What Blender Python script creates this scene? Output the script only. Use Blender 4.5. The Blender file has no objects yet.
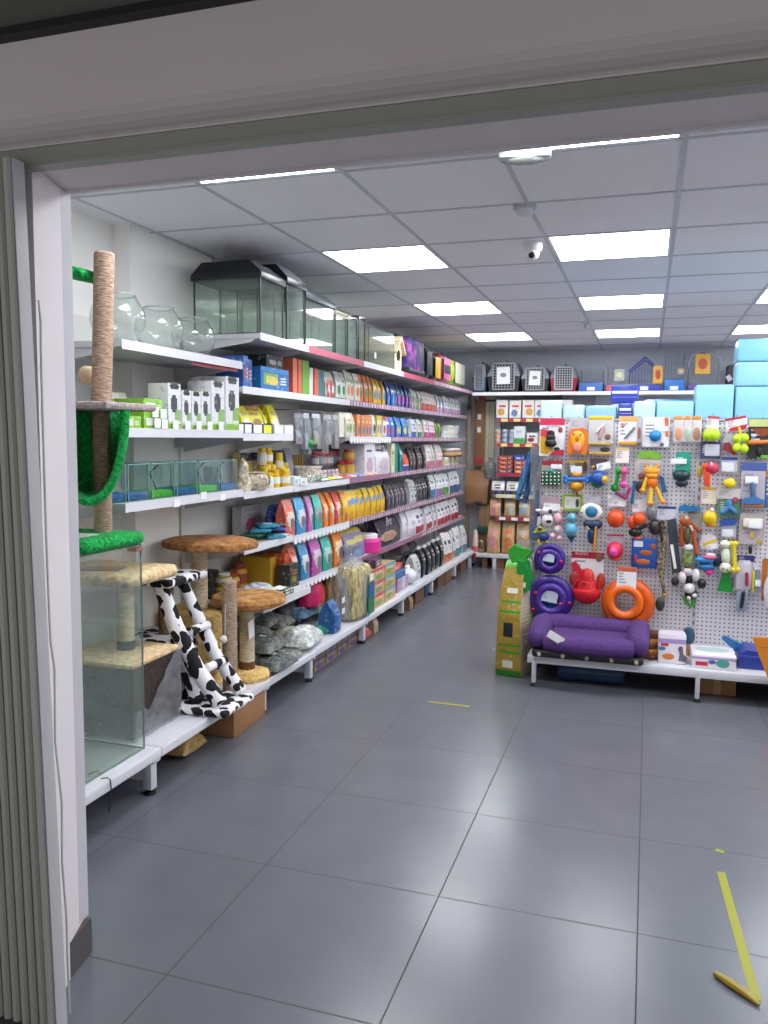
import bpy, bmesh, math, random
from mathutils import Matrix, Vector
random.seed(7)
PI = math.pi
S = bpy.context.scene
C = S.collection
# ------------------------------------------------------------------ camera
CAMH = 1.4417; YAW, PIT, ROL, FPX = -.3117, -.0912, .009, 816.16
fw = Vector((math.sin(YAW)*math.cos(PIT), math.cos(YAW)*math.cos(PIT), math.sin(PIT)))
rt = Vector((math.cos(YAW), -math.sin(YAW), 0)); up = rt.cross(fw)
r2 = rt*math.cos(ROL)+up*math.sin(ROL); u2 = -rt*math.sin(ROL)+up*math.cos(ROL)
cam_data = bpy.data.cameras.new('camera'); cam = bpy.data.objects.new('camera', cam_data); C.objects.link(cam)
m = Matrix((r2, u2, -fw)).transposed().to_4x4(); m.translation = (0, 0, CAMH); cam.matrix_world = m
cam_data.sensor_fit = 'VERTICAL'; cam_data.sensor_height = 24; cam_data.lens = FPX/1024*24
cam_data.clip_start = .05
S.camera = cam
def ray(u, v): return r2*((u-384)/FPX) - u2*((v-512)/FPX) + fw
def AT(u, v, Y):                      # point of the plane y = Y
    d = ray(u, v); t = Y/d.y; return d.x*t, CAMH+d.z*t
def YL(u, x=-1.97, v=470):            # y of the shelf front plane x = x
    d = ray(u, v); return d.y*x/d.x
def ZL(v, u, x=-1.97):
    d = ray(u, v); return CAMH + d.z*x/d.x
# ------------------------------------------------------------------ materials
def lin(c): return tuple((x/12.92 if x <= .04045 else ((x+.055)/1.055)**2.4) for x in c)
def hx(h):
    h = h.lstrip('#'); return lin([int(h[i:i+2], 16)/255 for i in (0, 2, 4)])
_M = {}
def M(h, rough=.5, metal=0, spec=.5):
    k = (h, rough, metal)
    if k in _M: return _M[k]
    mt = bpy.data.materials.new('paint_'+h.strip('#')); mt.use_nodes = True
    nt = mt.node_tree; b = nt.nodes['Principled BSDF']
    b.inputs['Base Color'].default_value = (*(q*.86 for q in hx(h)), 1); b.inputs['Roughness'].default_value = rough
    b.inputs['Metallic'].default_value = metal
    tc = nt.nodes.new('ShaderNodeTexCoord'); n = nt.nodes.new('ShaderNodeTexNoise'); n.inputs['Scale'].default_value = 25
    mr = nt.nodes.new('ShaderNodeMapRange'); mr.inputs['To Min'].default_value = max(.05, rough-.06); mr.inputs['To Max'].default_value = min(1, rough+.06)
    nt.links.new(tc.outputs['Object'], n.inputs['Vector']); nt.links.new(n.outputs['Fac'], mr.inputs['Value']); nt.links.new(mr.outputs['Result'], b.inputs['Roughness'])
    _M[k] = mt; return mt
class NT:
    def __init__(s, name):
        s.m = bpy.data.materials.new(name); s.m.use_nodes = True; s.t = s.m.node_tree
        s.b = s.t.nodes['Principled BSDF']; s.out = s.t.nodes['Material Output']
    def n(s, typ, **kw):
        x = s.t.nodes.new('ShaderNode'+typ)
        for k, v in kw.items():
            if k.startswith('i_'): x.inputs[k[2:].replace('_', ' ')].default_value = v
            else: setattr(x, k, v)
        return x
    def l(s, a, b): s.t.links.new(a, b)
    def math(s, op, a, b=None):
        x = s.n('Math', operation=op)
        for i, q in enumerate((a, b)):
            if q is None: continue
            if isinstance(q, (int, float)): x.inputs[i].default_value = q
            else: s.l(q, x.inputs[i])
        return x.outputs[0]
    def mix(s, fac, a, b):
        x = s.n('Mix', data_type='RGBA')
        for i, q in ((0, fac), (6, a), (7, b)):
            if isinstance(q, (int, float)): x.inputs[i].default_value = q
            elif isinstance(q, tuple): x.inputs[i].default_value = (*q[:3], 1)
            else: s.l(q, x.inputs[i])
        return x.outputs[2]
    def coord(s, kind='Object'): return s.n('TexCoord').outputs[kind]
def fuzzy(name, h1, h2, scale=60, bump=.6, rough=.95, thr=None, dist=.02, stretch=None):
    t = NT(name); co = t.coord()
    if stretch:
        mp = t.n('Mapping'); mp.inputs['Scale'].default_value = stretch; t.l(co, mp.inputs['Vector']); co = mp.outputs[0]
    n = t.n('TexNoise'); n.inputs['Scale'].default_value = scale; n.inputs['Detail'].default_value = 4; t.l(co, n.inputs['Vector'])
    r = t.n('ValToRGB'); r.color_ramp.elements[0].position = .35; r.color_ramp.elements[1].position = .68
    r.color_ramp.elements[0].color = (*hx(h1), 1); r.color_ramp.elements[1].color = (*hx(h2), 1)
    t.l(n.outputs['Fac'], r.inputs[0]); t.l(r.outputs[0], t.b.inputs['Base Color'])
    bp = t.n('Bump'); bp.inputs['Strength'].default_value = bump; bp.inputs['Distance'].default_value = dist
    t.l(n.outputs['Fac'], bp.inputs['Height']); t.l(bp.outputs[0], t.b.inputs['Normal'])
    t.b.inputs['Roughness'].default_value = rough
    return t.m
def glassy(name, tint='#e8f4ee', gloss=.04, alpha=1.0, haze=None, hazefac=0):
    t = NT(name); tr = t.n('BsdfTransparent'); tr.inputs[0].default_value = (*hx(tint), 1)
    gl = t.n('BsdfGlossy'); gl.inputs['Roughness'].default_value = gloss
    lw = t.n('LayerWeight'); lw.inputs[0].default_value = .5
    fr = t.math('ADD', t.math('MULTIPLY', t.math('POWER', lw.outputs['Facing'], 4), .7), .05)
    mx = t.n('MixShader'); t.l(fr, mx.inputs[0]); t.l(tr.outputs[0], mx.inputs[1]); t.l(gl.outputs[0], mx.inputs[2])
    o = mx.outputs[0]
    if haze:
        df = t.n('BsdfDiffuse'); df.inputs[0].default_value = (*hx(haze), 1)
        nz = t.n('TexNoise'); nz.inputs['Scale'].default_value = 14; nz.inputs['Detail'].default_value = 3
        t.l(t.coord(), nz.inputs['Vector'])
        m2 = t.n('MixShader'); t.l(t.math('MULTIPLY', nz.outputs['Fac'], hazefac*2), m2.inputs[0])
        t.l(o, m2.inputs[1]); t.l(df.outputs[0], m2.inputs[2]); o = m2.outputs[0]
    t.l(o, t.out.inputs[0]); return t.m
WHITE = M('#e9e9ec', .45); SHELF = M('#dcdce2', .4); CHROME = M('#b8bcc2', .25, 1.0); DARK = M('#1c1d20', .5)
RAIL = M('#b0506c', .4); TAG = M('#f4f4f4', .5); TAGY = M('#ecd87c', .5); CARDB = M('#a5784f', .8); BLACKP = M('#16181d', .4)
GLASS = glassy('clear_glass'); GLASSG = glassy('green_tinted_glass', '#fafdfb', haze='#e2f0e8', hazefac=.035); GEDGE = M('#2b3f3c', .2); SEAL = M('#161a1e', .4)  # pale haze in the tinted glass brightens it, standing in for reflections
CLEARBOWL = glassy('thin_bowl_glass', '#fafcfb', haze='#f0f2f0', hazefac=.03)
WRAP = glassy('plastic_wrap', '#e6e9ec', .18, haze='#c4c6cc', hazefac=.22)
SISAL = fuzzy('sisal_rope', '#8e7662', '#b9a08a', 45, .9, .9, stretch=(1, 1, 4), dist=.008)
SISALP = fuzzy('pale_sisal_rope', '#b5a588', '#d9ccb0', 30, .8, .9, stretch=(1, 1, 6), dist=.008)
GREENP = fuzzy('green_plush', '#067a34', '#12b552', 70, .8)
BEIGEP = fuzzy('beige_plush', '#c8a87c', '#ecd4aa', 40, .7)
BROWNP = fuzzy('brown_plush', '#7b4a24', '#c08a52', 26, .8)
CREAMP = fuzzy('cream_yellow_plush', '#d0a45e', '#f0d48e', 40, .7)
TAUPE = fuzzy('taupe_carpet', '#8d8180', '#aca09e', 60, .5)
PURP = fuzzy('purple_fabric', '#43285f', '#5d3c80', 120, .4, .9, dist=.006)
GREYC = fuzzy('dark_grey_carpet', '#2c3134', '#454b4e', 60, .4); BRNC = fuzzy('dark_brown_carpet', '#2a201e', '#43342f', 60, .4)
_PM = {}
def PM(h, film=True, busy=.35):
    '''printed packaging: the ink colour broken up by small print and, on bags, crinkled film'''
    k = (h, film, busy)
    if k in _PM: return _PM[k]
    t = NT('print_'+h.strip('#')); co = t.coord(); c = tuple(q*.84 for q in hx(h))
    v = t.n('TexVoronoi'); v.inputs['Scale'].default_value = 42; t.l(co, v.inputs['Vector'])
    n = t.n('TexNoise'); n.inputs['Scale'].default_value = 16; n.inputs['Detail'].default_value = 3; t.l(co, n.inputs['Vector'])
    lum = sum(c)/3
    c2 = tuple(min(1, x*.45+.45) for x in c) if lum < .35 else tuple(x*.42 for x in c)
    f = t.math('MULTIPLY', t.math('LESS_THAN', v.outputs['Distance'], .36), t.math('GREATER_THAN', n.outputs['Fac'], .52))
    a = t.mix(t.math('MULTIPLY', f, busy), c, c2)
    n3 = t.n('TexNoise'); n3.inputs['Scale'].default_value = 7; t.l(co, n3.inputs['Vector'])
    b = t.mix(n3.outputs['Fac'], tuple(x*.82 for x in c), tuple(min(1, x*1.15) for x in c))
    m2 = t.n('Mix', data_type='RGBA'); m2.inputs[0].default_value = .5; t.l(a, m2.inputs[6]); t.l(b, m2.inputs[7])
    t.l(m2.outputs[2], t.b.inputs['Base Color']); t.b.inputs['Roughness'].default_value = .3 if film else .45
    if film:
        n4 = t.n('TexNoise'); n4.inputs['Scale'].default_value = 22; n4.inputs['Detail'].default_value = 2; t.l(co, n4.inputs['Vector'])
        bp = t.n('Bump'); bp.inputs['Strength'].default_value = .55; bp.inputs['Distance'].default_value = .012; t.l(n4.outputs['Fac'], bp.inputs['Height']); t.l(bp.outputs[0], t.b.inputs['Normal'])
    _PM[k] = t.m; return t.m
def cow():
    t = NT('cow_print_plush'); co = t.coord()
    nz = t.n('TexNoise'); nz.inputs['Scale'].default_value = 9; t.l(co, nz.inputs['Vector'])
    mx = t.n('Mix', data_type='VECTOR'); mx.inputs[0].default_value = .09; t.l(co, mx.inputs[4]); t.l(nz.outputs['Color'], mx.inputs[5])
    v = t.n('TexVoronoi'); v.inputs['Scale'].default_value = 18; v.inputs['Randomness'].default_value = .85; t.l(mx.outputs[1], v.inputs['Vector'])
    f = t.math('LESS_THAN', v.outputs['Distance'], .50)
    t.l(t.mix(f, hx('#e6e4e8'), hx('#0b0c10')), t.b.inputs['Base Color']); t.b.inputs['Roughness'].default_value = .9
    return t.m
COW = cow()
# ------------------------------------------------------------------ bmesh helpers
def new(): return bmesh.new()
def _mi(bm, n0, mi):
    if mi:
        bm.faces.ensure_lookup_table()
        for f in bm.faces[n0:]: f.material_index = mi
def bx(bm, x0, x1, y0, y1, z0, z1, bev=0, mi=0, rot=None, seg=2):
    n0 = len(bm.faces)
    mat = Matrix.Translation(((x0+x1)/2, (y0+y1)/2, (z0+z1)/2))
    if rot: mat = mat @ rot
    r = bmesh.ops.create_cube(bm, size=1, matrix=mat @ Matrix.Diagonal((abs(x1-x0), abs(y1-y0), abs(z1-z0), 1)))
    if bev:
        es = set()
        for v in r['verts']: es.update(v.link_edges)
        bmesh.ops.bevel(bm, geom=list(es), offset=bev, segments=seg, affect='EDGES', profile=.5)
    _mi(bm, n0, mi); return bm
def tube(bm, pts, r, seg=10, mi=0, cap=True, closed=False):
    n0 = len(bm.faces); pts = [Vector(p) for p in pts]; n = len(pts)
    rr = r if isinstance(r, (list, tuple)) else [r]*n
    rings = []; prev = None
    for i, p in enumerate(pts):
        if closed: d = pts[(i+1) % n]-pts[i-1]
        else: d = (pts[min(i+1, n-1)]-pts[max(i-1, 0)])
        d.normalize()
        a = prev if prev is not None else (Vector((0, 0, 1)) if abs(d.z) < .9 else Vector((1, 0, 0)))
        x = (a - d*a.dot(d)).normalized(); y = d.cross(x); prev = x
        rings.append([bm.verts.new(p+(x*math.cos(2*PI*k/seg)+y*math.sin(2*PI*k/seg))*rr[i]) for k in range(seg)])
    rng = range(n if closed else n-1)
    for i in rng:
        A, B = rings[i], rings[(i+1) % n]
        for k in range(seg): bm.faces.new((A[k], A[(k+1) % seg], B[(k+1) % seg], B[k]))
    if cap and not closed:
        bm.faces.new(rings[0][::-1]); bm.faces.new(rings[-1])
    _mi(bm, n0, mi); return bm
def lathe(bm, prof, c=(0, 0, 0), seg=24, mi=0, sx=1, sy=1, mat=None):
    n0 = len(bm.faces); rings = []
    for r, z in prof:
        ring = []
        for k in range(seg):
            v = Vector((r*sx*math.cos(2*PI*k/seg), r*sy*math.sin(2*PI*k/seg), z))
            if mat: v = mat @ v
            ring.append(bm.verts.new(v+Vector(c)))
        rings.append(ring)
    for A, B in zip(rings, rings[1:]):
        for k in range(seg): bm.faces.new((A[k], A[(k+1) % seg], B[(k+1) % seg], B[k]))
    if prof[0][0] > 1e-5: bm.faces.new(rings[0][::-1])
    if prof[-1][0] > 1e-5: bm.faces.new(rings[-1])
    _mi(bm, n0, mi); return bm
def ell(bm, c, r, mi=0, seg=16, rot=None):
    n0 = len(bm.faces); mat = Matrix.Translation(c)
    if rot: mat = mat @ rot
    bmesh.ops.create_uvsphere(bm, u_segments=seg, v_segments=max(6, seg*2//3), radius=1, matrix=mat @ Matrix.Diagonal((*r, 1)))
    _mi(bm, n0, mi); return bm
def torus(bm, c, R, r, rot=None, mi=0, seg=36, s2=12, fl=1):
    n0 = len(bm.faces); rings = []; rot = rot or Matrix.Rotation(PI/2, 4, 'X')
    for i in range(seg):
        a = 2*PI*i/seg
        rings.append([bm.verts.new(Vector(c)+rot @ Vector(((R+r*math.cos(b))*math.cos(a), (R+r*math.cos(b))*math.sin(a), r*fl*math.sin(b)))) for b in [2*PI*k/s2 for k in range(s2)]])
    for i in range(seg):
        A, B = rings[i], rings[(i+1) % seg]
        for k in range(s2): bm.faces.new((A[k], B[k], B[(k+1) % s2], A[(k+1) % s2]))
    _mi(bm, n0, mi); return bm
def prism(bm, poly, y0, y1, axis='Y', mi=0):
    """closed polygon in the x-z plane pushed from y0 to y1 (axis X: polygon in y-z)"""
    n0 = len(bm.faces)
    f = (lambda a, b, t: (a, t, b)) if axis == 'Y' else ((lambda a, b, t: (t, a, b)) if axis == 'X' else (lambda a, b, t: (a, b, t)))
    A = [bm.verts.new(f(a, b, y0)) for a, b in poly]; B = [bm.verts.new(f(a, b, y1)) for a, b in poly]
    n = len(poly); bm.faces.new(A); bm.faces.new(B[::-1])
    for i in range(n): bm.faces.new((A[i], B[i], B[(i+1) % n], A[(i+1) % n]))
    bmesh.ops.recalc_face_normals(bm, faces=bm.faces[n0:] if False else list(bm.faces)); _mi(bm, n0, mi); return bm
from mathutils import noise as _nz
def crumple(bm, amt, sc=20, cuts=3):
    bmesh.ops.subdivide_edges(bm, edges=bm.edges[:], cuts=cuts, use_grid_fill=True)
    for v in bm.verts: v.co += Vector(_nz.noise_vector(v.co*sc))*amt
    return bm
def obj(name, bm, mats, parent=None, smooth=True, loc=None, rotz=0):
    me = bpy.data.meshes.new(name)
    bmesh.ops.recalc_face_normals(bm, faces=list(bm.faces))
    bm.to_mesh(me); bm.free()
    for mt in (mats if isinstance(mats, (list, tuple)) else [mats]): me.materials.append(mt)
    if smooth:
        me.polygons.foreach_set('use_smooth', [True]*len(me.polygons))
        try: me.set_sharp_from_angle(angle=math.radians(38))
        except Exception: pass
    o = bpy.data.objects.new(name, me); C.objects.link(o)
    if parent is not None: o.parent = parent
    if loc is not None: o.location = loc
    if rotz: o.rotation_euler = (0, 0, rotz)
    return o
def tag(o, label, cat, group=None, kind=None):
    o['label'] = label; o['category'] = cat
    if group: o['group'] = group
    if kind: o['kind'] = kind
    return o
def thing(name, label, cat, loc=(0, 0, 0), rotz=0, group=None, rot=None):
    o = bpy.data.objects.new(name, None); C.objects.link(o); o.location = loc
    o.rotation_euler = rot or (0, 0, rotz); o.empty_display_size = .05
    return tag(o, label, cat, group)
def struct(name, bm, mats, smooth=False):
    o = obj(name, bm, mats, smooth=smooth); o['kind'] = 'structure'; return o
def dup(root, loc, rotz=0, label=None, group=None, rot=None, sc=None):
    r = root.copy(); C.objects.link(r); r.location = loc; r.rotation_euler = rot or (0, 0, rotz)
    if sc: r.scale = sc
    if label: r['label'] = label
    if group: r['group'] = group
    for ch in list(root.children):
        c = ch.copy(); C.objects.link(c); c.parent = r
        for g in list(ch.children):
            d = g.copy(); C.objects.link(d); d.parent = c
    return r
def text_bm(s, size):
    cu = bpy.data.curves.new('t', 'FONT'); cu.body = s; cu.size = size; cu.extrude = .0006; cu.align_x = 'CENTER'; cu.align_y = 'CENTER'
    o = bpy.data.objects.new('t', cu); C.objects.link(o)
    dg = bpy.context.evaluated_depsgraph_get(); me = bpy.data.meshes.new_from_object(o.evaluated_get(dg))
    bm = new(); bm.from_mesh(me); bpy.data.objects.remove(o); bpy.data.meshes.remove(me)
    bmesh.ops.rotate(bm, verts=bm.verts, cent=(0, 0, 0), matrix=Matrix.Rotation(PI/2, 3, 'X'))
    return bm
ORD = ['first', 'second', 'third', 'fourth', 'fifth', 'sixth', 'seventh', 'eighth', 'ninth', 'tenth', 'eleventh', 'twelfth', 'thirteenth', 'fourteenth', 'fifteenth', 'sixteenth', 'seventeenth', 'eighteenth', 'nineteenth', 'twentieth']
# ------------------------------------------------------------------ the room
def tile_floor():
    t = NT('grey_floor_tiles'); co = t.coord(); sp = t.n('SeparateXYZ'); t.l(co, sp.inputs[0])
    ds = []
    for ax, off in (('X', -.5786), ('Y', 2.3929)):
        w = t.math('DIVIDE', t.math('SUBTRACT', sp.outputs[ax], off-.3), .6)
        fr = t.math('FRACT', w); ds.append(t.math('ABSOLUTE', t.math('SUBTRACT', fr, .5)))
    # distance to the nearest joint: the joints lie at fract = .5 after the shift
    g = t.math('MINIMUM', ds[0], ds[1]); joint = t.math('LESS_THAN', g, .0032)
    n = t.n('TexNoise'); n.inputs['Scale'].default_value = 5; n.inputs['Detail'].default_value = 6; t.l(co, n.inputs['Vector'])
    base = t.mix(n.outputs['Fac'], hx('#5d5f67'), hx('#676971'))
    n3 = t.n('TexNoise'); n3.inputs['Scale'].default_value = 2; t.l(co, n3.inputs['Vector'])
    jc = t.mix(n3.outputs['Fac'], hx('#37312f'), hx('#464341'))
    t.l(t.mix(joint, base, jc), t.b.inputs['Base Color'])
    n2 = t.n('TexNoise'); n2.inputs['Scale'].default_value = 1.5; n2.inputs['Detail'].default_value = 1; t.l(co, n2.inputs['Vector'])
    mr = t.n('MapRange'); mr.inputs['To Min'].default_value = .20; mr.inputs['To Max'].default_value = .30; t.l(n2.outputs['Fac'], mr.inputs['Value'])
    t.l(t.math('MAXIMUM', mr.outputs[0], t.math('MULTIPLY', joint, .9)), t.b.inputs['Roughness'])
    bp = t.n('Bump'); bp.inputs['Strength'].default_value = .5; bp.inputs['Distance'].default_value = .002; t.l(t.math('SUBTRACT', 1, joint), bp.inputs['Height']); t.l(bp.outputs[0], t.b.inputs['Normal'])
    return t.m
def wallpaint(name, h1, h2, sc=3):
    t = NT(name); n = t.n('TexNoise'); n.inputs['Scale'].default_value = sc; n.inputs['Detail'].default_value = 5; t.l(t.coord(), n.inputs['Vector'])
    t.l(t.mix(n.outputs['Fac'], hx(h1), hx(h2)), t.b.inputs['Base Color']); t.b.inputs['Roughness'].default_value = .85
    n2 = t.n('TexNoise'); n2.inputs['Scale'].default_value = 180; t.l(t.coord(), n2.inputs['Vector'])
    bp = t.n('Bump'); bp.inputs['Strength'].default_value = .12; bp.inputs['Distance'].default_value = .002; t.l(n2.outputs['Fac'], bp.inputs['Height']); t.l(bp.outputs[0], t.b.inputs['Normal'])
    return t.m
WALL = wallpaint('white_wall_paint', '#e6e6e2', '#ecece8'); OUTW = wallpaint('pinkish_white_paint', '#d2cacd', '#dcd5d7'); CEIL = wallpaint('mineral_ceiling_tile', '#e4e2e8', '#ecebf0', 60)
REARW = wallpaint('grey_rear_wall', '#bcc1cb', '#c6cad3')
OUTC = wallpaint('greenish_grey_outer_ceiling', '#5a5f58', '#666b63')
ZC = 2.428
XR, YB = 3.9, 9.37
struct('floor', bx(new(), -3.2, 4.4, -1.5, 9.8, -.1, 0), tile_floor())
bm = new()
x0, y0 = .0787-.6*5, 2.9419-.6*2
for i in range(12):
    for j in range(14):
        a, b = x0+.6*i, y0+.6*j
        if (i-5 in (-3, -1, 1, 3, 5)) and (j-2 in (-1, 2, 5, 8)): continue
        xa, xb = max(a+.003, -2.6), min(b*0+a+.597, 4.1)
        ya, yb = max(b+.003, 1.8), min(b+.597, 9.5)
        if xb-xa < .02 or yb-ya < .02: continue
        bx(bm, xa, xb, ya, yb, ZC, ZC+.018)
struct('ceiling', bm, CEIL)
bm = new()
for i in range(13):
    a = x0+.6*i
    if -2.6 < a < 4.1: bx(bm, a-.009, a+.009, 1.8, 9.5, ZC-.003, ZC+.03)
for j in range(15):
    b = y0+.6*j
    if 1.8 < b < 9.5: bx(bm, -2.6, 4.1, b-.008, b+.008, ZC-.0036, ZC+.0296)
struct('trim_1', bm, M('#c6c9d2', .5))
struct('ceiling_slab', bx(new(), -3.2, 4.4, 1.6, 9.8, 2.5, 2.6), M('#77777a', .9))
struct('wall_left', bx(bx(new(), -2.6, -2.45, 1.8, 3.372, 0, 2.5), -2.6, -2.352, 3.372, 9.37, 0, 2.5), WALL)
struct('wall_back', bx(new(), -2.6, 4.2, YB, YB+.12, 0, 2.5), REARW)
struct('wall_right', bx(new(), XR, XR+.12, 1.8, YB, 0, 2.5), WALL)
# opening: splayed left reveal, lintel, pier
bm = new()
prism(bm, [(-3.2, 1.6), (-1.376, 1.6), (-1.446, 1.8), (-3.2, 1.8)], 0, 2.06, 'Z')
struct('wall_front', bm, OUTW)
struct('wall_front_right', bx(new(), 2.6, 4.2, 1.6, 1.8, 0, 2.5), OUTW)
bm = new()
prof = [(1.8, 2.5), (1.8, 2.062), (1.6, 2.060)]
cove = [(1.565, 2.057), (1.562, 2.100), (1.575, 2.112), (1.592, 2.128), (1.602, 2.15), (1.602, 2.345), (1.7, 2.345), (1.7, 2.5)]
prism(bm, prof+[(1.6, 2.345), (1.6, 2.5)], -3.2, 4.2, 'X')
struct('lintel_front', bm, OUTW)
bm = new(); prism(bm, [(1.6, 2.0845), (1.6, 2.165), (1.597, 2.145), (1.590, 2.125), (1.580, 2.108), (1.570, 2.096), (1.566, 2.088), (1.566, 2.0845)], -3.2, 4.2, 'X')
struct('trim_2', bm, OUTW)
struct('trim_3', bx(bx(new(), -3.2, 4.2, 1.568, 1.6, 2.05, 2.084, .002), -3.2, 4.2, 1.562, 1.6, 2.042, 2.0495), M('#a4a69e', .5))
struct('trim_4', bx(bx(new(), -1.452, -1.434, 1.745, 1.806, .11, 2.062, .002), -1.45, 4.2, 1.79, 1.806, 2.0545, 2.063, .001), M('#d9d5dc', .35))
bm = new(); prism(bm, [(-1.412, 1.665), (-1.404, 1.665), (-1.430, 1.812), (-1.55, 1.812), (-1.55, 1.8), (-1.446, 1.8)], 0, .10, 'Z')
struct('baseboard_front', bm, M('#55504f', .5))
struct('ceiling_outer', bx(new(), -3.2, 4.4, -1.5, 1.59, 2.352, 2.43), OUTC)
struct('gap_shade_strip', bx(new(), -3.2, 4.4, 1.566, 1.6, 2.335, 2.352), M('#1b1c1c', .6))  # dark strip painted in for the shaded gap under the outer ceiling
# ceiling lights
def emis(name, col, st):
    t = NT(name); e = t.n('Emission'); e.inputs[0].default_value = (*col, 1); e.inputs[1].default_value = st; t.l(e.outputs[0], t.out.inputs[0]); return t.m
LAMP = emis('light_panel_diffuser', (.93, .96, 1), 10.5)
rowname = {-1: 'nearest', 2: 'second', 5: 'third', 8: 'farthest'}; colname = {-3: 'left', -1: 'middle', 1: 'right', 3: 'far right', 5: 'outermost right'}
first = None
for i in (-3, -1, 1, 3, 5):
    for j in (-1, 2, 5, 8):
        loc = (.0787+.6*i+.3, 2.9419+.6*j+.3, ZC)
        lab = f'square white glowing ceiling light panel, {rowname[j]} of the {colname[i]} column of panels'
        if first is None:
            first = thing('ceiling_light', lab, 'ceiling light', loc, group='square ceiling light panels')
            b = new(); h = .296
            for q in ((-h, h, -h, -h+.018), (-h, h, h-.018, h), (-h, -h+.018, -h, h), (h-.018, h, -h, h)): bx(b, *q, -.002, .02)
            obj('frame', b, M('#e6e8ee', .4), first)
            obj('diffuser', bx(new(), -h+.018, h-.018, -h+.018, h-.018, .0, .012), LAMP, first)
        else: dup(first, loc, 0, lab)
# plain world background, added as soft light for the space outside
w = bpy.data.worlds.new('world'); S.world = w; w.use_nodes = True
w.node_tree.nodes['Background'].inputs[0].default_value = (1, .96, .97, 1); w.node_tree.nodes['Background'].inputs[1].default_value = .40
# smoke detector, camera, sprinkler cover, tape
def ceil_thing(u, v):
    d = ray(u, v); t = (ZC-CAMH)/d.z; return d.x*t, d.y*t
x, y = ceil_thing(525, 206)
t = thing('smoke_detector', 'round white smoke detector on the ceiling above the dome camera', 'smoke detector', (x, y, ZC))
obj('base', lathe(new(), [(.05, 0), (.05, -.012), (.042, -.016)]), M('#c4c8ce', .4), t); obj('cap', lathe(new(), [(.035, -.016), (.036, -.034), (.028, -.04), (0, -.042)]), M('#dfe1e6', .4), t)
x, y = ceil_thing(532, 243)
t = thing('dome_camera', 'white dome security camera hanging from the ceiling', 'security camera', (x, y, ZC))
obj('mount', lathe(new(), [(.052, 0), (.052, -.03), (.045, -.045), (.03, -.05)]), M('#e6e6ea', .4), t)
obj('eyeball', ell(new(), (0, -.01, -.055), (.04, .04, .036)), M('#e9e9ee', .3), t)
obj('lens', ell(new(), (0.006, -.042, -.068), (.017, .012, .017)), M('#25272b', .2), t, ).__setitem__('label', 'dark round lens')
x, y = ceil_thing(524, 149)
t = thing('emergency_light', 'clear plastic emergency light fixture at the near edge of the ceiling', 'ceiling fixture', (x, y+.02, ZC), .1)
obj('housing', bx(new(), -.09, .09, -.035, .035, -.03, 0, .012), M('#c6c8c8', .3), t); obj('cover', ell(new(), (0, 0, -.028), (.08, .03, .018)), glassy('clear_cover', '#dfe4e2', haze='#c8ccc8', hazefac=.3), t)
x, y = ceil_thing(586, 323)
t = thing('sprinkler_head', 'small white sprinkler disc on the ceiling before the middle lights', 'sprinkler', (x, y, ZC))
obj('plate', lathe(new(), [(.04, 0), (.04, -.008), (.02, -.014)]), WHITE, t); obj('nozzle', lathe(new(), [(.014, -.014), (.012, -.03), (.02, -.032), (.02, -.035)]), CHROME, t)
def flatpoly(pts, z, th): return prism(new(), pts, z, z+th, 'Z')
TAPE = M('#9a9a12', .45); TAPE2 = M('#b09322', .45)
def strip(ax, ay, bx_, by, w):
    d = Vector((bx_-ax, by-ay)).normalized(); n = Vector((-d.y, d.x))*w/2
    return [(ax+n.x, ay+n.y), (bx_+n.x, by+n.y), (bx_-n.x, by-n.y), (ax-n.x, ay-n.y)]
t = thing('floor_tape', 'long strip of worn yellow tape on the floor, lower right', 'floor tape', group='yellow tape on the floor')
obj('tape_strip', flatpoly(strip(.283, 2.84, .318, 2.19, .026), .0004, .0008), TAPE, t)
b = new(); tube(b, [(.222, 2.262, .008), (.255, 2.23, .010), (.285, 2.205, .009), (.322, 2.166, .006)], [.006, .011, .010, .004], 8)
obj('curled_end', b, TAPE2, t)
o = obj('floor_tape', flatpoly(strip(-1.10, 4.232, -.865, 4.222, .022), .0004, .0008), TAPE); tag(o, 'thin yellow tape strip on the floor near the dog food sack', 'floor tape', 'yellow tape on the floor')
o = obj('floor_tape', flatpoly(strip(.277, 2.995, .305, 2.985, .02), .0004, .0008), TAPE); tag(o, 'tiny scrap of yellow tape beyond the long tape strip', 'floor tape', 'yellow tape on the floor')
# folding gate and cable
t = thing('folding_gate', 'folded grey metal accordion gate at the left edge of the opening', 'gate', (-1.33, 1.53, 0))
GM = M('#b6b8b0', .5); GM2 = M('#c4c4c0', .45); GD = M('#3c4442', .5)
def post_bm(cx, lean, w=.022, d=.04):
    b = new(); prism(b, [(-w/2, -d/2), (-w/4, -d/2-.006), (w/4, -d/2-.006), (w/2, -d/2), (w/2, d/2), (-w/2, d/2)], 0, 1, 'Z')
    for v in b.verts:
        top = v.co.z > .5; v.co.z = 2.045 if top else .012; v.co.x += cx+(-lean if top else 0); 
    return b
obj('end_post', post_bm(.016, .052), GM2, t); obj('edge_strip', post_bm(.031, .052, .004, .03), M('#c8c6ca', .4), t)
for k in range(13):
    s = obj('slat', post_bm(-.012-.0265*k, .052, .0215, .03), GM, t)
b = new()
for k in range(14): tube(b, [(-.026-.0265*k+.026, 0, .012), (-.026-.0265*k-.026, 0, 2.03)], .0035, 6)
obj('backing', b, GD, t)
t = thing('wire_cable', 'thin white cable dangling along the left door jamb', 'cable', (-1.335, 1.585, 0))
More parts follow.
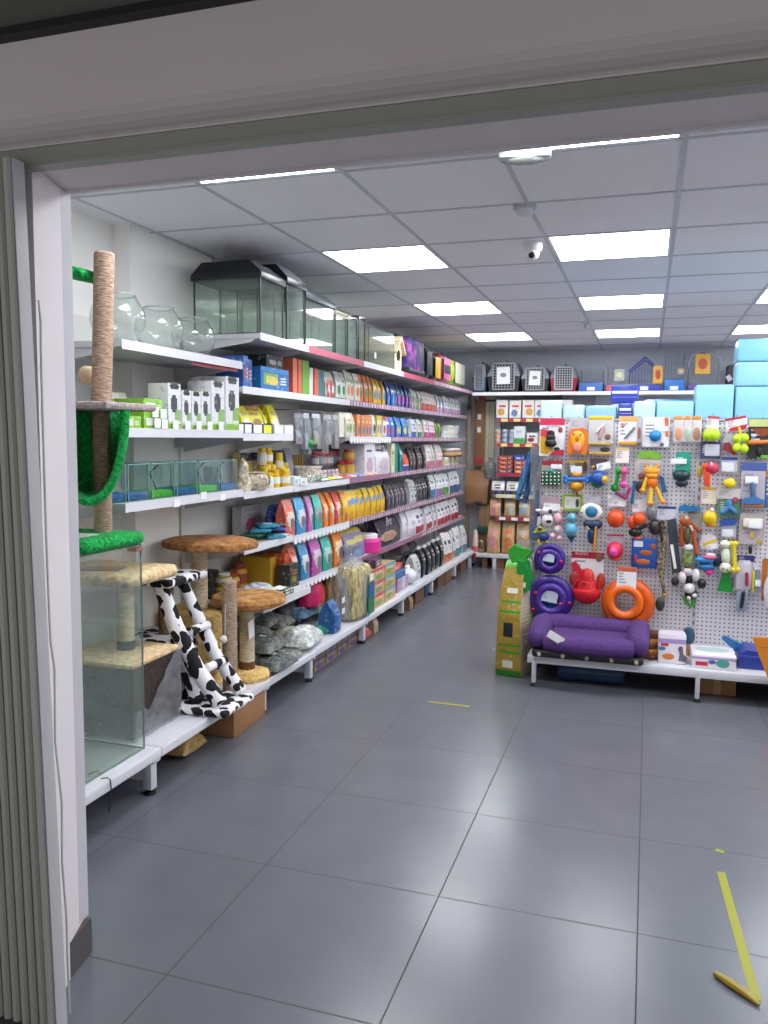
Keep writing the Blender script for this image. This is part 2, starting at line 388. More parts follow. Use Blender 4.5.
obj('wire', tube(new(), [(-.02, 0, 1.75), (-.012, -.004, 1.7), (-.018, 0, 1.6), (-.02, .003, 1.2), (-.014, 0, .95), (-.004, 0, .88), (-.006, -.003, .7), (.006, 0, .55), (.002, 0, .4), (.012, -.002, .25), (.01, 0, .14), (.012, 0, .004)], .0028, 6), M('#d2d2d2', .5), t)
# ------------------------------------------------------------------ shelving
XF, XB = -1.97, -2.345
def shelf_unit(label, y0, y1, shelves, xw=-2.352, base=True, legs=(1,), backtop=1.97):
    t = thing('shelving_unit', label, 'shelving', (xw, y0, 0), group='shelving units along the left wall')
    L = y1-y0; ft = lambda x: x-xw
    obj('back_panel', bx(new(), .004, .014, .002, L-.002, .1, backtop), M('#e4e4e0', .5), t)
    b = new(); bx(b, .004, .03, L-.024, L-.001, .02, backtop); 
    for k in range(int((backtop-.2)/.05)): bx(b, .0301, .0305, L-.016, L-.008, .2+.05*k, .225+.05*k, mi=1)
    obj('upright', b, [M('#c5c6ca', .4), DARK], t)
    for z, xf, style in shelves:
        b = new(); bx(b, .03, ft(xf)-.004, .003, L-.003, z-.012, z+.012)
        s = obj('shelf', b, M('#d4d4d8', .45), t)
        for yy in (.008, L-.028):
            b = new(); prism(b, [(.031, z-.0125), (ft(xf)-.03, z-.0125), (ft(xf)-.06, z-.03), (.031, z-.085)], yy, yy+.003)
            obj('bracket', b, M('#cdced2', .4), s)
        b = new(); bx(b, ft(xf)-.004, ft(xf), .002, L-.002, z-.022, z+.016)
        col = [SHELF, TAG if style == 'wtags' else M('#cabfca', .5), M('#b8a4b8', .5), TAGY]
        if style != 'white':
            col[0] = {'red': M('#b85068', .4), 'mauve': M('#9a6a80', .4), 'tags': M('#86506c', .4), 'tagsr': M('#8c3c50', .4)}.get(style, SHELF)
        if style in ('tags', 'tagsr', 'wtags'):
            n = int(L/.062)
            for k in range(n):
                yy = .012+k*L/n; hw = .040 if style != 'wtags' else .036; dz = 0 if style != 'wtags' else -.014
                bx(b, ft(xf), ft(xf)+.0012, yy, yy+hw, z-.019+dz, z+.012+dz, mi=(1 if (k*7) % 3 else 2) if style != 'wtags' else 1)
        obj('price_rail', b, col, s)
    if base:
        b = new(); bx(b, .014, ft(-1.836), .002, L-.002, .165, .19)
        bx(b, ft(-1.836), ft(-1.822), .002, L-.002, .150, .192, .003)
        bx(b, ft(-1.823), ft(-1.8205), .004, L-.004, .158, .184)
        s = obj('base_shelf', b, M('#e4e4ea', .35), t)
        for k in legs:
            yy = 0.03 if k == 0 else L-.02
            b = new(); bx(b, ft(-1.885), ft(-1.845), yy-.02, yy+.02, .022, .15, .003); bx(b, .02, ft(-1.885), yy-.004, yy+.004, .05, .16); bx(b, ft(-1.90), ft(-1.829), yy-.026, yy+.026, .135, .165, .004)
            lg = obj('leg', b, M('#dcdce2', .4), t)
            obj('foot', lathe(new(), [(.012, .024), (.012, .014), (.022, .012), (.024, 0)], (ft(-1.865), yy, 0), 12), BLACKP, lg)
    return t
J = [1.84, 2.76, 3.76, 4.38, 5.33, 6.28, 7.23, 8.18, 9.13]
shelf_unit('low white base shelf nearest the left door jamb, under the glass tank', J[0], J[1], [], xw=-2.45, backtop=.5)
shelf_unit('white shelving unit holding fish bowls and filter boxes, cat trees at its foot', J[1], J[2], [(1.80, XF, 'white'), (1.455, XF, 'white'), (1.155, XF, 'white')], xw=-2.44)
T6, D6 = 1.945, -1.87
shelf_unit('narrow shelving unit under the black-lidded aquariums', J[2], J[3], [(T6, D6, 'white'), (1.68, XF, 'white'), (1.44, XF, 'white'), (1.14, XF, 'white'), (.85, XF, 'white'), (.55, -1.86, 'white')])
shelf_unit('shelving unit with a white tagged rail under salmon and blue pouches', J[3], J[4], [(T6, D6, 'red'), (1.68, XF, 'white'), (1.14, XF, 'white'), (.84, XF, 'wtags'), (.55, XF, 'wtags')])
shelf_unit('shelving unit holding the yellow pouches, second before the birdhouse', J[4], J[5], [(T6, D6, 'white'), (1.68, XF, 'tags'), (1.43, XF, 'wtags'), (1.14, XF, 'mauve'), (.84, XF, 'tags'), (.55, XF, 'mauve')])
shelf_unit('shelving unit below the birdhouse and the purple bag', J[5], J[6], [(T6, D6, 'red'), (1.68, XF, 'tags'), (1.43, XF, 'tags'), (1.14, XF, 'tags'), (.84, XF, 'tagsr'), (.55, XF, 'mauve')])
shelf_unit('shelving unit with pink and black backpacks on its top', J[6], J[7], [(T6, D6, 'tagsr'), (1.68, XF, 'tags'), (1.43, XF, 'tags'), (1.14, XF, 'tags'), (.84, XF, 'tagsr'), (.55, XF, 'tagsr')])
shelf_unit('last shelving unit of the left wall, beside the rear corner', J[7], J[8], [(T6, D6, 'tagsr'), (1.68, XF, 'tags'), (1.43, XF, 'tags'), (1.14, XF, 'tags'), (.84, XF, 'tagsr'), (.55, XF, 'tagsr')])
# ------------------------------------------------------------------ packages
NU, NV = 10, 16
def pattern(kind, rnd):
    """material index by face: 0 body, 1 band, 2 picture, 3 print, 4 accent"""
    cx, cy = .5+rnd.uniform(-.12, .12), .33+rnd.uniform(-.05, .08)
    def f(u, v):
        if kind == 'food':
            if v > .80: return 1
            if .60 < v < .72 and .15 < u < .85: return 3
            if ((u-cx)/.3)**2+((v-cy)/.2)**2 < 1: return 2
            if v < .09: return 4
        elif kind == 'window':
            if v > .66: return 1
            if ((u-.55)/.42)**2+((v-.5)/.30)**2 < 1: return 2 if ((u-.62)/.26)**2+((v-.36)/.15)**2 > 1 else 3
            if v < .22 and u > .25: return 4
        elif kind == 'brand':
            if .48 < v-.12*u < .66: return 1 if u > .12 else 0
            if v < .3 and ((u-cx)/.34)**2+((v-.16)/.14)**2 < 1: return 2
            if v > .9: return 4
        elif kind == 'twotone':
            if v < .30: return 1
            if .34 < v < .40: return 3
            if .62 < v < .72 and .2 < u < .75: return 4
            if ((u-.5)/.2)**2+((v-.5)/.07)**2 < 1: return 2
        elif kind == 'dark':
            if .55 < v < .8 and .25 < u < .8: return 3 if (int(v*16)) % 2 else 0
            if .2 < v < .5 and ((u-cx)/.36)**2+((v-.34)/.16)**2 < 1: return 2 if ((u-cx)/.2)**2+((v-.34)/.1)**2 < 1 else 4
            if v > .92: return 1
        elif kind == 'box':
            if v > .82 : return 1
            if .12 < u < .62 and .22 < v < .72: return 2 if ((u-.37)/.22)**2+((v-.45)/.2)**2 < 1 else 4
            if .66 < u < .92 and .3 < v < .7: return 3 if int(v*16) % 2 else 0
            if v < .08: return 1
        elif kind == 'filter':
            if v < .13: return 1
            if .13 <= v < .2: return 4
            if ((u-.45)/.27)**2+((v-.56)/.21)**2 < 1: return 2
            if v > .86 and .2 < u < .8: return 2
            if v < .42 and u > .45: return 3
        elif kind == 'logo':
            if .72 < v < .82 and .2 < u < .7: return 3
            if .12 < v < .55 and abs(u-.5) < .3*(1-abs(v-.3)*1.5): return 2
        elif kind == 'plain': return 0
        return 0
    return f
def pouch_bm(w, d, h, f, bulge=.25, topw=.94, sidemi=None):
    b = new(); rings = []
    NS, NB = 3, 5
    for j in range(NV+1):
        v = j/NV
        th = max(.0025, d/2*min(1, (1-v)*2.2)**.62*(1 if v > .06 else .86+v*2.3))
        hw = w/2*(1-(1-topw)*v)*(1-.06*max(0, (v-.8)/.2)**2)
        ring = []
        for i in range(NU+1):
            s = -1+2*i/NU
            ring.append((s*hw, -th*(1+bulge*(1-s*s)*math.sin(PI*min(1, v+.12))), h*v))
        for i in range(1, NS):
            q = i/NS; ring.append((hw*(1-.10*math.sin(PI*q)*min(1, th*8/max(w, .01))), -th+2*th*q, h*v))
        for i in range(NB+1):
            s = 1-2*i/NB; ring.append((s*hw, th*(1+bulge*.8*(1-s*s)*math.sin(PI*min(1, v+.12))), h*v))
        for i in range(1, NS):
            q = i/NS; ring.append((-hw*(1-.10*math.sin(PI*q)), th-2*th*q, h*v))
        rings.append([b.verts.new(p) for p in ring])
    n = len(rings[0])
    for j in range(NV):
        for i in range(n):
            fc = b.faces.new((rings[j][i], rings[j][(i+1) % n], rings[j+1][(i+1) % n], rings[j+1][i]))
            if i < NU: fc.material_index = f((i+.5)/NU, (j+.5)/NV)
            elif sidemi is not None and i < NU+NS: fc.material_index = sidemi
            elif j/NV > .8: fc.material_index = f(.02, (j+.5)/NV)
    b.faces.new(rings[0][::-1]); b.faces.new(rings[-1])
    return b
def box_bm(w, d, h, f, bev=.0015):
    b = new(); n0 = 0
    P = lambda i, j: (-w/2+w*i/NU, -d/2, h*j/NV)
    g = [[b.verts.new(P(i, j)) for i in range(NU+1)] for j in range(NV+1)]
    for j in range(NV):
        for i in range(NU):
            b.faces.new((g[j][i], g[j][i+1], g[j+1][i+1], g[j+1][i])).material_index = f((i+.5)/NU, (j+.5)/NV)
    bk = [b.verts.new(p) for p in ((-w/2, d/2, 0), (w/2, d/2, 0), (w/2, d/2, h), (-w/2, d/2, h))]
    b.faces.new((bk[1], bk[0], bk[3], bk[2]))
    b.faces.new([g[0][i] for i in range(NU, -1, -1)]+[bk[0], bk[1]])
    b.faces.new([g[NV][i] for i in range(NU+1)]+[bk[2], bk[3]])
    b.faces.new([g[j][0] for j in range(NV+1)]+[bk[3], bk[0]])
    b.faces.new([g[j][NU] for j in range(NV, -1, -1)]+[bk[1], bk[2]])
    return b
def jar_bm(w, d, h, f):
    r = w/2; b = new()
    lathe(b, [(r*.92, 0), (r, .01), (r, h*.62), (r*.94, h*.72), (r*.66, h*.76)], seg=16)
    lathe(b, [(r*1.0, h*.20), (r*1.012, h*.20), (r*1.012, h*.58), (r, h*.58)], seg=16, mi=2)
    lathe(b, [(r*.7, h*.76), (r*.74, h*.77), (r*.74, h*.97), (r*.7, h)], seg=16, mi=1)
    return b
def pillow_bm(w, d, h, f):
    """a filled bag lying flat: w across, d long, h thick"""
    b = new(); n = 14; sign = {}
    rnd = random.Random(int(w*1e4)); ph = rnd.uniform(0, 6)
    def zt(s, t):
        e = max(0, (1-abs(s)**3)*(1-abs(t)**3))**.55
        return e*(1+.10*math.sin(5*s+ph)*math.cos(4*t+ph))
    T = [[b.verts.new((w/2*(-1+2*i/n)*(1-.05*(1-abs(-1+2*j/n))), d/2*(-1+2*j/n), h*(.30+.70*zt(-1+2*i/n, -1+2*j/n)))) for i in range(n+1)] for j in range(n+1)]
    B = [[b.verts.new((w/2*(-1+2*i/n)*.98, d/2*(-1+2*j/n)*.98, h*(.28-.28*zt(-1+2*i/n, -1+2*j/n)))) for i in range(n+1)] for j in range(n+1)]
    for j in range(n):
        for i in range(n):
            b.faces.new((T[j][i], T[j][i+1], T[j+1][i+1], T[j+1][i])).material_index = f((i+.5)/n, (j+.5)/n)
            b.faces.new((B[j][i], B[j+1][i], B[j+1][i+1], B[j][i+1]))
    for k in range(n):
        b.faces.new((T[0][k], B[0][k], B[0][k+1], T[0][k+1])); b.faces.new((T[n][k+1], B[n][k+1], B[n][k], T[n][k]))
        b.faces.new((T[k+1][0], B[k+1][0], B[k][0], T[k][0])); b.faces.new((T[k][n], B[k][n], B[k+1][n], T[k+1][n]))
    return b
def window_pillow(cols):
    return cols
def gravel_film(c):
    r, g_, b_ = [int(c[i:i+2], 16) for i in (1, 3, 5)]
    d = '#%02x%02x%02x' % (int(r*.84), int(g_*.84), int(b_*.84)); l = '#%02x%02x%02x' % (min(255, int(r*1.1)), min(255, int(g_*1.1)), min(255, int(b_*1.1)))
    return fuzzy('gravel_film_'+c[1:], d, l, 34, .8, .22, dist=.03)
_P = {}
def package(shape, kind, cols, w, d, h, name, label, cat, loc, rotz=PI/2, group=None, rot=None, sub=True):
    """one product; the first of its kind is built, later ones are copies"""
    key = (shape, kind, tuple(cols), round(w, 2), round(d, 2), round(h, 2), name)
    if key in _P: return dup(_P[key], loc, rotz, label, group, rot, (1, 1, random.uniform(.95, 1.01)) if shape == 'pouch' else None)
    rnd = random.Random(len(_P)); f = pattern(kind, rnd)
    fn = {'pouch': pouch_bm, 'box': box_bm, 'jar': jar_bm, 'pillow': pillow_bm}[shape]
    mats = [(PM(c, shape != 'box', .3 if kind == 'plain' else .75) if not (kind == 'plain' and shape == 'box') else M(c)) if shape != 'jar' else M(c, .4) for c in cols]
    if name == 'gravel_bag': mats = [gravel_film(c) for c in cols]
    while len(mats) < 5: mats.append(mats[0])
    t = thing(name, label, cat, loc, rotz, group, rot)
    if shape == 'jar':
        b = new(); r = w/2; lathe(b, [(r*.92, 0), (r, .01), (r, h*.62), (r*.94, h*.72), (r*.66, h*.76), (0, h*.76)], seg=16); obj('body', b, mats[0], t)
        obj('label_band', lathe(new(), [(r*1.0, h*.20), (r*1.012, h*.20), (r*1.012, h*.58), (r, h*.58)], seg=16), mats[2], t)
        obj('lid', lathe(new(), [(r*.7, h*.76), (r*.78, h*.77), (r*.78, h*.97), (r*.7, h)], seg=16), mats[1], t)
    else:
        obj('carton' if shape == 'box' else 'bag_body', fn(w, d, h, f), mats, t)
        if sub and shape == 'pouch':
            b = new(); bx(b, -w*.46, w*.46, -.0016, .0016, h*.995, h*1.03); obj('top_seal', b, mats[1], t)
        if sub and shape == 'box':
            b = new(); bx(b, -w*.49, w*.49, -d*.02, d*.02, h, h+.001); bx(b, -w*.49, w*.49, -d/2+.001, -d/2+.004, h, h+.0012); obj('top_flap', b, mats[1], t)
    _P[key] = t; return t
CN = {}
def run(z, u0, u1, n, shape, kind, cols, h, d, what, name, cat, shelfname, x=XF, inset=.012, fill=.93, lean=0, v=470):
    """n products side by side along the left shelves, between two picture columns of the shelf front"""
    ya, yb = YL(u0, x, v), YL(u1, x, v); wd = (yb-ya)/n
    for k in range(n):
        yy = ya+wd*(k+.5)
        n_ = '' if n == 1 else f', {ORD[k]} from left'
        tl = lean
        package(shape, kind, cols, wd*fill, d, h, name, f'{what}{n_}, {shelfname}', cat, (x-d/2-inset-random.uniform(0, .018), yy, z+.0125), PI/2, f'{what}s on the {shelfname}'[:100], rot=(tl, 0, PI/2+(random.uniform(-.13, .13) if shape == 'pouch' else random.uniform(-.03, .03))))
        if shape == 'pouch': C.objects[-1] if False else None
Z5, Z4, Z3, Z2, Z1, Z0 = 1.6925-.0125, 1.4425-.0125, 1.14, .84, .55, .19-.0125
s5, s4, s3, s2, s1, s0 = 'first shelf under the aquariums', 'second shelf down', 'third shelf down', 'fourth shelf down', 'fifth shelf down', 'bottom shelf'
PN, PC, BN, BC = 'pet_food_bag', 'bag', 'product_box', 'box'
# top row (1.68)
run(Z5, 247, 252, 1, 'box', 'box', ['#2f5fb0', '#3f7fd0', '#c04038', '#e0e0e0', '#2f4f90'], .16, .16, 'blue box with a red picture', BN, BC, s5)
run(Z5, 252, 260, 1, 'box', 'box', ['#24508c', '#2f66a8', '#b83c38', '#d8e0ea', '#aa3333'], .15, .16, 'dark blue box with a red panel', BN, BC, s5, inset=.03)
run(Z5, 264, 293, 1, 'box', 'box', ['#1f6fb8', '#3f8fd8', '#e8d060', '#f0f0f0', '#78b858'], .125, .17, 'bright blue box with a yellow and green picture', BN, BC, s5)
package('box', 'box', ['#14262e', '#1e3640', '#b8a0a8', '#c8c8c8', '#223c40'], .21, .14, .07, BN, 'small black box lying on the bright blue box', BC, (XF-.10, YL(280), Z5+.0125+.126), PI/2)
for (a, b, c, nm) in ((295, 299.5, '#e2795a', 'salmon'), (300, 304, '#d9694c', 'darker salmon'), (304.5, 311, '#6fae34', 'leaf green'), (312, 316, '#e4e2da', 'cream white'), (316.5, 320.5, '#d8664e', 'coral red'), (321, 327.5, '#3f7d86', 'teal')):
    run(Z5, a, b, 1, 'box', 'plain', [c], .205 if a < 311 else .17, .2, f'tall thin {nm} box', BN, BC, s5)
run(Z5, 328, 338, 2, 'pouch', 'window', ['#b8b0a4', '#d8d4cc', '#c04438', '#e8e8e8', '#c83830'], .17, .07, 'clear treat bag with red contents', PN, PC, s5)
run(Z5, 338.5, 347, 2, 'pouch', 'food', ['#d8dcd4', '#c4ccc0', '#2c8a4c', '#908878', '#1f7a3c'], .18, .06, 'white and green pouch', PN, PC, s5)
run(Z5, 347.5, 361, 3, 'pouch', 'food', ['#dcd8d0', '#e8e6e2', '#d88848', '#88a050', '#e6d8b8'], .20, .06, 'white pouch with an orange and green picture', PN, PC, s5)
run(Z5, 361.5, 374, 3, 'pouch', 'food', ['#d87838', '#e08848', '#4f8f58', '#7088b0', '#c86020'], .20, .06, 'orange pouch with a green and blue picture', PN, PC, s5)
run(Z5, 374.5, 387.5, 3, 'pouch', 'food', ['#e4b41c', '#d8a018', '#5a84c4', '#e8e0b0', '#f0c830'], .19, .07, 'yellow pouch with a blue picture', PN, PC, s5)
run(Z5, 388, 399, 3, 'pouch', 'food', ['#1f4fa4', '#1c3c88', '#6fb8e8', '#e4e8f0', '#3f78c8'], .19, .07, 'blue pouch with a pale blue picture', PN, PC, s5)
run(Z5, 399.5, 413, 4, 'pouch', 'food', ['#22408c', '#1e3474', '#d05c98', '#58b060', '#3858a8'], .19, .07, 'navy pouch with a pink picture', PN, PC, s5)
run(Z5, 413.5, 423, 3, 'pouch', 'window', ['#c4c8c0', '#e0e0dc', '#489858', '#d89048', '#387848'], .17, .06, 'white pouch with a green lower half', PN, PC, s5)
run(Z5, 423.5, 437, 4, 'pouch', 'twotone', ['#c8c0c0', '#c8503c', '#e8a0a0', '#4c4048', '#e6e0dc'], .17, .06, 'grey pouch with a red lower half', PN, PC, s5)
run(Z5, 437.5, 461, 7, 'pouch', 'twotone', ['#d8dcdc', '#b890b8', '#6c9cac', '#e8e8ee', '#3c6c9c'], .17, .06, 'white pouch with a lilac foot', PN, PC, s5)
# second row (1.43)
run(Z4, 343, 348, 1, 'box', 'plain', ['#e6e0cc'], .165, .2, 'plain cream box', BN, BC, s4)
run(Z4, 348.5, 358.5, 3, 'pouch', 'food', ['#dcdcd0', '#ece8dc', '#8aa058', '#d8b070', '#e8e4d4'], .165, .05, 'cream pouch with a green picture', PN, PC, s4)
run(Z4, 359, 373.5, 4, 'box', 'food', ['#d88850', '#e89058', '#5c78a0', '#e6c8a0', '#c87038'], .16, .06, 'orange box with a blue picture', BN, BC, s4)
run(Z4, 374, 377.5, 1, 'pouch', 'food', ['#c8c4c0', '#e6e4e0', '#4c4c54', '#e8e8e8', '#a8a4a0'], .165, .05, 'white and grey pouch', PN, PC, s4)
run(Z4, 378, 383, 2, 'box', 'food', ['#e4d070', '#d8bc48', '#4878a8', '#e8e4c8', '#e8d888'], .165, .05, 'yellow and white box', BN, BC, s4)
run(Z4, 383.5, 388, 1, 'box', 'food', ['#d8d4d8', '#c84450', '#c83c50', '#e8e8ec', '#b83848'], .16, .06, 'white box with a red top', BN, BC, s4)
run(Z4, 388.5, 396, 2, 'pouch', 'food', ['#2c68b8', '#3c80d0', '#c84858', '#e8e8e8', '#2450a0'], .165, .06, 'blue pouch with a red picture', PN, PC, s4)
run(Z4, 396.5, 411, 4, 'pouch', 'food', ['#2c6cc0', '#4888d8', '#e0d060', '#58a868', '#a860a0'], .165, .06, 'blue pouch with a yellow picture', PN, PC, s4)
run(Z4, 411.5, 418, 2, 'pouch', 'twotone', ['#e4e8ec', '#3c68b8', '#8890b8', '#e8e8ec', '#4870b0'], .165, .06, 'white pouch with a blue foot', PN, PC, s4)
run(Z4, 418.5, 425, 2, 'pouch', 'twotone', ['#e4e4e0', '#3c8c48', '#e07840', '#e8e8e8', '#388048'], .165, .06, 'white pouch with a green foot', PN, PC, s4)
run(Z4, 425.5, 437, 3, 'pouch', 'twotone', ['#e0dce0', '#c03c84', '#d0609c', '#e8e8ee', '#b83478'], .165, .06, 'white pouch with a pink foot', PN, PC, s4)
run(Z4, 437.5, 444, 2, 'pouch', 'food', ['#88a83c', '#c8d058', '#24488c', '#48b0b8', '#3c7838'], .14, .06, 'lime green pouch with a navy picture', PN, PC, s4)
run(Z4, 445.5, 460, 5, 'box', 'box', ['#e2e2de', '#eaeae6', '#c8ccc8', '#909090', '#d8d8d4'], .075, .07, 'small white box', BN, BC, s4)
run(Z4+.0755, 449.5, 460, 3, 'box', 'box', ['#e2e2de', '#eaeae6', '#c8ccc8', '#909090', '#d8d8d4'], .055, .07, 'small white box of the upper layer', BN, BC, s4)
# third row (1.14)
run(Z3, 366.5, 377, 1, 'box', 'logo', ['#e2dee4', '#dcd8de', '#c4a8b4', '#3c3448', '#e0e0e0'], .24, .2, 'big white food carton with a brown side', BN, BC, s3)
o = package('pouch', 'logo', ['#e4e0e8', '#eae8ee', '#d8c4d0', '#3c3448', '#e0e0e0'], YL(392)-YL(378), .14, .24, 'food_bag', 'big white food bag with dark lettering on the middle shelf', PC, (XF-.09, YL(385), Z3+.0125), PI/2)
tb = text_bm('Brit', .085); obj('lettering', tb, M('#453c50'), o, smooth=False, loc=(-.04, -.092, .2))
run(Z3, 393, 396.5, 1, 'box', 'food', ['#dcdcc0', '#e6e6cc', '#c8b870', '#c86040', '#d8d8b8'], .24, .12, 'cream box with a thin yellow stripe', BN, BC, s3)
run(Z3, 397, 401, 1, 'box', 'plain', ['#2f8f7c'], .24, .12, 'narrow green box', BN, BC, s3)
run(Z3, 402, 405.5, 1, 'pouch', 'food', ['#1f7a7c', '#2c9490', '#184c58', '#d0e8e4', '#14605c'], .235, .08, 'dark teal pouch', PN, PC, s3)
run(Z3, 406, 411, 1, 'pouch', 'twotone', ['#d85a3a', '#4444a8', '#e87850', '#d8d8e8', '#c84830'], .15, .08, 'orange and violet pouch', PN, PC, s3)
run(Z3, 411.5, 428, 5, 'pouch', 'dark', ['#3a3438', '#2c282c', '#a89c98', '#c8c4c0', '#7c6c68'], .20, .08, 'black and white pouch with a spotted picture', PN, PC, s3)
run(Z3, 428.5, 444.5, 4, 'pouch', 'twotone', ['#e2dcdc', '#c87888', '#d8a0a8', '#f0eaea', '#b8a8a8'], .22, .08, 'white pouch with a pink lower half', PN, PC, s3)
run(Z3, 446, 460, 4, 'box', 'box', ['#d8d8c8', '#e4e4dc', '#9ab83c', '#c87838', '#e8e0a0'], .09, .08, 'small cream carton with green print', BN, BC, s3)
run(Z3+.0905, 449, 459, 2, 'jar', 'plain', ['#6c5044', '#e6e2dc', '#c89868'], .09, .07, 'small brown jar with a white lid', 'treat_jar', 'jar', s3)
# fourth row (.84)
for (a, b, c1, c2, c3, nm) in ((287.5, 298, '#d8604a', '#e27a62', '#e8d8c8', 'salmon red'), (299, 308.5, '#2f94c8', '#48b0e0', '#d8dce0', 'sky blue'), (309.5, 316.5, '#c468b4', '#d88cc8', '#d8c8d0', 'orchid pink'), (317.5, 325.5, '#28b0a4', '#48c8ba', '#a0a8a4', 'turquoise')):
    run(Z2, a, b, 1, 'pouch', 'window', [c1, c2, c3, '#7c706c', c1], .215, .065, f'{nm} pet food pouch', PN, PC, s2)
run(Z2, 326, 338, 2, 'pouch', 'window', ['#e8741c', '#f08830', '#ecd8b0', '#80848c', '#f0a028'], .22, .10, 'orange pet food pouch', PN, PC, s2)
run(Z2, 338.5, 344.5, 1, 'pouch', 'window', ['#c83c44', '#d84c50', '#ecc8b8', '#907870', '#e8a030'], .215, .10, 'crimson pet food pouch', PN, PC, s2)
run(Z2, 345, 350, 1, 'pouch', 'brand', ['#e0a830', '#e8c860', '#c84838', '#5c80b8', '#d87830'], .215, .09, 'mustard pouch with a red picture', PN, PC, s2)
run(Z2, 351, 388, 7, 'pouch', 'brand', ['#ecc010', '#6888b8', '#d89818', '#e8d880', '#f0d040'], .21, .09, 'bright yellow pouch with a blue logo band', PN, PC, s2)
run(Z2, 389, 411, 6, 'pouch', 'dark', ['#3c343c', '#30282e', '#a08c84', '#bcb0a8', '#5c6c98'], .21, .08, 'dark brown pouch with a pale picture', PN, PC, s2)
run(Z2, 411.5, 418, 2, 'pouch', 'dark', ['#c0c0c4', '#d8d8dc', '#28282c', '#3c3c40', '#e0e0e0'], .215, .08, 'silver pouch with a black picture', PN, PC, s2)
run(Z2, 418.5, 433, 5, 'pouch', 'dark', ['#26262a', '#1c1c20', '#6c6c70', '#d0d0d0', '#3c3c40'], .215, .08, 'black pouch with white lettering', PN, PC, s2)
for (a, b, c, nm) in ((433.5, 438, '#3c78b0', 'steel blue'), (438.5, 444.5, '#9868a8', 'violet'), (445, 451, '#5ca03c', 'grass green'), (451.5, 460.5, '#2c6498', 'deep blue')):
    run(Z2, a, b, 1 if b-a < 5 else 2, 'pouch', 'twotone', ['#e8eaee', c, '#c8ccd4', c, '#888c98'], .225, .08, f'white pouch with a {nm} foot', PN, PC, s2)
# fifth row (.55)
for (a, b, c1, c2, c3, nm, h) in ((293.5, 303, '#d8604a', '#e27a62', '#e8d8c8', 'salmon red', .235), (303.5, 311.5, '#2f84b8', '#489ccc', '#d8dce0', 'sky blue', .225), (312.5, 325, '#b448a4', '#d070c0', '#d8c8d0', 'magenta', .235), (326.5, 334.5, '#28a898', '#48c0b2', '#a8d0c8', 'turquoise', .225), (335, 348, '#e07818', '#ec8828', '#ead8b4', 'big orange and cream', .25)):
    run(Z1, a, b, 1, 'pouch', 'window', [c1, c2, c3, '#7c706c', c1], h, .08, f'{nm} pet food pouch', PN, PC, s1)
run(Z1, 349.5, 368, 1, 'pouch', 'brand', ['#8078a8', '#c8b860', '#90b0d0', '#2c68b8', '#d8c048'], .215, .12, 'lilac bag with a yellow and blue label', PN, PC, s1)
run(Z1, 371, 381, 1, 'jar', 'plain', ['#e82c98', '#f8f0f4', '#e82c98'], .14, .12, 'hot pink tub with a white lid', 'treat_tub', 'tub', s1)
o = package('pouch', 'dark', ['#2c2438', '#241c30', '#a88878', '#30283c', '#c8a070'], YL(404)-YL(382), .16, .25, 'food_bag', 'big black food bag with pale lettering on the lower shelf', PC, (XF-.10, YL(392.5), Z1+.0125), PI/2)
obj('lettering', text_bm('Brit', .10), M('#b8b0c0'), o, smooth=False, loc=(-.08, -.098, .205))
run(Z1, 404.5, 417.5, 2, 'pouch', 'twotone', ['#e2dee6', '#d0c8d4', '#c0b8c4', '#e8e8ec', '#d8d4dc'], .255, .12, 'plain whitish food bag', PN, PC, s1)
run(Z1, 419, 460, 11, 'pouch', 'twotone', ['#e6e6ec', '#b02c3c', '#c89098', '#e8e8ee', '#3c3c44'], .225, .09, 'white pouch with a dark red foot', PN, PC, s1)
# bottom row
run(Z0, 418, 423, 1, 'pouch', 'dark', ['#c8c8c8', '#d8d8d8', '#989898', '#808080', '#e8e8e8'], .22, .1, 'clear and white bag', PN, PC, s0, x=-1.87, v=550)
run(Z0, 423.5, 446, 5, 'pouch', 'dark', ['#20242a', '#d0d0d0', '#686c70', '#d8d8d8', '#2c5c50'], .27, .11, 'black food bag with a white top', PN, PC, s0, x=-1.87, v=560)
run(Z0, 446.5, 457, 3, 'pouch', 'twotone', ['#e0dfe0', '#c07040', '#c8c8cc', '#e8e8ee', '#3c3c40'], .30, .11, 'white food bag with an orange foot', PN, PC, s0, x=-1.87, v=550)
run(Z0, 457.5, 468, 3, 'pouch', 'twotone', ['#dcdcde', '#3c8488', '#c8c8cc', '#e8e8ee', '#a0a0a8'], .30, .11, 'white food bag with a teal foot', PN, PC, s0, x=-1.87, v=550)
# ------------------------------------------------------------------ big glass tank, nearest on the left
def tank_bm(x0, x1, y0, y1, z0, z1, th=.006, top=False):
    b = new()
    bx(b, x0, x1, y0, y0+th, z0, z1); bx(b, x0, x1, y1-th, y1, z0, z1)
    bx(b, x0, x0+th, y0+th, y1-th, z0, z1); bx(b, x1-th, x1, y0+th, y1-th, z0, z1)
    bx(b, x0+th, x1-th, y0+th, y1-th, z0, z0+th)
    return b
def edge_bm(x0, x1, y0, y1, z0, z1, w=.007, horiz=True):
    b = new()
    for x in (x0, x1):
        for y in (y0, y1): bx(b, x-w/2, x+w/2, y-w/2, y+w/2, z0, z1)
    if horiz:
        for z in (z0, z1):
            for x in (x0, x1): bx(b, x-w/2, x+w/2, y0, y1, z-w/2, z+w/2)
            for y in (y0, y1): bx(b, x0, x1, y-w/2, y+w/2, z-w/2, z+w/2)
    return b
t = thing('glass_tank', 'large empty glass tank on the base shelf behind the left door jamb', 'aquarium', (-2.3, 2.02, .193))
obj('glass_walls', tank_bm(0, .43, 0, .70, .004, .828, .006), GLASSG, t)
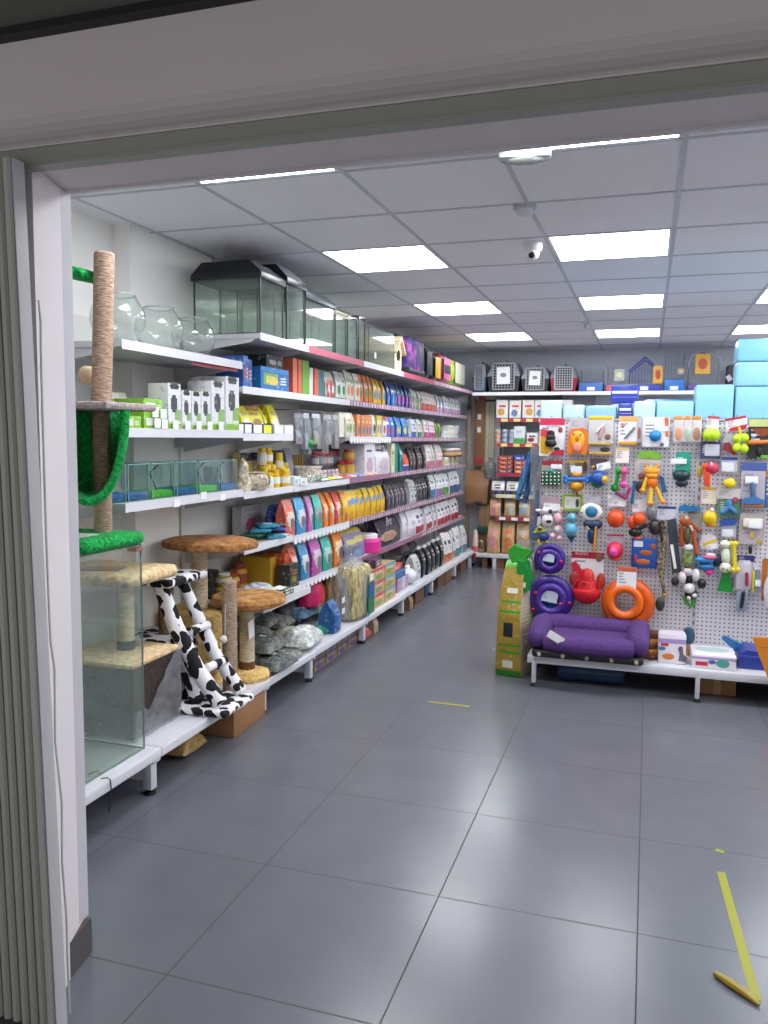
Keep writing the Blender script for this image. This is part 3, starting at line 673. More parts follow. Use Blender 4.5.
obj('sealed_edges', edge_bm(.003, .427, .003, .697, .004, .826, .005), M('#5c7c74', .2), t)
obj('base_strip', bx(bx(new(), .0, .02, 0, .7, -.001, .003), .41, .43, 0, .7, -.001, .003), M('#d8dadc', .4), t)
obj('corner_clip', bx(new(), .395, .436, .655, .705, .80, .815, .003), M('#a8705c', .4), t)
t = thing('black_wire', 'thin black wire tied around the front of the near base shelf', 'wire', (-1.823, 2.42, .19))
obj('loop', tube(new(), [(-.03, 0, .004), (-.004, 0, .012), (.006, .004, .004), (.008, .006, -.03), (.003, .004, -.06), (.002, 0, -.12)], .0022, 6), BLACKP, t)
obj('knot', tube(new(), [(-.10, .02, .003), (-.08, .05, .008), (-.06, .03, .006), (-.05, .07, .003)], .002, 6), BLACKP, t)
# ------------------------------------------------------------------ cat trees
def slab(b, x0, x1, y0, y1, z0, z1, r=.02, mi=0): return bx(b, x0, x1, y0, y1, z0, z1, r, mi, seg=3)
t = thing('cat_tree', 'green plush cat tree with rope post and hammock, on the glass tank', 'cat tree', (-2.0, 2.50, 1.024))
obj('base', slab(new(), -.26, .165, -.16, .20, 0, .05, .022), GREENP, t)
obj('scratching_post', lathe(new(), [(.036, .53), (.036, 1.07), (.03, 1.076), (0, 1.076)], (.06, .05, 0), 20), SISAL, t).rotation_euler = (0, .05, 0)
obj('scratching_post', lathe(new(), [(.034, .04), (.034, .51)], (.03, .12, 0), 20), SISAL, t)
obj('upper_shelf', bx(new(), -.24, .25, -.14, .16, .505, .532, .01), TAUPE, t)
b = new(); rings = []
n = 22
for kk, off in ((0, 0.0), (1, .02)):
    pass
for y in (-.14, .15):
    for R in (.135, .117):
        ring = []
        for i in range(n+1):
            a = -PI*i/n; ex = R*math.cos(a); ez = (.33 if R > .13 else .312)*math.sin(a)*(1)
            ring.append(b.verts.new((ex*1.0+.01, y, .507+ez*.98)))
        rings.append(ring)
o_, i_, o2_, i2_ = rings[0], rings[1], rings[2], rings[3]
for i in range(n):
    b.faces.new((o_[i], o_[i+1], o2_[i+1], o2_[i])); b.faces.new((i_[i], i2_[i], i2_[i+1], i_[i+1]))
    b.faces.new((o_[i], i_[i], i_[i+1], o_[i+1])); b.faces.new((o2_[i], o2_[i+1], i2_[i+1], i2_[i]))
for q in (0, n): b.faces.new((o_[q], o2_[q], i2_[q], i_[q]))
bk_ = [b.verts.new((.12*math.cos(-PI*i/n)+.01, .13, .507+.31*math.sin(-PI*i/n))) for i in range(n+1)]; b.faces.new(bk_)
h_ = obj('hammock', b, GREENP, t); h_.rotation_euler = (0, 0, .6); h_.location = (.045, .02, 0)
obj('rim', tube(new(), [(.126*math.cos(-PI*i/24)+.01, -.142, .505+.322*math.sin(-PI*i/24)) for i in range(25)], .016, 10), GREENP, h_)
obj('top_perch', bx(new(), -.24, .07, -.02, .16, 1.0, 1.04, .019, rot=Matrix.Rotation(.22, 4, 'Y'), seg=3), GREENP, t)
obj('toy_ball', ell(new(), (-.01, .1, .64), (.035, .035, .035)), M('#dcc0a0', .9), t)
obj('tag_card', bx(new(), -.10, .08, -.10, .03, .050, .0525), M('#d8dcd8', .4), t)
# second: plush box with post and square platform
t = thing('cat_tree', 'cat tree with beige platforms on a dark box wrapped in plastic film', 'cat tree', (-2.15, 2.95, .193))
obj('den_box', bx(new(), -.185, .18, -.17, .19, .0, .30, .004, mi=0), [GREYC], t)
obj('den_side', bx(new(), .1805, .184, -.165, .185, .004, .30), BRNC, t)
obj('den_top', bx(new(), -.19, .187, -.175, .195, .295, .315, .008), BEIGEP, t)
pst = obj('scratching_post', lathe(new(), [(.037, .315), (.037, .62), (.03, .622)], (-.0, .05, 0), 20), SISALP, t)
obj('collar', lathe(new(), [(.039, .315), (.0395, .352), (.037, .354)], (0, .05, 0), 20), GREYC, pst)
obj('platform', bx(new(), -.27, .18, -.17, .20, .625, .68, .025, seg=4), BEIGEP, t)
obj('leaflet', bx(new(), -.12, .05, -.10, .0, .681, .684, rot=Matrix.Rotation(.3, 4, 'Z')), M('#9c6c4c', .4), t)
b = new()
nx = 16
# crumpled film pulled round the lower part of the box
def film(b, pts, z0, ztop):
    rows = []
    rr = random.Random(3)
    for j in range(9):
        row = []
        for i, (x, y) in enumerate(pts):
            zt = ztop(i/(len(pts)-1)); q = j/8
            row.append(b.verts.new((x+rr.uniform(-.006, .006), y+rr.uniform(-.006, .006), z0+(zt-z0)*q)))
        rows.append(row)
    for j in range(8):
        for i in range(len(pts)-1): b.faces.new((rows[j][i], rows[j][i+1], rows[j+1][i+1], rows[j+1][i]))
pts = [(-.19+.40*i/10, -.19) for i in range(11)]+[(.205, -.17+.33*i/12) for i in range(13)]
film(b, pts, .004, lambda q: .20-.08*math.sin(q*3.0) if q < .6 else .10+.5*(q-.6)*1.25)
o = obj('plastic_film', b, WRAP, t)
# third: cow print with ladder
t = thing('cat_tree', 'cow-print plush cat tree with a ladder sloping down to the base', 'cat tree', (-2.0, 3.27, .193))
obj('base', bx(new(), -.30, .265, -.15, .15, 0, .032, .015, seg=3), COW, t)
obj('den_box', bx(new(), -.32, -.03, -.12, .14, .03, .315, .02, seg=3), COW, t)
obj('front_panel', bx(new(), .0, .03, -.09, .06, .02, .34, .012, rot=Matrix.Rotation(-.35, 4, 'Y'), seg=3), COW, t)
obj('top_platform', bx(new(), -.34, -.01, -.14, .20, .565, .60, .016, seg=3), COW, t)
obj('scratching_post', lathe(new(), [(.036, .30), (.036, .58)], (-.14, .03, 0), 18), fuzzy('brown_sisal', '#6c543e', '#9c8262', 30, .8, .9, stretch=(1, 1, 6)), t)
obj('post_wrap', lathe(new(), [(.0375, .47), (.0375, .50)], (-.14, .03, 0), 18), M('#b8b0a8', .5), t)
ld = obj('ladder', tube(tube(new(), [(-.10, -.08, .57), (-.02, -.08, .38), (.08, -.08, .2), (.205, -.08, .045)], [.032, .037, .038, .036], 12), [(-.09, .08, .57), (.0, .09, .38), (.09, .10, .2), (.215, .10, .045)], [.026, .03, .032, .032], 12), COW, t)
for q in (.42, .72):
    x, z = -.09+.30*q, .585-.54*q
    obj('rung', tube(new(), [(x, -.06, z), (x+.01, .09, z)], .02, 10), COW, ld)
obj('price_sheet', bx(new(), -.22, -.06, -.13, .05, .601, .603), M('#b8d0d0', .3), t)
# fourth: brown round platform on a cream box
t = thing('cat_tree', 'cat tree with a round brown plush top and pale post on a cream box', 'cat tree', (-2.12, 3.60, .193))
obj('den_box', bx(new(), -.20, .125, -.09, .14, 0, .375, .02, seg=3), CREAMP, t)
obj('scratching_post', lathe(new(), [(.043, .37), (.043, .68)], (-.02, 0, 0), 20), SISALP, t)
obj('round_platform', lathe(new(), [(0, .68), (.22, .69), (.245, .695), (.25, .71), (.245, .725), (.21, .735), (0, .733)], (.045, 0, 0), 36, sx=1.0, sy=.8), BROWNP, t)
# fifth: plain post with a ball on a cord
t = thing('scratching_post', 'upright sisal scratching post with a white ball hanging on a cord', 'scratching post', (-1.895, 3.465, .193))
obj('post', lathe(new(), [(.036, .02), (.036, .55), (.03, .556), (0, .556)], seg=20), SISAL, t)
obj('base', lathe(new(), [(.0, 0), (.055, 0), (.055, .015), (.04, .02), (0, .02)], seg=24), CREAMP, t)
b = obj('cord', tube(new(), [(.0, -.037, .45), (-.002, -.039, .4), (-.004, -.039, .30)], .0018, 6), M('#e8e4dc', .8), t)
obj('ball', ell(new(), (-.005, -.052, .28), (.017, .017, .02)), M('#ece8e4', .8), b)
# sixth: oval brown platform on a post
t = thing('cat_tree', 'short cat tree with an oval brown platform on a pale post', 'cat tree', (-1.94, 3.73, .193))
obj('base', lathe(new(), [(0, 0), (.095, 0), (.10, .02), (.09, .042), (.05, .05), (0, .05)], (.02, 0, 0), 30), CREAMP, t)
pst = obj('scratching_post', lathe(new(), [(.039, .05), (.039, .385)], seg=20), SISALP, t)
obj('collar', lathe(lathe(new(), [(.0405, .05), (.0405, .09)], seg=20), [(.0405, .355), (.0405, .385)], seg=20), fuzzy('brown_collar', '#5c3c20', '#7c5430', 40), pst)
obj('oval_platform', lathe(new(), [(0, .385), (.16, .385), (.185, .395), (.19, .415), (.18, .435), (.14, .442), (0, .44)], (.01, 0, 0), 36, sx=1.02, sy=1.0), fuzzy('tan_plush', '#8c5c2c', '#c89858', 26, .8), t)
obj('price_tag', bx(new(), .038, .04, -.06, .0, .22, .31, rot=Matrix.Rotation(.15, 4, 'X')), TAG, t)
# ------------------------------------------------------------------ fish bowls and filter boxes
for k, (u, r, lab) in enumerate(((121, .112, 'nearest of the three round glass fish bowls, left of the rope post top'), (161, .108, 'middle round glass fish bowl on the upper left shelf'), (195, .105, 'third glass fish bowl, before the first black-lidded aquarium'))):
    x = -2.09 if k == 0 else (-2.10 if k == 1 else -2.11); y = YL(u, x)
    t = thing('fish_bowl', lab, 'fish bowl', (x, y, 1.8125), group='glass fish bowls')
    pr_ = [(r*.55, 0)]+[(r*math.cos(a), r*.93+r*math.sin(a)*.95) for a in [(-1.1+.2*i) for i in range(10)]]+[(r*.62, r*1.78)]
    inner = [(a-.003, z+.002) for a, z in reversed(pr_)]
    obj('bowl', lathe(new(), pr_+inner, seg=32), CLEARBOWL, t)
    obj('rim', torus(new(), (0, 0, r*1.78), r*.62, .004, rot=Matrix.Identity(4), seg=32, s2=8), glassy('rim_glass', '#dfe8e4', haze='#f0f4f2', hazefac=.25), t)
o = obj('shelf_card', bx(new(), XF-.02, XF-.018, 3.30, 3.74, 1.762, 1.782), M('#b03444', .4)); tag(o, 'dark red strip card stuck beneath the fish bowl shelf', 'shelf card')
sB = 'shelf under the fish bowls'
FB = ['#e6e6ea', '#7cb828', '#3c4044', '#8cb46c', '#d8e0c8']
for k, (a, b_, h, d, nm) in enumerate(((171, 184, .20, .10, 'white filter box with a dark slim picture'), (185, 194, .175, .07, 'short white filter box beside the slim-picture box'), (194.5, 203.5, .175, .07, 'second short white filter box'), (204, 213, .18, .07, 'third short white filter box'), (214, 227, .235, .13, 'tall white filter box with a long grey picture'), (228, 241.5, .265, .13, 'tallest, rightmost white filter box'))):
    ya, yb = YL(a), YL(b_)
    o = package('box', 'filter', FB, (yb-ya)*.96, d, h, 'filter_box', nm+f' on the {sB}', 'box', (XF-.01-d/2, (ya+yb)/2, 1.4675), PI/2, 'aquarium filter boxes')
    lg = obj('brand_strip', bx(new(), -(yb-ya)*.34, (yb-ya)*.34, -d/2-.001, -d/2, h-.018, h-.008), M('#202226', .4), o)
for k, (a, b_, zz, h, nm) in enumerate(((147, 168, 0, .062, 'lower lime green box with white labels'), (147, 166, .063, .062, 'upper lime green box with white labels'), (124, 144, 0, .05, 'lime green packet lying beside the green plush hammock'))):
    ya, yb = YL(a), YL(b_)
    o = package('box', 'box', ['#86bc2c', '#8cc834', '#e8ece4', '#f0f0f0', '#e8ece4'], (yb-ya), .16, h, 'product_box', nm+f' on the {sB}', 'box', (XF-.09, (ya+yb)/2, 1.4675+zz), PI/2, 'lime green boxes')
t = package('pouch', 'food', ['#a8b088', '#c8c8b8', '#5c7a3c', '#e8e8e0', '#889068'], .13, .05, .15, 'product_packet', 'small green and white packet leaning behind the green boxes', 'packet', (-2.14, YL(118, -2.14), 1.4675), PI/2)
t = package('box', 'box', ['#b8a8b0', '#c8bcc4', '#8c8c94', '#e0e0e0', '#6c8c3c'], .12, .08, .12, 'product_box', 'greyish pink box behind the green plush hammock', 'box', (-2.12, YL(152, -2.12), 1.4675+.001), PI/2)
# price cards on that shelf
for k, (u, dz) in enumerate(((158, .06), (166, .055), (160, .015), (167, .012), (178, .01), (190, .01), (201, .01), (212, .01), (223, .01))):
    y = YL(u, -1.96)
    o = obj('price_card', bx(new(), XF+.0015, XF+.003, y-.022, y+.022, 1.458+dz, 1.498+dz), TAG); tag(o, f'white price card, {ORD[k]} from the left on the filter box shelf', 'price card', 'price cards on the filter box shelf')
# ------------------------------------------------------------------ small planted tanks (1.155)
GRB = fuzzy('blue_gravel', '#164a8c', '#3c88d0', 160, .8); GRG = fuzzy('green_gravel', '#2ca41c', '#5ce048', 160, .8)
tk = ((109, 127, 'b'), (128.5, 151, 'b'), (152.5, 176, 'g'), (177.5, 198.5, 'b'), (200, 220.5, 'g'), (222, 238, 'b'))
nm = ['leftmost small glass tank with blue gravel, partly behind the plush hammock', 'small glass tank with blue gravel beside the plush hammock', 'small glass tank with green gravel between two blue ones', 'small glass tank with blue gravel between the two green ones', 'small glass tank with green gravel and a price card', 'rightmost small glass tank with blue gravel beside the cracked stone jug']
for (a, b_, c), lab in zip(tk, nm):
    ya, yb = YL(a, -1.99), YL(b_, -1.99); y = (ya+yb)/2; w_ = (yb-ya)*.95
    t = thing('betta_tank', lab, 'fish tank', (-2.065, y, 1.168), group='small gravel fish tanks')
    obj('glass_walls', tank_bm(-.07, .07, -w_/2, w_/2, .002, .155, .003), glassy('aqua_tint', '#f6fbfa'), t)
    obj('gravel', bx(new(), -.064, .064, -w_/2+.005, w_/2-.005, .006, .036, .006), GRB if c == 'b' else GRG, t)
    obj('sealed_edges', edge_bm(-.069, .069, -w_/2+.001, w_/2-.001, .003, .154, .0028), M('#8cbcb0', .2), t)
    if c == 'g' or lab[0] == 'r': obj('filter_stick', tube(new(), [(.03, .01, .03), (.0, -.0, .11), (.03, .02, .145)], .0035, 6), BLACKP, t)
for k, u in enumerate((178, 205, 224)):
    y = YL(u, -1.96)
    o = obj('price_card', bx(new(), XF+.0015, XF+.003, y-.026, y+.026, 1.148-.02*(k != 1), 1.18-.02*(k != 1)), TAG); tag(o, f'white price card, {ORD[k]} from the left under the gravel tanks', 'price card', 'price cards on the gravel tank shelf')
# ceramic ornaments, bottles, jars on the 1.155 / 1.14 shelf
STONE = fuzzy('crackled_stone', '#8c7c68', '#e2d8c4', 40, .8); zc = 1.1525
t = thing('stone_jug', 'pale crackled ornament jug with a pointed spout', 'aquarium ornament', (-2.03, YL(243, -2.03), zc))
obj('jug_body', lathe(new(), [(.0, 0), (.04, 0), (.05, .025), (.045, .055), (.03, .085), (.028, .11), (.034, .125), (.026, .128)], seg=20), STONE, t); obj('spout', tube(new(), [(0, 0, .10), (.01, -.01, .14), (.005, -.02, .175)], [.03, .022, .004], 12), STONE, t)
t = thing('stone_pot', 'round crackled stone pot with a dark hole', 'aquarium ornament', (-2.0, YL(256, -2.0), zc))
obj('pot_body', lathe(new(), [(0, 0), (.045, 0), (.068, .03), (.072, .055), (.06, .08), (.05, .09), (.055, .096), (.048, .098), (0, .09)], seg=24), STONE, t)
obj('opening', ell(new(), (.048, .042, .052), (.014, .018, .028)), M('#1c1410', .9), t)
YEL = '#e0b410'
cnt = 0
for (u, x, z, h, r) in ((262, -2.16, 0, .12, .03), (267, -2.16, 0, .12, .03), (272, -2.16, 0, .12, .03), (264, -2.1, 0, .11, .028), (270, -2.08, 0, .10, .03), (269, -2.02, 0, .085, .026), (275, -2.03, 0, .10, .028), (281, -2.05, 0, .11, .034), (285, -2.0, 0, .10, .03), (262, -2.16, .122, .10, .028), (268, -2.16, .122, .10, .028), (279, -2.14, .10, .10, .03), (284, -2.13, 0, .13, .036)):
    cnt += 1
    if z == .10: z = .0; h = .19
    package('jar', 'plain', [YEL, YEL, '#e6e8dc'] if cnt % 2 else ['#e8e0c0', '#ecc420', '#dfe6e8'], 2*r, 2*r, h, 'care_bottle', f'yellow-capped fish care bottle, {ORD[cnt-1]} of the cluster beside the stone pot', 'bottle', (x, YL(u, x), zc+z), PI/2, 'yellow care bottles')
for k, (u, x, w_, h, cols, lab) in enumerate(((212, -2.25, .10, .12, ['#9ca4b0', '#b0b8c4', '#5c646c', '#e0e0e0', '#808890'], 'grey card box high behind the gravel tanks'), (241, -2.27, .11, .19, ['#c8b060', '#3c3834', '#d8c860', '#e0e0d8', '#4c4848'], 'yellow and black box behind the stone jug'), (248, -2.24, .15, .18, ['#b8ac98', '#2c2c34', '#e0c840', '#e0e0e0', '#c8b458'], 'pale box with a yellow stripe behind the stone jug'), (262, -2.27, .22, .19, ['#2c3440', '#382c40', '#4c8c48', '#586078', '#343c58'], 'dark box with green print behind the yellow bottles'), (276, -2.27, .2, .2, ['#3c4660', '#343c58', '#58627c', '#6c7488', '#444e68'], 'dark slate box behind the yellow bottles'))):
    package('box', 'box', cols, w_, .05, h, 'product_box', lab, 'box', (x, YL(u, x), zc), PI/2, 'boxes at the back of the gravel tank shelf')
package('pouch', 'plain', ['#9c9cac'], .10, .06, .21, 'clear_packet', 'pointed clear packet standing behind the yellow bottles', 'packet', (-2.18, YL(286, -2.18), zc), PI/2)
BAS = fuzzy('woven_white_basket', '#b8a898', '#ece6dc', 60, .9)
t = thing('wicker_basket', 'white woven basket of small items', 'basket', (-2.12, YL(305, -2.12), zc)); obj('basket_body', lathe(new(), [(.085, 0), (.095, .04), (.105, .09), (.10, .095), (.09, .04), (0, .01)], seg=28), BAS, t); obj('rim', torus(new(), (0, 0, .092), .102, .008, rot=Matrix.Identity(4)), BAS, t)
t = thing('glass_dish', 'small clear glass dish in front of the basket', 'dish', (-2.01, YL(314, -2.01), zc)); obj('dish_body', lathe(new(), [(.03, 0), (.045, .005), (.055, .045), (.052, .045), (.042, .009), (0, .006)], seg=24), CLEARBOWL, t)
for k, (u, x, w_, h, cols, lab) in enumerate(((291, -2.01, .09, .055, ['#e6ecec', '#dfe8ea', '#98b8c0', '#e8e8e8', '#c8d8d8'], 'small white and blue carton right of the yellow bottles'), (298, -2.0, .10, .04, ['#eceeee', '#e4e8e8', '#a8c0c4', '#d8d8d8', '#e8e8e8'], 'low white carton with grey print before the basket'))):
    package('box', 'box', cols, w_, .08, h, 'product_box', lab, 'box', (x, YL(u, x), zc), PI/2)
for k in range(5):
    y = YL(292+k*2.6, -2.20); t = tag(obj('wooden_stick', tube(new(), [(-2.20, y, zc), (-2.21, y+.01, zc+.17)], .009, 8), M('#a8803c', .7)), f'tan chew stick, {ORD[k]} from the left behind the basket', 'chew stick', 'tan chew sticks behind the basket')
for k in range(7):
    u = 315+k*3.6
    package('jar', 'plain', ['#8c7480', '#b83444', ['#d8c8d0', '#68a098', '#d8a8b4', '#c0b8b0'][k % 4]], .055, .055, .105, 'treat_jar', f'small treat jar with a red lid, {ORD[k]} from the left of the raised row', 'jar', (-2.17, YL(u, -2.17), zc+.082), PI/2, 'red-lidded treat jars')
t = tag(obj('jar_riser', bx(new(), -2.23, -2.12, YL(311, -2.17), YL(342, -2.17), zc, zc+.0805, .004), M('#3c2838', .5)), 'dark plum riser step under the red-lidded jars', 'riser')
for k in range(6):
    package('jar', 'plain', ['#c8a8b4', '#e8e0e8', '#e0c8d0'], .04, .04, .065, 'treat_jar', f'tiny pink jar, {ORD[k]} from the left in front of the plum riser', 'jar', (-2.09, YL(316+k*4, -2.09), zc), PI/2, 'tiny pink jars')
for k, (u, x, w_, h, lab) in enumerate(((341, -2.1, .075, .12, 'left'), (348, -2.06, .10, .125, 'wide right'))):
    package('jar', 'plain', ['#b88828', '#a83030', '#c89c3c'], w_, w_, h, 'treat_jar', f'{lab} amber jar with a brick red lid on the middle shelf', 'jar', (x, YL(u, x), zc), PI/2, 'amber jars')
package('jar', 'plain', ['#b88828', '#a83030', '#c89c3c'], .085, .085, .075, 'treat_jar', 'small amber jar stacked on the wide amber jar', 'jar', (-2.06, YL(348.5, -2.06), zc+.1255), PI/2, 'amber jars')
package('pouch', 'plain', ['#a88c50', '#98803c'], .06, .04, .10, 'treat_bag', 'narrow tan treat bag beside the amber jars', 'bag', (-2.06, YL(357, -2.06), zc), PI/2)
for k, (u, cols, lab) in enumerate(((324, ['#58a07c', '#e8e8e0', '#2c8c5c', '#f0f0f0', '#d8e4d8'], 'green and white'), (331, ['#e8d830', '#e8e030', '#f0f0e8', '#c8c8b0', '#48a080'], 'yellow'), (338, ['#e8e4e0', '#f0ece8', '#48947c', '#c84c34', '#e8e8e8'], 'white'), (345, ['#e05a28', '#e86830', '#f0e8e0', '#d8a88c', '#e87848'], 'vermilion'), (352, ['#b8a8c8', '#d8d0e0', '#6c88c8', '#e8e8e8', '#8c9cd0'], 'lilac'), (359, ['#6c8cc8', '#88a4d8', '#e8e8f0', '#c8d0e8', '#c8a8c0'], 'cornflower'), (366, ['#e87838', '#f08848', '#e8c8c0', '#f0e0d0', '#d86850'], 'orange'), (373, ['#ec8c30', '#f0a048', '#f0d8b0', '#e8e0d0', '#e07030'], 'amber orange'))):
    package('pillow', 'box', cols, .13, .17, .028, 'treat_packet', f'flat {lab} treat packet lying at the middle shelf edge', 'packet', (-2.06, YL(u, -2.0), zc+.001), PI/2+.1*(k % 3-1), 'flat treat packets', sub=False)
for k in range(3):
    package('pillow', 'window', ['#c8b8a8', '#d8ccc0', '#5c9c84', '#e8e0d8', '#a88c78'], .16, .12, .05, 'treat_packet', f'beige clear treat packet, {ORD[k]} before the white food carton', 'packet', (-2.15, YL(357+k*5, -2.1), zc+.002), PI/2+.3*k, 'beige treat packets', sub=False)
# yellow pouches in trays on the 1.44 shelf (bay 3)
zy = 1.4525
for k, (a, b_, lab, c) in enumerate(((238, 255, 'navy tray of brown-backed yellow pouches', '#262a68'), (255, 275, 'navy tray under the white-fronted yellow pouches', '#2c3070'), (276, 296, 'slim white tray with the upright yellow pouch', '#b8bcc8'))):
    ya, yb = YL(a), YL(b_); t = thing('display_tray', lab, 'tray', (XF-.155, (ya+yb)/2, zy), group='display trays of yellow pouches')
    h = (yb-ya)/2-.004; b = new(); bx(b, -.14, .14, -h, h, 0, .004); bx(b, .136, .14, -h, h, .004, .055); bx(b, -.14, -.136, -h, h, .004, .09); bx(b, -.136, .136, -h, -h+.003, .004, .06); bx(b, -.136, .136, h-.003, h, .004, .06)
    obj('tray_body', b, M(c, .4), t)
    for q in range(2): obj('price_card', bx(new(), .141, .1425, -h+.01+q*h, -h+.01+q*h+h*.8, .006, .05), TAG if not (k == 1 and q == 1) else M('#e4ec28', .5), t)
for k in range(11):
    u = 240+k*4.7
    y = YL(u); dx = .06+.03*(k % 2)
    package('pouch', 'food', ['#e6e01c', '#ece628', '#e8e8dc', '#c8b8a8', '#9c8048'] if k % 3 else ['#e0dc20', '#b08448', '#98703c', '#a8905c', '#d8d020'], .11, .045, .15 if k < 9 else .165, 'treat_pouch', f'yellow treat pouch, {ORD[k]} from the left in the display trays', 'bag', (XF-dx-.02, y, zy+.0045), PI/2, 'yellow treat pouches', rot=(-.25, 0, PI/2+.35*(k % 3-1)))
# hanging clear packets between (bay 4 has no shelf at 1.43)
rod = obj('display_rail', tube(tube(new(), [(-2.30, YL(299), 1.60), (-2.00, YL(299), 1.60)], .004, 6), [(-2.0, YL(299), 1.60), (-2.0, YL(338), 1.60)], .004, 6), CHROME); tag(rod, 'chrome rail from which clear packets hang', 'rail')
pk = (('#a8a0a8', '#a83c50', 'rosy'), ('#a8b0bc', '#c8ccd4', 'bluish grey'), ('#a0a8b8', '#1e9050', 'grey with a green ball'), ('#b4b090', '#c8d828', 'lime edged'), ('#8c9480', '#a89878', 'olive'), ('#a89c90', '#8c5c44', 'brown'), ('#b8b4ac', '#c8c4bc', 'pale'), ('#98907c', '#b83c38', 'red speckled'))
for k, (c1, c2, nm_) in enumerate(pk):
    y = YL(301+k*4.9, -1.99); h = .19+.03*(k % 3)
    t = thing('hanging_packet', f'{nm_} clear toy packet, {ORD[k]} from the left on the chrome rail', 'packet', (-2.012+.02*(k % 2), y, 1.585-h), PI/2+.2*(k % 3-1), 'clear packets on the chrome rail')
    obj('film', pouch_bm(.085, .03, h, pattern('plain', random)), WRAP, t)
    obj('contents', pouch_bm(.06, .02, h*.45, pattern('dark', random.Random(k))), [M(c1, .4), M(c1, .4), M(c2, .4), M('#d8d8d8', .4), M(c2, .4)], t)
    obj('header_card', bx(new(), -.04, .04, -.002, .002, h*.86, h), TAG if k % 2 else M(c1, .4), t)
obj2 = thing('toy_ball', 'small green ball in the hanging packets', 'ball', (-1.975, YL(311), 1.40)); obj('ball', ell(new(), (0, 0, 0), (.024, .024, .024)), M('#1a9050', .4), obj2); obj('seam', torus(new(), (0, 0, 0), .024, .0012), M('#106c38', .5), obj2)
# ------------------------------------------------------------------ aquariums on top (1.957)
zt = 1.9575
def lid_tank(label, y0, y1, x0, x1, h, lid, mats, front_bow=0):
    t = thing('aquarium', label, 'aquarium', (x0, y0, zt+.0005), group='glass aquariums on the top shelf')
    X_, L = x1-x0, y1-y0
    obj('glass_walls', tank_bm(0, X_, 0, L, .004, h, .005), GLASSG, t)
    obj('sealed_edges', edge_bm(.002, X_-.002, .002, L-.002, .004, h, .007), SEAL, t)
    if lid:
        b = new(); bx(b, -.012, X_+.012, -.012, L+.012, h-.012, h+.022, .003)
        A = [(-.008, -.008), (X_+.008, -.008), (X_+.008, L+.008), (-.008, L+.008)]; B = [(.035, .02), (X_-.07, .02), (X_-.07, L-.02), (.035, L-.02)]
        va = [b.verts.new((*p, h+.022)) for p in A]; vb = [b.verts.new((*p, h+lid)) for p in B]
        for i in range(4): b.faces.new((va[i], va[(i+1) % 4], vb[(i+1) % 4], vb[i])).material_index = 1 if i == 1 else 0
        b.faces.new(vb); b.faces.new(va[::-1])
        obj('hood', b, mats, t)
    return t
LK = [M('#15181f', .35), M('#8f959c', .25, .4)]
t = lid_tank('first aquarium with a black hood at the near end of the top shelf', 3.80, 4.07, -2.27, -1.89, .29, .085, LK)
b = new()
for x in (.11, .23, .33): bx(b, x-.003, x+.003, .268-.006, .268, .006, .287)
obj('glass_ribs', b, SEAL, t)
t = lid_tank('second aquarium, taller, its black hood with a grey slanted front', 4.105, 4.34, -2.29, -1.885, .315, .10, LK)
t = lid_tank('third aquarium, the longest, with a dark grey sloping hood', 4.36, 4.80, -2.29, -1.885, .28, .075, [M('#3a3f44', .35), M('#5c6468', .3, .3)])
t = lid_tank('small square tank with a cream trim beside the long aquarium', 4.87, 5.06, -2.22, -1.90, .265, 0, LK); obj('trim', edge_bm(.002, .318, .002, .188, .255, .265, .02), M('#cfc69c', .4), t)
t = lid_tank('small plain glass tank, second after the long aquarium', 5.09, 5.27, -2.24, -1.90, .275, 0, LK)
t = lid_tank('slim tall glass tank before the low glass tank', 5.29, 5.42, -2.24, -1.895, .30, 0, LK)
t = thing('aquarium', 'low clear glass tank without a lid before the birdhouse', 'aquarium', (-2.28, 5.50, zt+.0005), group='glass aquariums on the top shelf')
obj('glass_walls', tank_bm(0, .385, 0, .60, .004, .26, .005), GLASSG, t); obj('sealed_edges', edge_bm(.002, .383, .002, .598, .004, .26, .004), M('#6c9488', .2), t); obj('price_sticker', bx(new(), .3865, .388, .12, .16, .05, .09), TAG, t)
# birdhouse
t = thing('birdhouse', 'unpainted wooden birdhouse with a round hole on the top shelf', 'birdhouse', (-2.06, 6.24, zt))
WD = fuzzy('raw_pine', '#c8ac88', '#e4d0ac', 8, .1, .7, stretch=(1, 1, 8))
b = new(); prism(b, [(-.09, 0), (.09, 0), (.09, .17), (0, .26), (-.09, .17)], -.155, -.135, 'X'); obj('back_wall_board', b, WD, t)
b = new(); prism(b, [(-.09, 0), (.09, 0), (.09, .17), (0, .26), (-.09, .17)], .135, .155, 'X'); fr_ = obj('front_board', b, WD, t)
obj('entrance_hole', lathe(new(), [(0, 0), (.045, 0), (.045, .004), (0, .004)], (.1555, 0, .13), 24, mat=Matrix.Rotation(PI/2, 4, 'Y')), M('#0c0a08', .9), fr_)
obj('side_board', bx(bx(new(), -.135, .135, -.09, -.075, 0, .17), -.135, .135, .075, .09, 0, .17), WD, t)
obj('floor_board', bx(new(), -.135, .135, -.075, .075, 0, .012), WD, t)
for s in (-1, 1):
    b = new(); prism(b, [(0, .262), (s*.125, .135), (s*.125, .15), (0, .277)], -.175, .185, 'X'); obj('roof_board', b, WD, t)
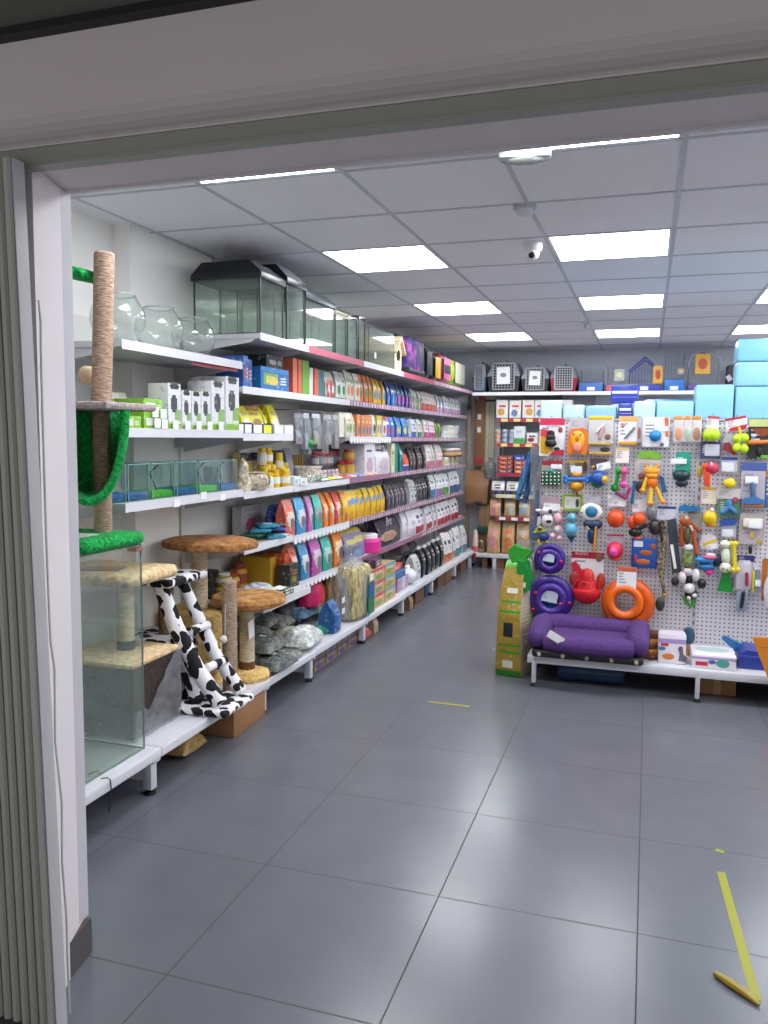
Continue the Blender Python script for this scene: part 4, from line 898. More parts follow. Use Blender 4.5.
# bags on top
def carrier_bag(label, y0, y1, c1, c2, h, soft=.09):
    t = thing('pet_carrier_bag', label, 'carrier bag', (-2.09, (y0+y1)/2, zt), group='soft carriers on the top shelf'); w_ = (y1-y0)/2
    obj('bag_body', bx(new(), -.18, .19, -w_, w_, 0, h, soft, seg=4), c1, t)
    obj('side_panel', bx(new(), .19, .196, -w_*.7, w_*.7, h*.15, h*.85, .002), c2, t)
    obj('handle', tube(new(), [(0, -w_*.5, h-.01), (.02, -w_*.3, h+.03), (.02, w_*.3, h+.03), (0, w_*.5, h-.01)], .008, 8), BLACKP, t)
    return t
def galaxy():
    tt = NT('purple_galaxy_print'); n = tt.n('TexNoise'); n.inputs['Scale'].default_value = 9; n.inputs['Detail'].default_value = 5; tt.l(tt.coord(), n.inputs['Vector'])
    r = tt.n('ValToRGB'); e = r.color_ramp.elements; e[0].position = .4; e[0].color = (*hx('#1a1c4c'), 1); e[1].position = .7; e[1].color = (*hx('#b04c9c'), 1)
    x_ = e.new(.55); x_.color = (*hx('#40286c'), 1)
    tt.l(n.outputs['Fac'], r.inputs[0]); tt.l(r.outputs[0], tt.b.inputs['Base Color']); tt.b.inputs['Roughness'].default_value = .6; return tt.m
GAL = galaxy()
t = carrier_bag('purple galaxy-print pet carrier bag beside the birdhouse', 6.54, 7.02, GAL, GAL, .32, .03)
obj('base_band', bx(new(), -.182, .197, -.245, .245, .0, .07, .02), BLACKP, t)
carrier_bag('black pet carrier backpack next to the galaxy bag', 7.05, 7.32, BLACKP, M('#202428', .6), .30)
carrier_bag('black backpack with a bright yellow panel on the top shelf', 7.36, 7.62, BLACKP, M('#e8b818', .5), .27)
t = carrier_bag('pink and black backpack on the top shelf', 7.66, 8.06, M('#8c2448', .5), M('#b86088', .5), .30, .10)
obj('mesh_window', bx(new(), .196, .20, -.12, .12, .11, .19, .002), M('#22222c', .7), t)
t = carrier_bag('white and lime green rounded backpack at the end of the top shelf', 8.12, 8.75, M('#8a9c2c', .5), M('#b4b8a4', .5), .30, .12)
# ------------------------------------------------------------------ nets, boxes on 0.85 and 0.55 (bay 3)
zn = .8625
NETG = fuzzy('dark_green_net', '#0c3c28', '#1c5c40', 90, .5); NETB = fuzzy('blue_green_net', '#1c6c88', '#48a0b8', 90, .5)
for k, (u, x, w_, dz, mt_, lab) in enumerate(((250, -2.1, .13, 0, NETG, 'lowest dark green fish net'), (255, -2.08, .13, .02, NETG, 'dark green fish net lying second in the pile'), (262, -2.07, .12, .04, NETB, 'blue-green fish net in the middle of the pile'), (268, -2.06, .11, .06, NETB, 'top blue-green fish net'), (272, -2.04, .10, .0, NETB, 'blue fish net at the right of the pile'))):
    t = thing('fish_net', f'{lab} on the lower left shelf', 'fish net', (x, YL(u, x), zn+dz+.004), .2*k, 'folded fish nets')
    b = new(); pts = [(-.06, -w_, .004), (-.02, -w_*1.02, .006), (.05, -w_*.6, .006), (.06, 0, .006), (.05, w_*.6, .006), (-.02, w_*1.02, .006), (-.06, w_, .004), (-.07, 0, .004)]
    obj('wire_frame', tube(b, pts, .003, 6, closed=True), mt_, t)
    obj('mesh_bag', bx(new(), -.062, .052, -w_*.92, w_*.92, .002, .016, .006, seg=3), mt_, t)
    obj('handle', tube(new(), [(.055, 0, .006), (.10, .02, .006)], .004, 6), mt_, t)
    if k in (2, 3): obj('tag_card', bx(new(), -.03, .02, -.03, .03, .0175, .0185), TAG, t)
t = package('box', 'logo', ['#c4c0c0', '#c8c4c4', '#c85c78', '#e0e0e0', '#d8d8d8'], .26, .06, .17, 'product_box', 'grey box with a round pink logo behind the fish nets', 'box', (-2.26, YL(247, -2.26), zn), PI/2)
for k, (u, c, lab) in enumerate(((276, '#3c58b0', 'cobalt'), (280, '#4c68c0', 'mid blue'), (283, '#2c6cb0', 'bright blue'))):
    package('pouch', 'food', [c, c, '#e0e4f0', '#b8c4e8', c], .12, .05, .17, 'net_packet', f'{lab} packet with a white label behind the fish nets', 'packet', (-2.12+.03*k, YL(u, -2.1), zn), PI/2, 'blue packets behind the nets')
package('pillow', 'box', ['#4858b0', '#6070c8', '#c8d0f0', '#e8e8f0', '#5464b8'], .17, .13, .03, 'net_packet', 'blue flat packet lying over the nets', 'packet', (-2.06, YL(276.5, -2.06), zn+.03), PI/2+.4, 'blue packets behind the nets', sub=False)
package('pillow', 'box', ['#a8c0c8', '#c0d4dc', '#4c8cc0', '#e8f0f4', '#88b0c8'], .20, .09, .022, 'clear_packet', 'long clear packet with blue print at the shelf edge', 'packet', (-2.02, YL(283, -2.0), zn+.001), PI/2+.1, sub=False)
ze = .5625
B_ = (('box', 'plain', ['#b89028', '#a8801c'], 262, -2.16, .20, .20, .175, 'ochre yellow box at the back of the low shelf'), ('box', 'box', ['#c8501c', '#d8642c', '#e8a028', '#e8c8a0', '#c04818'], 277, -2.08, .12, .15, .19, 'orange-red box beside the ochre box'), ('box', 'dark', ['#2c2c20', '#384028', '#a8902c', '#c87828', '#586028'], 288, -1.99, .13, .08, .135, 'dark box with an amber picture near the shelf edge'), ('box', 'dark', ['#34301c', '#2c2818', '#8c7c28', '#b89040', '#48502c'], 283, -2.05, .06, .08, .15, 'narrow dark olive box before the orange-red box'))
for sh, kd, cols, u, x, w_, d, h, lab in B_: package(sh, kd, cols, w_, d, h, 'product_box', lab, 'box', (x, YL(u, x), ze), PI/2)
for k, (u, x, z, c1, c2, h) in enumerate(((222, -2.2, 0, '#c8b020', '#e0d840', .07), (222, -2.2, .071, '#e0dcd0', '#c8c430', .06), (230, -2.21, 0, '#a83c24', '#d8c048', .12), (238, -2.24, 0, '#8c3424', '#c89c38', .15), (216, -2.24, 0, '#c8b020', '#e0d840', .05))):
    package('jar', 'plain', [c2, c1, c1], .10, .10, h, 'food_jar', f'{["yellow", "white and yellow", "brick red", "dark red", "low yellow"][k]} round food jar behind the oval platform', 'jar', (x, YL(u, x), ze+z), PI/2, 'round food jars')
for k, (u, c) in enumerate(((233, '#c8ccd4'), (244, '#b8b4d0'), (252, '#c4c8c8'), (259, '#b8c0b8'))):
    package('pillow', 'window', [c, '#d8dce4', '#a8a8c0', '#e8ecec', c], .17, .15, .07, 'clear_bag', f'crumpled clear bag, {ORD[k]} from the left behind the oval platform', 'bag', (-2.02, YL(u, -2.02), ze), PI/2+.3*k, 'crumpled clear bags', sub=False)
for k, (u, c) in enumerate(((281, '#3c5c50'), (272, '#48403c'))):
    o = package('box', 'box', [c, '#e0dcd4', '#d8d4c8', '#e8e4e0', c], .14, .09, .035, 'flat_box', f'flat {["dark green", "brown"][k]} carton with white cards at the low shelf edge', 'box', (-1.92, YL(u, -1.92), ze), PI/2)
    obj('price_card', bx(new(), -.05, .04, -.03, .03, .036, .038, rot=Matrix.Rotation(.2, 4, 'X')), TAG, o)
package('box', 'dark', ['#1c1c20', '#242428', '#3c3c44', '#484850', '#282830'], .10, .1, .15, 'product_box', 'black box behind the cream plush box', 'box', (-2.27, YL(205, -2.27), ze), PI/2)
# ------------------------------------------------------------------ floor-level bags on the base shelf
zb = .1925
GRV = [('#6c706c', '#808680', 'grey'), ('#585e5c', '#747a78', 'dark grey'), ('#787a72', '#8e9088', 'stone grey')]
xx = -1.95
gl = [(250, -1.90, 0, .26, .22, .085, 1, 'dark grey gravel bag with silver print at the front'), (243, -2.02, .02, .24, .2, .08, 0, 'grey gravel bag beside the short cat tree post'), (262, -1.98, .075, .28, .22, .085, 0, 'grey gravel bag with two white stickers on the pile'), (280, -1.93, 0, .24, .2, .05, 2, 'flat grey bag under a white price card'), (250, -2.14, .08, .26, .2, .08, 2, 'stone grey gravel bag behind the stickered one'), (262, -2.20, .10, .26, .2, .08, 0, 'grey gravel bag at the back of the pile'), (275, -2.16, .075, .24, .2, .07, 2, 'stone grey gravel bag in the middle of the back row'), (245, -2.24, .17, .26, .18, .07, 1, 'dark gravel bag high at the back'), (262, -2.27, .185, .26, .16, .06, 0, 'grey bag topmost at the back')]
for u, x, dz, w_, d, h, ci, lab in gl:
    c1, c2, _ = GRV[ci]; u2_ = u
    y = YL(u, x, 640)
    o = package('pillow', 'plain', [c1], w_, d, h, 'gravel_bag', lab, 'gravel bag', (x, max(y, 3.92), zb+dz), PI/2+random.uniform(-.2, .2), 'bags of aquarium gravel', sub=False)
    if dz in (0, .075): obj('sticker', bx(new(), -.02, .035, -.03, .01, h*.97, h*1.0+.002, rot=Matrix.Rotation(.1, 4, 'Y')), TAG, o)
MISC = [(299, -2.16, .06, .26, .2, .08, '#5c86a0', '#88b0c4', 'light blue gravel bag on the pile'), (312, -2.12, .07, .24, .2, .08, '#6c8c84', '#8cb0a8', 'pale green gravel bag on the pile'), (318, -1.96, .0, .20, .13, .05, '#2c7c64', '#4ca088', 'small green gravel bag at the shelf edge'), (302, -1.93, .0, .30, .2, .12, '#c8ccc8', '#e0e4e0', 'big white gravel bag at the shelf edge'), (289, -2.02, .0, .26, .2, .10, '#a8a494', '#b8b4a4', 'beige gravel bag behind the white one'), (295, -2.24, .13, .24, .16, .07, '#3c6c54', '#5c8c74', 'dark green and grey gravel bag at the back')]
for u, x, dz, w_, d, h, c1, c2, lab in MISC:
    package('pillow', 'window', [c1, c1, c2, c2, c1], w_, d, h, 'gravel_bag', lab, 'gravel bag', (x, YL(u, x, 620), zb+dz), PI/2+random.uniform(-.2, .2), 'bags of aquarium gravel', sub=False)
o = obj('price_sheet', bx(new(), -1.885, -1.883, 4.14, 4.34, .150, .21, rot=Matrix.Rotation(-.5, 4, 'Y')), TAG); tag(o, 'white price sheet propped on the base shelf before the flat grey bag', 'price card')
def sack_bm(w_, d, h):
    b = new(); prof = [(0, .0), (.9, .0), (1.0, .06), (1.02, .35), (.96, .6), (.7, .78), (.28, .86), (.20, .89), (.36, .97), (.42, 1.0), (0, .99)]
    lathe(b, [(r, z*h) for r, z in prof], seg=20, sx=w_/2, sy=d/2)
    rr = random.Random(int(h*1000))
    for v in b.verts: v.co += Vector((rr.uniform(-1, 1), rr.uniform(-1, 1), rr.uniform(-.3, .3)))*.006
    return b
for u, x, w_, h, c, lab in ((309, -2.1, .15, .20, '#e02870', 'hot pink knotted bag'), (320, -2.06, .14, .18, '#e84c50', 'coral red knotted bag'), (300, -2.22, .15, .22, '#4c4448', 'dark grey knotted bag at the back'), (291, -2.22, .15, .22, '#343850', 'navy knotted bag at the back'), (283, -2.22, .15, .20, '#3c3c44', 'charcoal knotted bag at the back'), (325, -2.22, .17, .28, '#7c5444', 'rusty brown knotted bag at the back'), (316, -2.24, .16, .26, '#544448', 'plum brown knotted bag at the back')):
    t = thing('filled_bag', f'{lab} on the base shelf', 'bag', (x, YL(u, x, 620), zb+(.0 if x > -2.2 else .0)+(.10 if u > 305 and x > -2.2 else 0)), 0, 'knotted bags on the base shelf')
    if u > 305 and x > -2.2: t.location.z = zb+.135; t.location.x = -2.10
    obj('bag_body', sack_bm(w_, w_, h), M(c, .3), t); obj('tie', torus(new(), (0, 0, h*.875), w_*.12, .006, rot=Matrix.Identity(4), seg=16, s2=8), M('#d8d8dc', .4), t)
t = package('pouch', 'dark', ['#2c5c9c', '#346cb0', '#4c7cc0', '#88a8d8', '#3c6cb0'], .12, .11, .20, 'blue_bag', 'blue upright bag with two white stickers', 'bag', (-1.91, YL(337, -1.86, 620), zb), PI/2); 
for z in (.12, .19): obj('sticker', bx(new(), .0, .05, -.085, -.083, z, z+.035), TAG, t)
HAY = fuzzy('pressed_hay', '#7c6c3c', '#d8cc98', 50, .9, .9, stretch=(1, 1, .3))
t = thing('hay_bag', 'tall clear bag of hay with its top knotted, on the base shelf', 'bag', (-1.945, YL(347, -1.96, 600), zb))
obj('hay', bx(new(), -.13, .12, -.17, .17, .002, .37, .05, seg=4), HAY, t)
b = sack_bm(.25, .40, .50); obj('film', b, WRAP, t)
obj('label_panel', bx(new(), .134, .1375, .02, .15, .02, .24), M('#1f7a4c', .4), t); obj('label_top', bx(new(), .1376, .139, .03, .14, .14, .235), M('#2c5ca8', .4), t); obj('sticker', bx(new(), .1376, .139, .04, .12, .25, .30), TAG, t)
# stacked small-animal boxes
for r_ in range(3):
    for c_ in range(2):
        y = YL(366 if c_ == 0 else 378, -1.93, 600)+.06
        package('box', 'food', ['#c8a878', '#e03c6c' if c_ == 0 else '#4cb0d0', '#88a048', '#e8d8a8', '#b89058'], .27, .2, .095, 'bedding_box', f'flat {"pink" if c_ == 0 else "sky blue"}-topped box, {["bottom", "middle", "top"][r_]} of its stack beside the hay', 'box', (-1.96, y+c_*.0+.03, zb+.0965*r_), PI/2, 'flat boxes stacked beside the hay')
package('box', 'food', ['#4c3450', '#5c4060', '#d8a8b8', '#c8c0c8', '#6c5070'], .2, .14, .06, 'product_box', 'plum box lying on top of the pink-topped stack', 'box', (-1.95, YL(366, -1.95, 580)+.07, zb+.291), PI/2+.1)
for k, (u, c1, c2, h, w_, lab) in enumerate(((391, '#b48cb8', '#c8a8cc', .11, .30, 'lilac translucent tub on the base shelf'), (389, '#3464a4', '#4478b8', .06, .26, 'blue lidded tub above the lilac one'))):
    package('box', 'box', [c1, c2, c2, c2, c1], w_, .2, h, 'storage_tub', lab, 'tub', (-1.98, YL(u, -1.98, 590), zb+(0 if k == 0 else .112)), PI/2)
package('box', 'food', ['#c83c38', '#d84c44', '#e8b8a8', '#e8e0d8', '#b83430'], .24, .2, .05, 'product_box', 'red box above the lilac tub', 'box', (-2.0, YL(386, -2.0, 590), zb+.175), PI/2)
package('jar', 'plain', ['#c8ccb8', '#e0e020', '#d0d4c0'], .12, .12, .15, 'treat_tub', 'clear tub with a bright yellow lid on the base shelf', 'tub', (-1.93, YL(401, -1.9, 590), zb), PI/2)
t = thing('white_bag', 'crumpled shiny white bag on the base shelf', 'bag', (-1.93, YL(410, -1.9, 590), zb)); obj('bag_body', ell(new(), (0, 0, .07), (.09, .11, .07)), M('#d8dade', .25), t); obj('twisted_neck', tube(new(), [(0, 0, .13), (.01, .02, .16)], [.03, .012], 10), M('#e0e0e4', .3), t)
for k, (u, c) in enumerate(((396, '#7c7074'), (404, '#54484c'), (411, '#2c282c'), (385, '#a87848'))):
    package('pillow', 'window', [c, '#c8c0c4', '#8c8488', '#a8a0a4', c], .26, .2, .12, 'soft_bag', f'{["mauve", "brown", "black", "tan"][k]} crumpled bag at the back of the base shelf', 'bag', (-2.18, YL(u, -2.18, 580), zb+(.17 if k < 2 else 0)), PI/2, 'crumpled bags at the back', sub=False)
# under the base shelf
for r_ in range(2):
    for k in range(4):
        y = 4.62+.2*k
        package('box', 'food', ['#8c8468' if r_ else '#8c8064', '#5c2c88' if r_ == 0 else '#5c4438', '#6c3c98', '#a89c6c', '#8c8468'], .18, .2, .068, 'litter_pack', f'{"upper brown" if r_ else "lower purple"}-topped pack, {ORD[k]} from the near end under the base shelf', 'pack', (-2.0, y, .002+.0695*r_), PI/2, 'packs under the base shelf')
package('pillow', 'box', ['#b89878', '#c8303c', '#a88868', '#d84c50', '#b08c68'], .20, .16, .10, 'floor_bag', 'brown bag with a red band beside the shelf leg on the floor', 'bag', (-1.93, YL(361, -1.9, 650), .002), PI/2, sub=False)
for u, x, c, lab in ((372, -1.87, '#b89c84', 'tan paper bag leaning at the second far leg'), (408, -1.86, '#a88468', 'tan paper bag leaning at the third far leg')):
    package('pouch', 'plain', [c], .10, .07, .135, 'paper_bag', lab, 'bag', (x-.02, YL(u, x, 650 if u < 380 else 620)+.05, .002), PI/2, sub=False)
for k, (a, b_) in enumerate(((410, 420), (420.5, 424), (433, 441), (441, 448), (456, 462), (462.5, 468))):
    ya, yb = YL(a, -1.93, 590), YL(b_, -1.93, 590)
    c = '#8c6444' if k % 2 else '#7c5a40'
    if k == 1: c = '#2c4c74'
    package('box', 'plain', [c], (yb-ya)*.9, .25, .13, 'carton', f'{"dark blue" if k == 1 else "brown"} carton under the base shelf, {ORD[k]} toward the rear', 'box', (-2.01, (ya+yb)/2, .002), PI/2, 'cartons under the base shelf')
t = thing('cardboard_box', 'brown cardboard box on the floor under the cat trees', 'box', (-2.0, 3.553, .0015))
b = new(); bx(b, -.17, .165, -.165, .17, 0, .145, .002); obj('carton', b, CARDB, t)
obj('tape_strip', bx(new(), -.17, .166, -.02, .02, .1455, .146), M('#b89468', .3), t)
package('pillow', 'box', ['#c8a060', '#a88c48', '#3c78b0', '#e0c080', '#88a048'], .20, .14, .09, 'floor_bag', 'colourful straw-filled pack lying under the shelf next to the cardboard box', 'pack', (-1.97, 3.16, .002), PI/2, sub=False)
# ------------------------------------------------------------------ pegboard gondola
YP = 5.15; YI = 5.10
def pegmat():
    t = NT('perforated_panel'); co = t.coord(); sp = t.n('SeparateXYZ'); t.l(co, sp.inputs[0])
    ds = []
    for ax in ('X', 'Z'):
        fr = t.math('FRACT', t.math('MULTIPLY', sp.outputs[ax], 40)); q = t.math('SUBTRACT', fr, .5); ds.append(t.math('MULTIPLY', q, q))
    f = t.math('LESS_THAN', t.math('ADD', ds[0], ds[1]), .034)
    t.l(t.mix(f, hx('#d4d0d6'), hx('#4c4a54')), t.b.inputs['Base Color']); t.b.inputs['Roughness'].default_value = .45; return t.m
PEG = pegmat()
g = thing('pegboard_unit', 'white pegboard gondola hung with pet toys, its low shelf facing the aisle', 'shelving', (-.62, YP, 0))
XE = 2.35+.62
for k in range(3):
    xa, xb = .0+.915*k+.012, .915*(k+1)-.012
    if k == 2: xb = XE
    for (za, zb_) in ((.16, .62), (.623, 1.09), (1.093, 1.555)):
        obj('pegboard_panel', bx(new(), xa, xb, .004, .014, za, zb_), PEG, g)
for k in range(3):
    b = new(); x = .915*k-.0; bx(b, x-.012, x+.012, -.002, .05, .02, 1.56)
    for q in range(28): bx(b, x-.004, x+.004, -.0025, -.0021, .19+.05*q, .215+.05*q, mi=1)
    obj('upright', b, [M('#c8c6cc', .4), M('#55535c', .5)], g)
obj('end_panel', bx(new(), -.016, -.012, -.01, .46, .02, 1.56), M('#b6b8c2', .45), g)
obj('top_cap', bx(new(), -.02, XE, -.006, .46, 1.556, 1.566, .002), M('#c8c8d0', .4), g)
b = new(); bx(b, -.01, XE, -.43, .0, .165, .18); bx(b, -.01, XE, -.435, -.422, .137, .182, .003); s = obj('base_shelf', b, M('#e0dfe6', .35), g)
obj('base_shelf', bx(new(), -.01, XE, .06, .47, .14, .18, .003), M('#e0dfe6', .35), g)
for k in range(3):
    x = .03+.895*k; b = new(); bx(b, x-.012, x+.012, -.445, -.415, .022, .142, .003); bx(b, x-.003, x+.003, -.43, .0, .10, .165); bx(b, x-.003, x+.003, -.447, -.435, .12, .172)
    lg = obj('leg', b, M('#c6c6cc', .35), g); obj('foot', lathe(new(), [(.012, 0), (.02, .002), (.014, .022)], (x, -.43, .0), 12), BLACKP, lg)
obj('back_plinth', bx(new(), -.01, XE, .0, .02, .0, .16), M('#2a2a30', .6), g)
SC = (AT(601, 500, YI)[0]-AT(600, 500, YI)[0])
def hang(name, label, cat, parts, group=None, Y=YI, ht=None):
    u0 = parts[0]
    us = []; 
    for p in parts:
        if p[0] in ('card', 'box'): us.append(((p[2]+p[4])/2, min(p[3], p[5])))
        elif p[0] == 'lat': us.append((p[2], p[3]-p[4][-1][1]))
        elif p[0] in ('e', 'tor'): us.append((p[2], p[3]-p[5] if p[0] == 'e' else p[3]))
        elif p[0] == 'poly': us.append((sum(q[0] for q in p[2])/len(p[2]), min(q[1] for q in p[2])))
        else: us.append(p[2])
    uc, vc = us[0]
    X0, Z0_ = AT(uc, vc, Y)
    t = thing(name, label, cat, (X0, Y, Z0_), 0, group)
    def Lc(u, v): x, z = AT(u, v, Y); return x-X0, z-Z0_
    # every hung thing has its eyelet loop reaching back to the board hook
    obj('hang_loop', tube(new(), [(0, .038, .004), (0, .0, .006), (0, -.03, .004), (0, -.034, .012)], .0018, 6), CHROME, t)
    for p in parts:
        k = p[0]; nm = p[1]
        if k == 'card':
            _, _, a, b0, c, d, col, *rest = p; hd = rest[0] if rest else None; tilt = rest[1] if len(rest) > 1 else 0; dy = rest[2] if len(rest) > 2 else 0
            xa, za = Lc(a, b0); xb, zb_ = Lc(c, d); w_, h = (xb-xa)/2, (za-zb_)/2; cx_, cz = (xa+xb)/2, (za+zb_)/2
            rot = Matrix.Rotation(tilt, 4, 'Y')
            def tb_(q0, q1, r0, r1, y0, y1):
                bb = new(); bx(bb, q0, q1, y0, y1, r0, r1); bmesh.ops.transform(bb, matrix=Matrix.Translation((cx_, dy, cz)) @ rot, verts=bb.verts); return bb
            cd = obj(nm, tb_(-w_, w_, -h, h, .0, .002), M(col, .4), t)
            if hd: obj('header_band', tb_(-w_*.99, w_*.99, h*.62, h*.99, -.0008, -.0001), M(hd, .4), cd)
            bb = new(); rr = random.Random(int(a*7+b0))
            for q in range(4):
                z_ = h*(.45-.24*q); wq = w_*rr.uniform(.3, .8); bx(bb, -w_*.8, -w_*.8+wq, -.0009, -.0002, z_-h*.05, z_+h*.05)
            bmesh.ops.transform(bb, matrix=Matrix.Translation((cx_, dy, cz)) @ rot, verts=bb.verts)
            obj('printed_lines', bb, M('#9698a4' if sum(hx(col)) > .6 else '#d8d8de', .5), cd)
        elif k == 'e':
            _, _, u, v, ru, rv, col, *rest = p; dy = rest[0] if rest else -.02; dp = rest[1] if len(rest) > 1 else None
            x, z = Lc(u, v); rx, rz = ru*SC, rv*SC; ry = dp if dp else min(rx, rz, .05)
            obj(nm, ell(new(), (x, dy-ry*.0, z), (rx, ry, rz), seg=24), col if not isinstance(col, str) else M(col, .35), t)
        elif k == 'tor':
            _, _, u, v, R, r, col, *rest = p; dy = rest[0] if rest else -.02
            x, z = Lc(u, v); obj(nm, torus(new(), (x, dy, z), R*SC, r*SC), col if not isinstance(col, str) else M(col, .3), t)
        elif k == 'cap':
            _, _, A, B, r, col, *rest = p; dy = rest[0] if rest else -.02
            a, c = Lc(*A), Lc(*B); R = r*SC; va, vc_ = Vector((a[0], dy, a[1])), Vector((c[0], dy, c[1])); bb = tube(new(), [va, va.lerp(vc_, .5), vc_], R, 12, cap=False)
            ell(bb, va, (R, R, R), seg=12); ell(bb, vc_, (R, R, R), seg=12)
            obj(nm, bb, col if not isinstance(col, str) else M(col, .35), t)
        elif k == 'box':
            _, _, a, b0, c, d, col, *rest = p; dy = rest[0] if rest else -.02; dep = rest[1] if len(rest) > 1 else .03; bev = rest[2] if len(rest) > 2 else .004
            xa, za = Lc(a, b0); xb, zb_ = Lc(c, d)
            obj(nm, bx(new(), xa, xb, dy-dep/2, dy+dep/2, zb_, za, bev, seg=3), col if not isinstance(col, str) else M(col, .4), t)
        elif k == 'poly':
            _, _, pts, _x, col, *rest = p; dy = rest[0] if rest else -.01; dep = rest[1] if len(rest) > 1 else .012
            obj(nm, prism(new(), [Lc(*q) for q in pts], dy-dep/2, dy+dep/2), col if not isinstance(col, str) else M(col, .4), t)
        elif k == 'lat':
            _, _, u, v, prof_, col, *rest = p; dy = rest[0] if rest else -.03; fl = rest[1] if len(rest) > 1 else .8
            x, z = Lc(u, v); obj(nm, lathe(new(), [(r_*SC, h_*SC) for r_, h_ in prof_], (x, dy, z), 28, sy=fl), M(col, .3) if isinstance(col, str) else col, t)
        elif k == 'bone':
            _, _, A, B, r, col, *rest = p; dy = rest[0] if rest else -.02
            a, c = Lc(*A), Lc(*B); R = r*SC; va, vc_ = Vector((a[0], dy, a[1])), Vector((c[0], dy, c[1])); d_ = (vc_-va).normalized(); n_ = Vector((-d_.z, 0, d_.x))
            bb = tube(new(), [va, vc_], R*.75, 12)
            for q in (va, vc_):
                for s_ in (-1, 1): ell(bb, q+n_*s_*R*.7, (R, R*.9, R), seg=12)
            obj(nm, bb, col if not isinstance(col, str) else M(col, .35), t)
    return t
CH, LAB = '#f2f0f2', '#ececee'
def tx(t, s, size, u, v, col, Y=YI, dy=-.003):
    x, z = AT(u, v, Y); o = obj('lettering', text_bm(s, size), M(col, .4), t, smooth=False, loc=(x-t.location.x, dy, z-t.location.z)); return o
ROPE = fuzzy('camouflage_rope', '#26241f', '#a8987a', 60, .8)
# ---- top row
t = hang('rubber_toy_card', 'black rubber snowman-shaped chew toy on a red and yellow card, top left of the board', 'dog toy', [('card', 'backing_card', 540, 418, 564, 456, CH, '#d8305c'), ('poly', 'red_panel', [(540.5, 429), (549, 430), (549, 438), (540.5, 436)], 0, '#d83c48', -.002, .002), ('poly', 'yellow_panel', [(540.5, 436), (549, 438), (553, 450), (547, 454), (540.5, 453)], 0, '#e0a80c', -.002, .002), ('poly', 'red_corner', [(564, 450), (564, 455.5), (549, 455.5), (556, 449)], 0, '#d0284c', -.003, .002), ('lat', 'toy_body', 551.2, 447, [(0, 0), (4, .3), (5.8, 2.2), (6, 4.2), (5, 6.8), (4.4, 7.6), (5, 9), (4.9, 10.4), (4.0, 12), (3.7, 12.6), (4.1, 14), (3.4, 16.2), (1.4, 17.4), (0, 17.5)], '#15171c', -.035, .8), ('e', 'dog_picture', 560.5, 430, 2.3, 3, '#8c3c3c', -.003, .002), ('e', 'dog_print', 557, 449, 3, 2, '#22222a', -.003, .002)], 'carded rubber toys')
tx(t, 'KONG', .026, 553.5, 426, '#b08090', dy=-.0035)
hang('lion_toy', 'orange and yellow lion squeaky toy on a clear card, second in the top row', 'dog toy', [('card', 'backing_card', 570, 418, 589, 430, '#c8c4cc', None), ('poly', 'mane', [(570, 432), (572, 429), (584, 428), (588, 432), (588, 451), (585, 455.5), (581, 453), (574, 453), (571, 455), (567.5, 452), (568, 440)], 0, '#e8741c', -.02, .03), ('e', 'face', 578, 440, 7.5, 10, '#f0b428', -.03, .02), ('e', 'nose', 578, 438, 2.6, 3.6, '#e8801c', -.045, .015), ('e', 'label_disc', 578, 447, 4.6, 4.4, '#e89078', -.05, .006), ('e', 'eye', 574.5, 434, .8, .9, '#3c5020', -.052, .006), ('e', 'eye', 581.5, 434.5, .8, .9, '#3c5020', -.052, .006)])
t = hang('treat_pack', 'yellow-topped clear pack with a pinkish chew, upper one in the top row', 'treat pack', [('box', 'film_pack', 589, 417, 613, 445, '#c8c6c6', -.03, .012), ('box', 'header_band', 589, 416, 613, 420, '#e8c018', -.03, .015), ('cap', 'chew', (600, 438), (603.5, 428), 1.8, '#d0a0a0', -.04), ('cap', 'chew', (597, 432), (604, 425), 1.4, '#e0d8d8', -.04), ('e', 'dog_print', 608, 437, 3, 3, '#7c5848', -.037, .002), ('box', 'foot_band', 589, 442.5, 613, 445, '#d8a428', -.03, .014)])
hang('treat_pack', 'grey pack with a yellow foot hanging below the pinkish chew pack', 'treat pack', [('box', 'film_pack', 589, 445.5, 612.5, 455, '#a8a4a8', -.012, .012), ('e', 'dog_print', 605, 449.5, 5, 2.5, '#38302c', -.019, .002), ('box', 'foot_band', 589, 452, 612.5, 455, '#d09c34', -.012, .014)])
hang('dental_toy_card', 'white card with a bent grey brush and orange foot, fourth in the top row', 'pet accessory', [('card', 'backing_card', 619, 416, 637, 444.5, CH, '#e8b468'), ('cap', 'brush', (625, 438), (634, 428), .9, '#6c7478', -.008), ('cap', 'brush_handle', (627, 437), (630, 432), .7, '#8c9498', -.008), ('e', 'logo_disc', 623.3, 425, 2, 2, '#e07880', -.003, .002), ('box', 'foot_band', 619, 441.5, 637.5, 445, '#e0a030', -.002, .004)])
hang('treat_pack', 'clear narrow pack with a red mark between the brush card and the blue ball', 'treat pack', [('box', 'film_pack', 637.6, 418, 641.5, 443, '#b4b0b8', -.012, .01), ('e', 'contents', 639.5, 433, 1.4, 6, '#a85c58', -.018, .004)])
hang('price_tag', 'cream paper tag hanging under the bent brush card', 'tag', [('card', 'tag_card', 616, 447.5, 629, 463, '#efe6dc', '#e6c48c')])
hang('ball_card', 'round bright blue ball on a white card with orange print', 'dog toy', [('card', 'backing_card', 643, 417, 669, 447, '#eeeef2'), ('e', 'ball', 655.3, 435.8, 5.8, 5.8, '#1e88d4', -.03), ('e', 'disc_print', 662, 444.6, 1.9, 1.9, '#6c7078', -.003, .002), ('poly', 'orange_print', [(664.5, 417.5), (668.6, 417.5), (668.6, 437), (665.5, 436)], 0, '#e06c44', -.002, .002), ('box', 'price_label', 655, 426, 668, 431, '#fafafa', -.003, .002)])
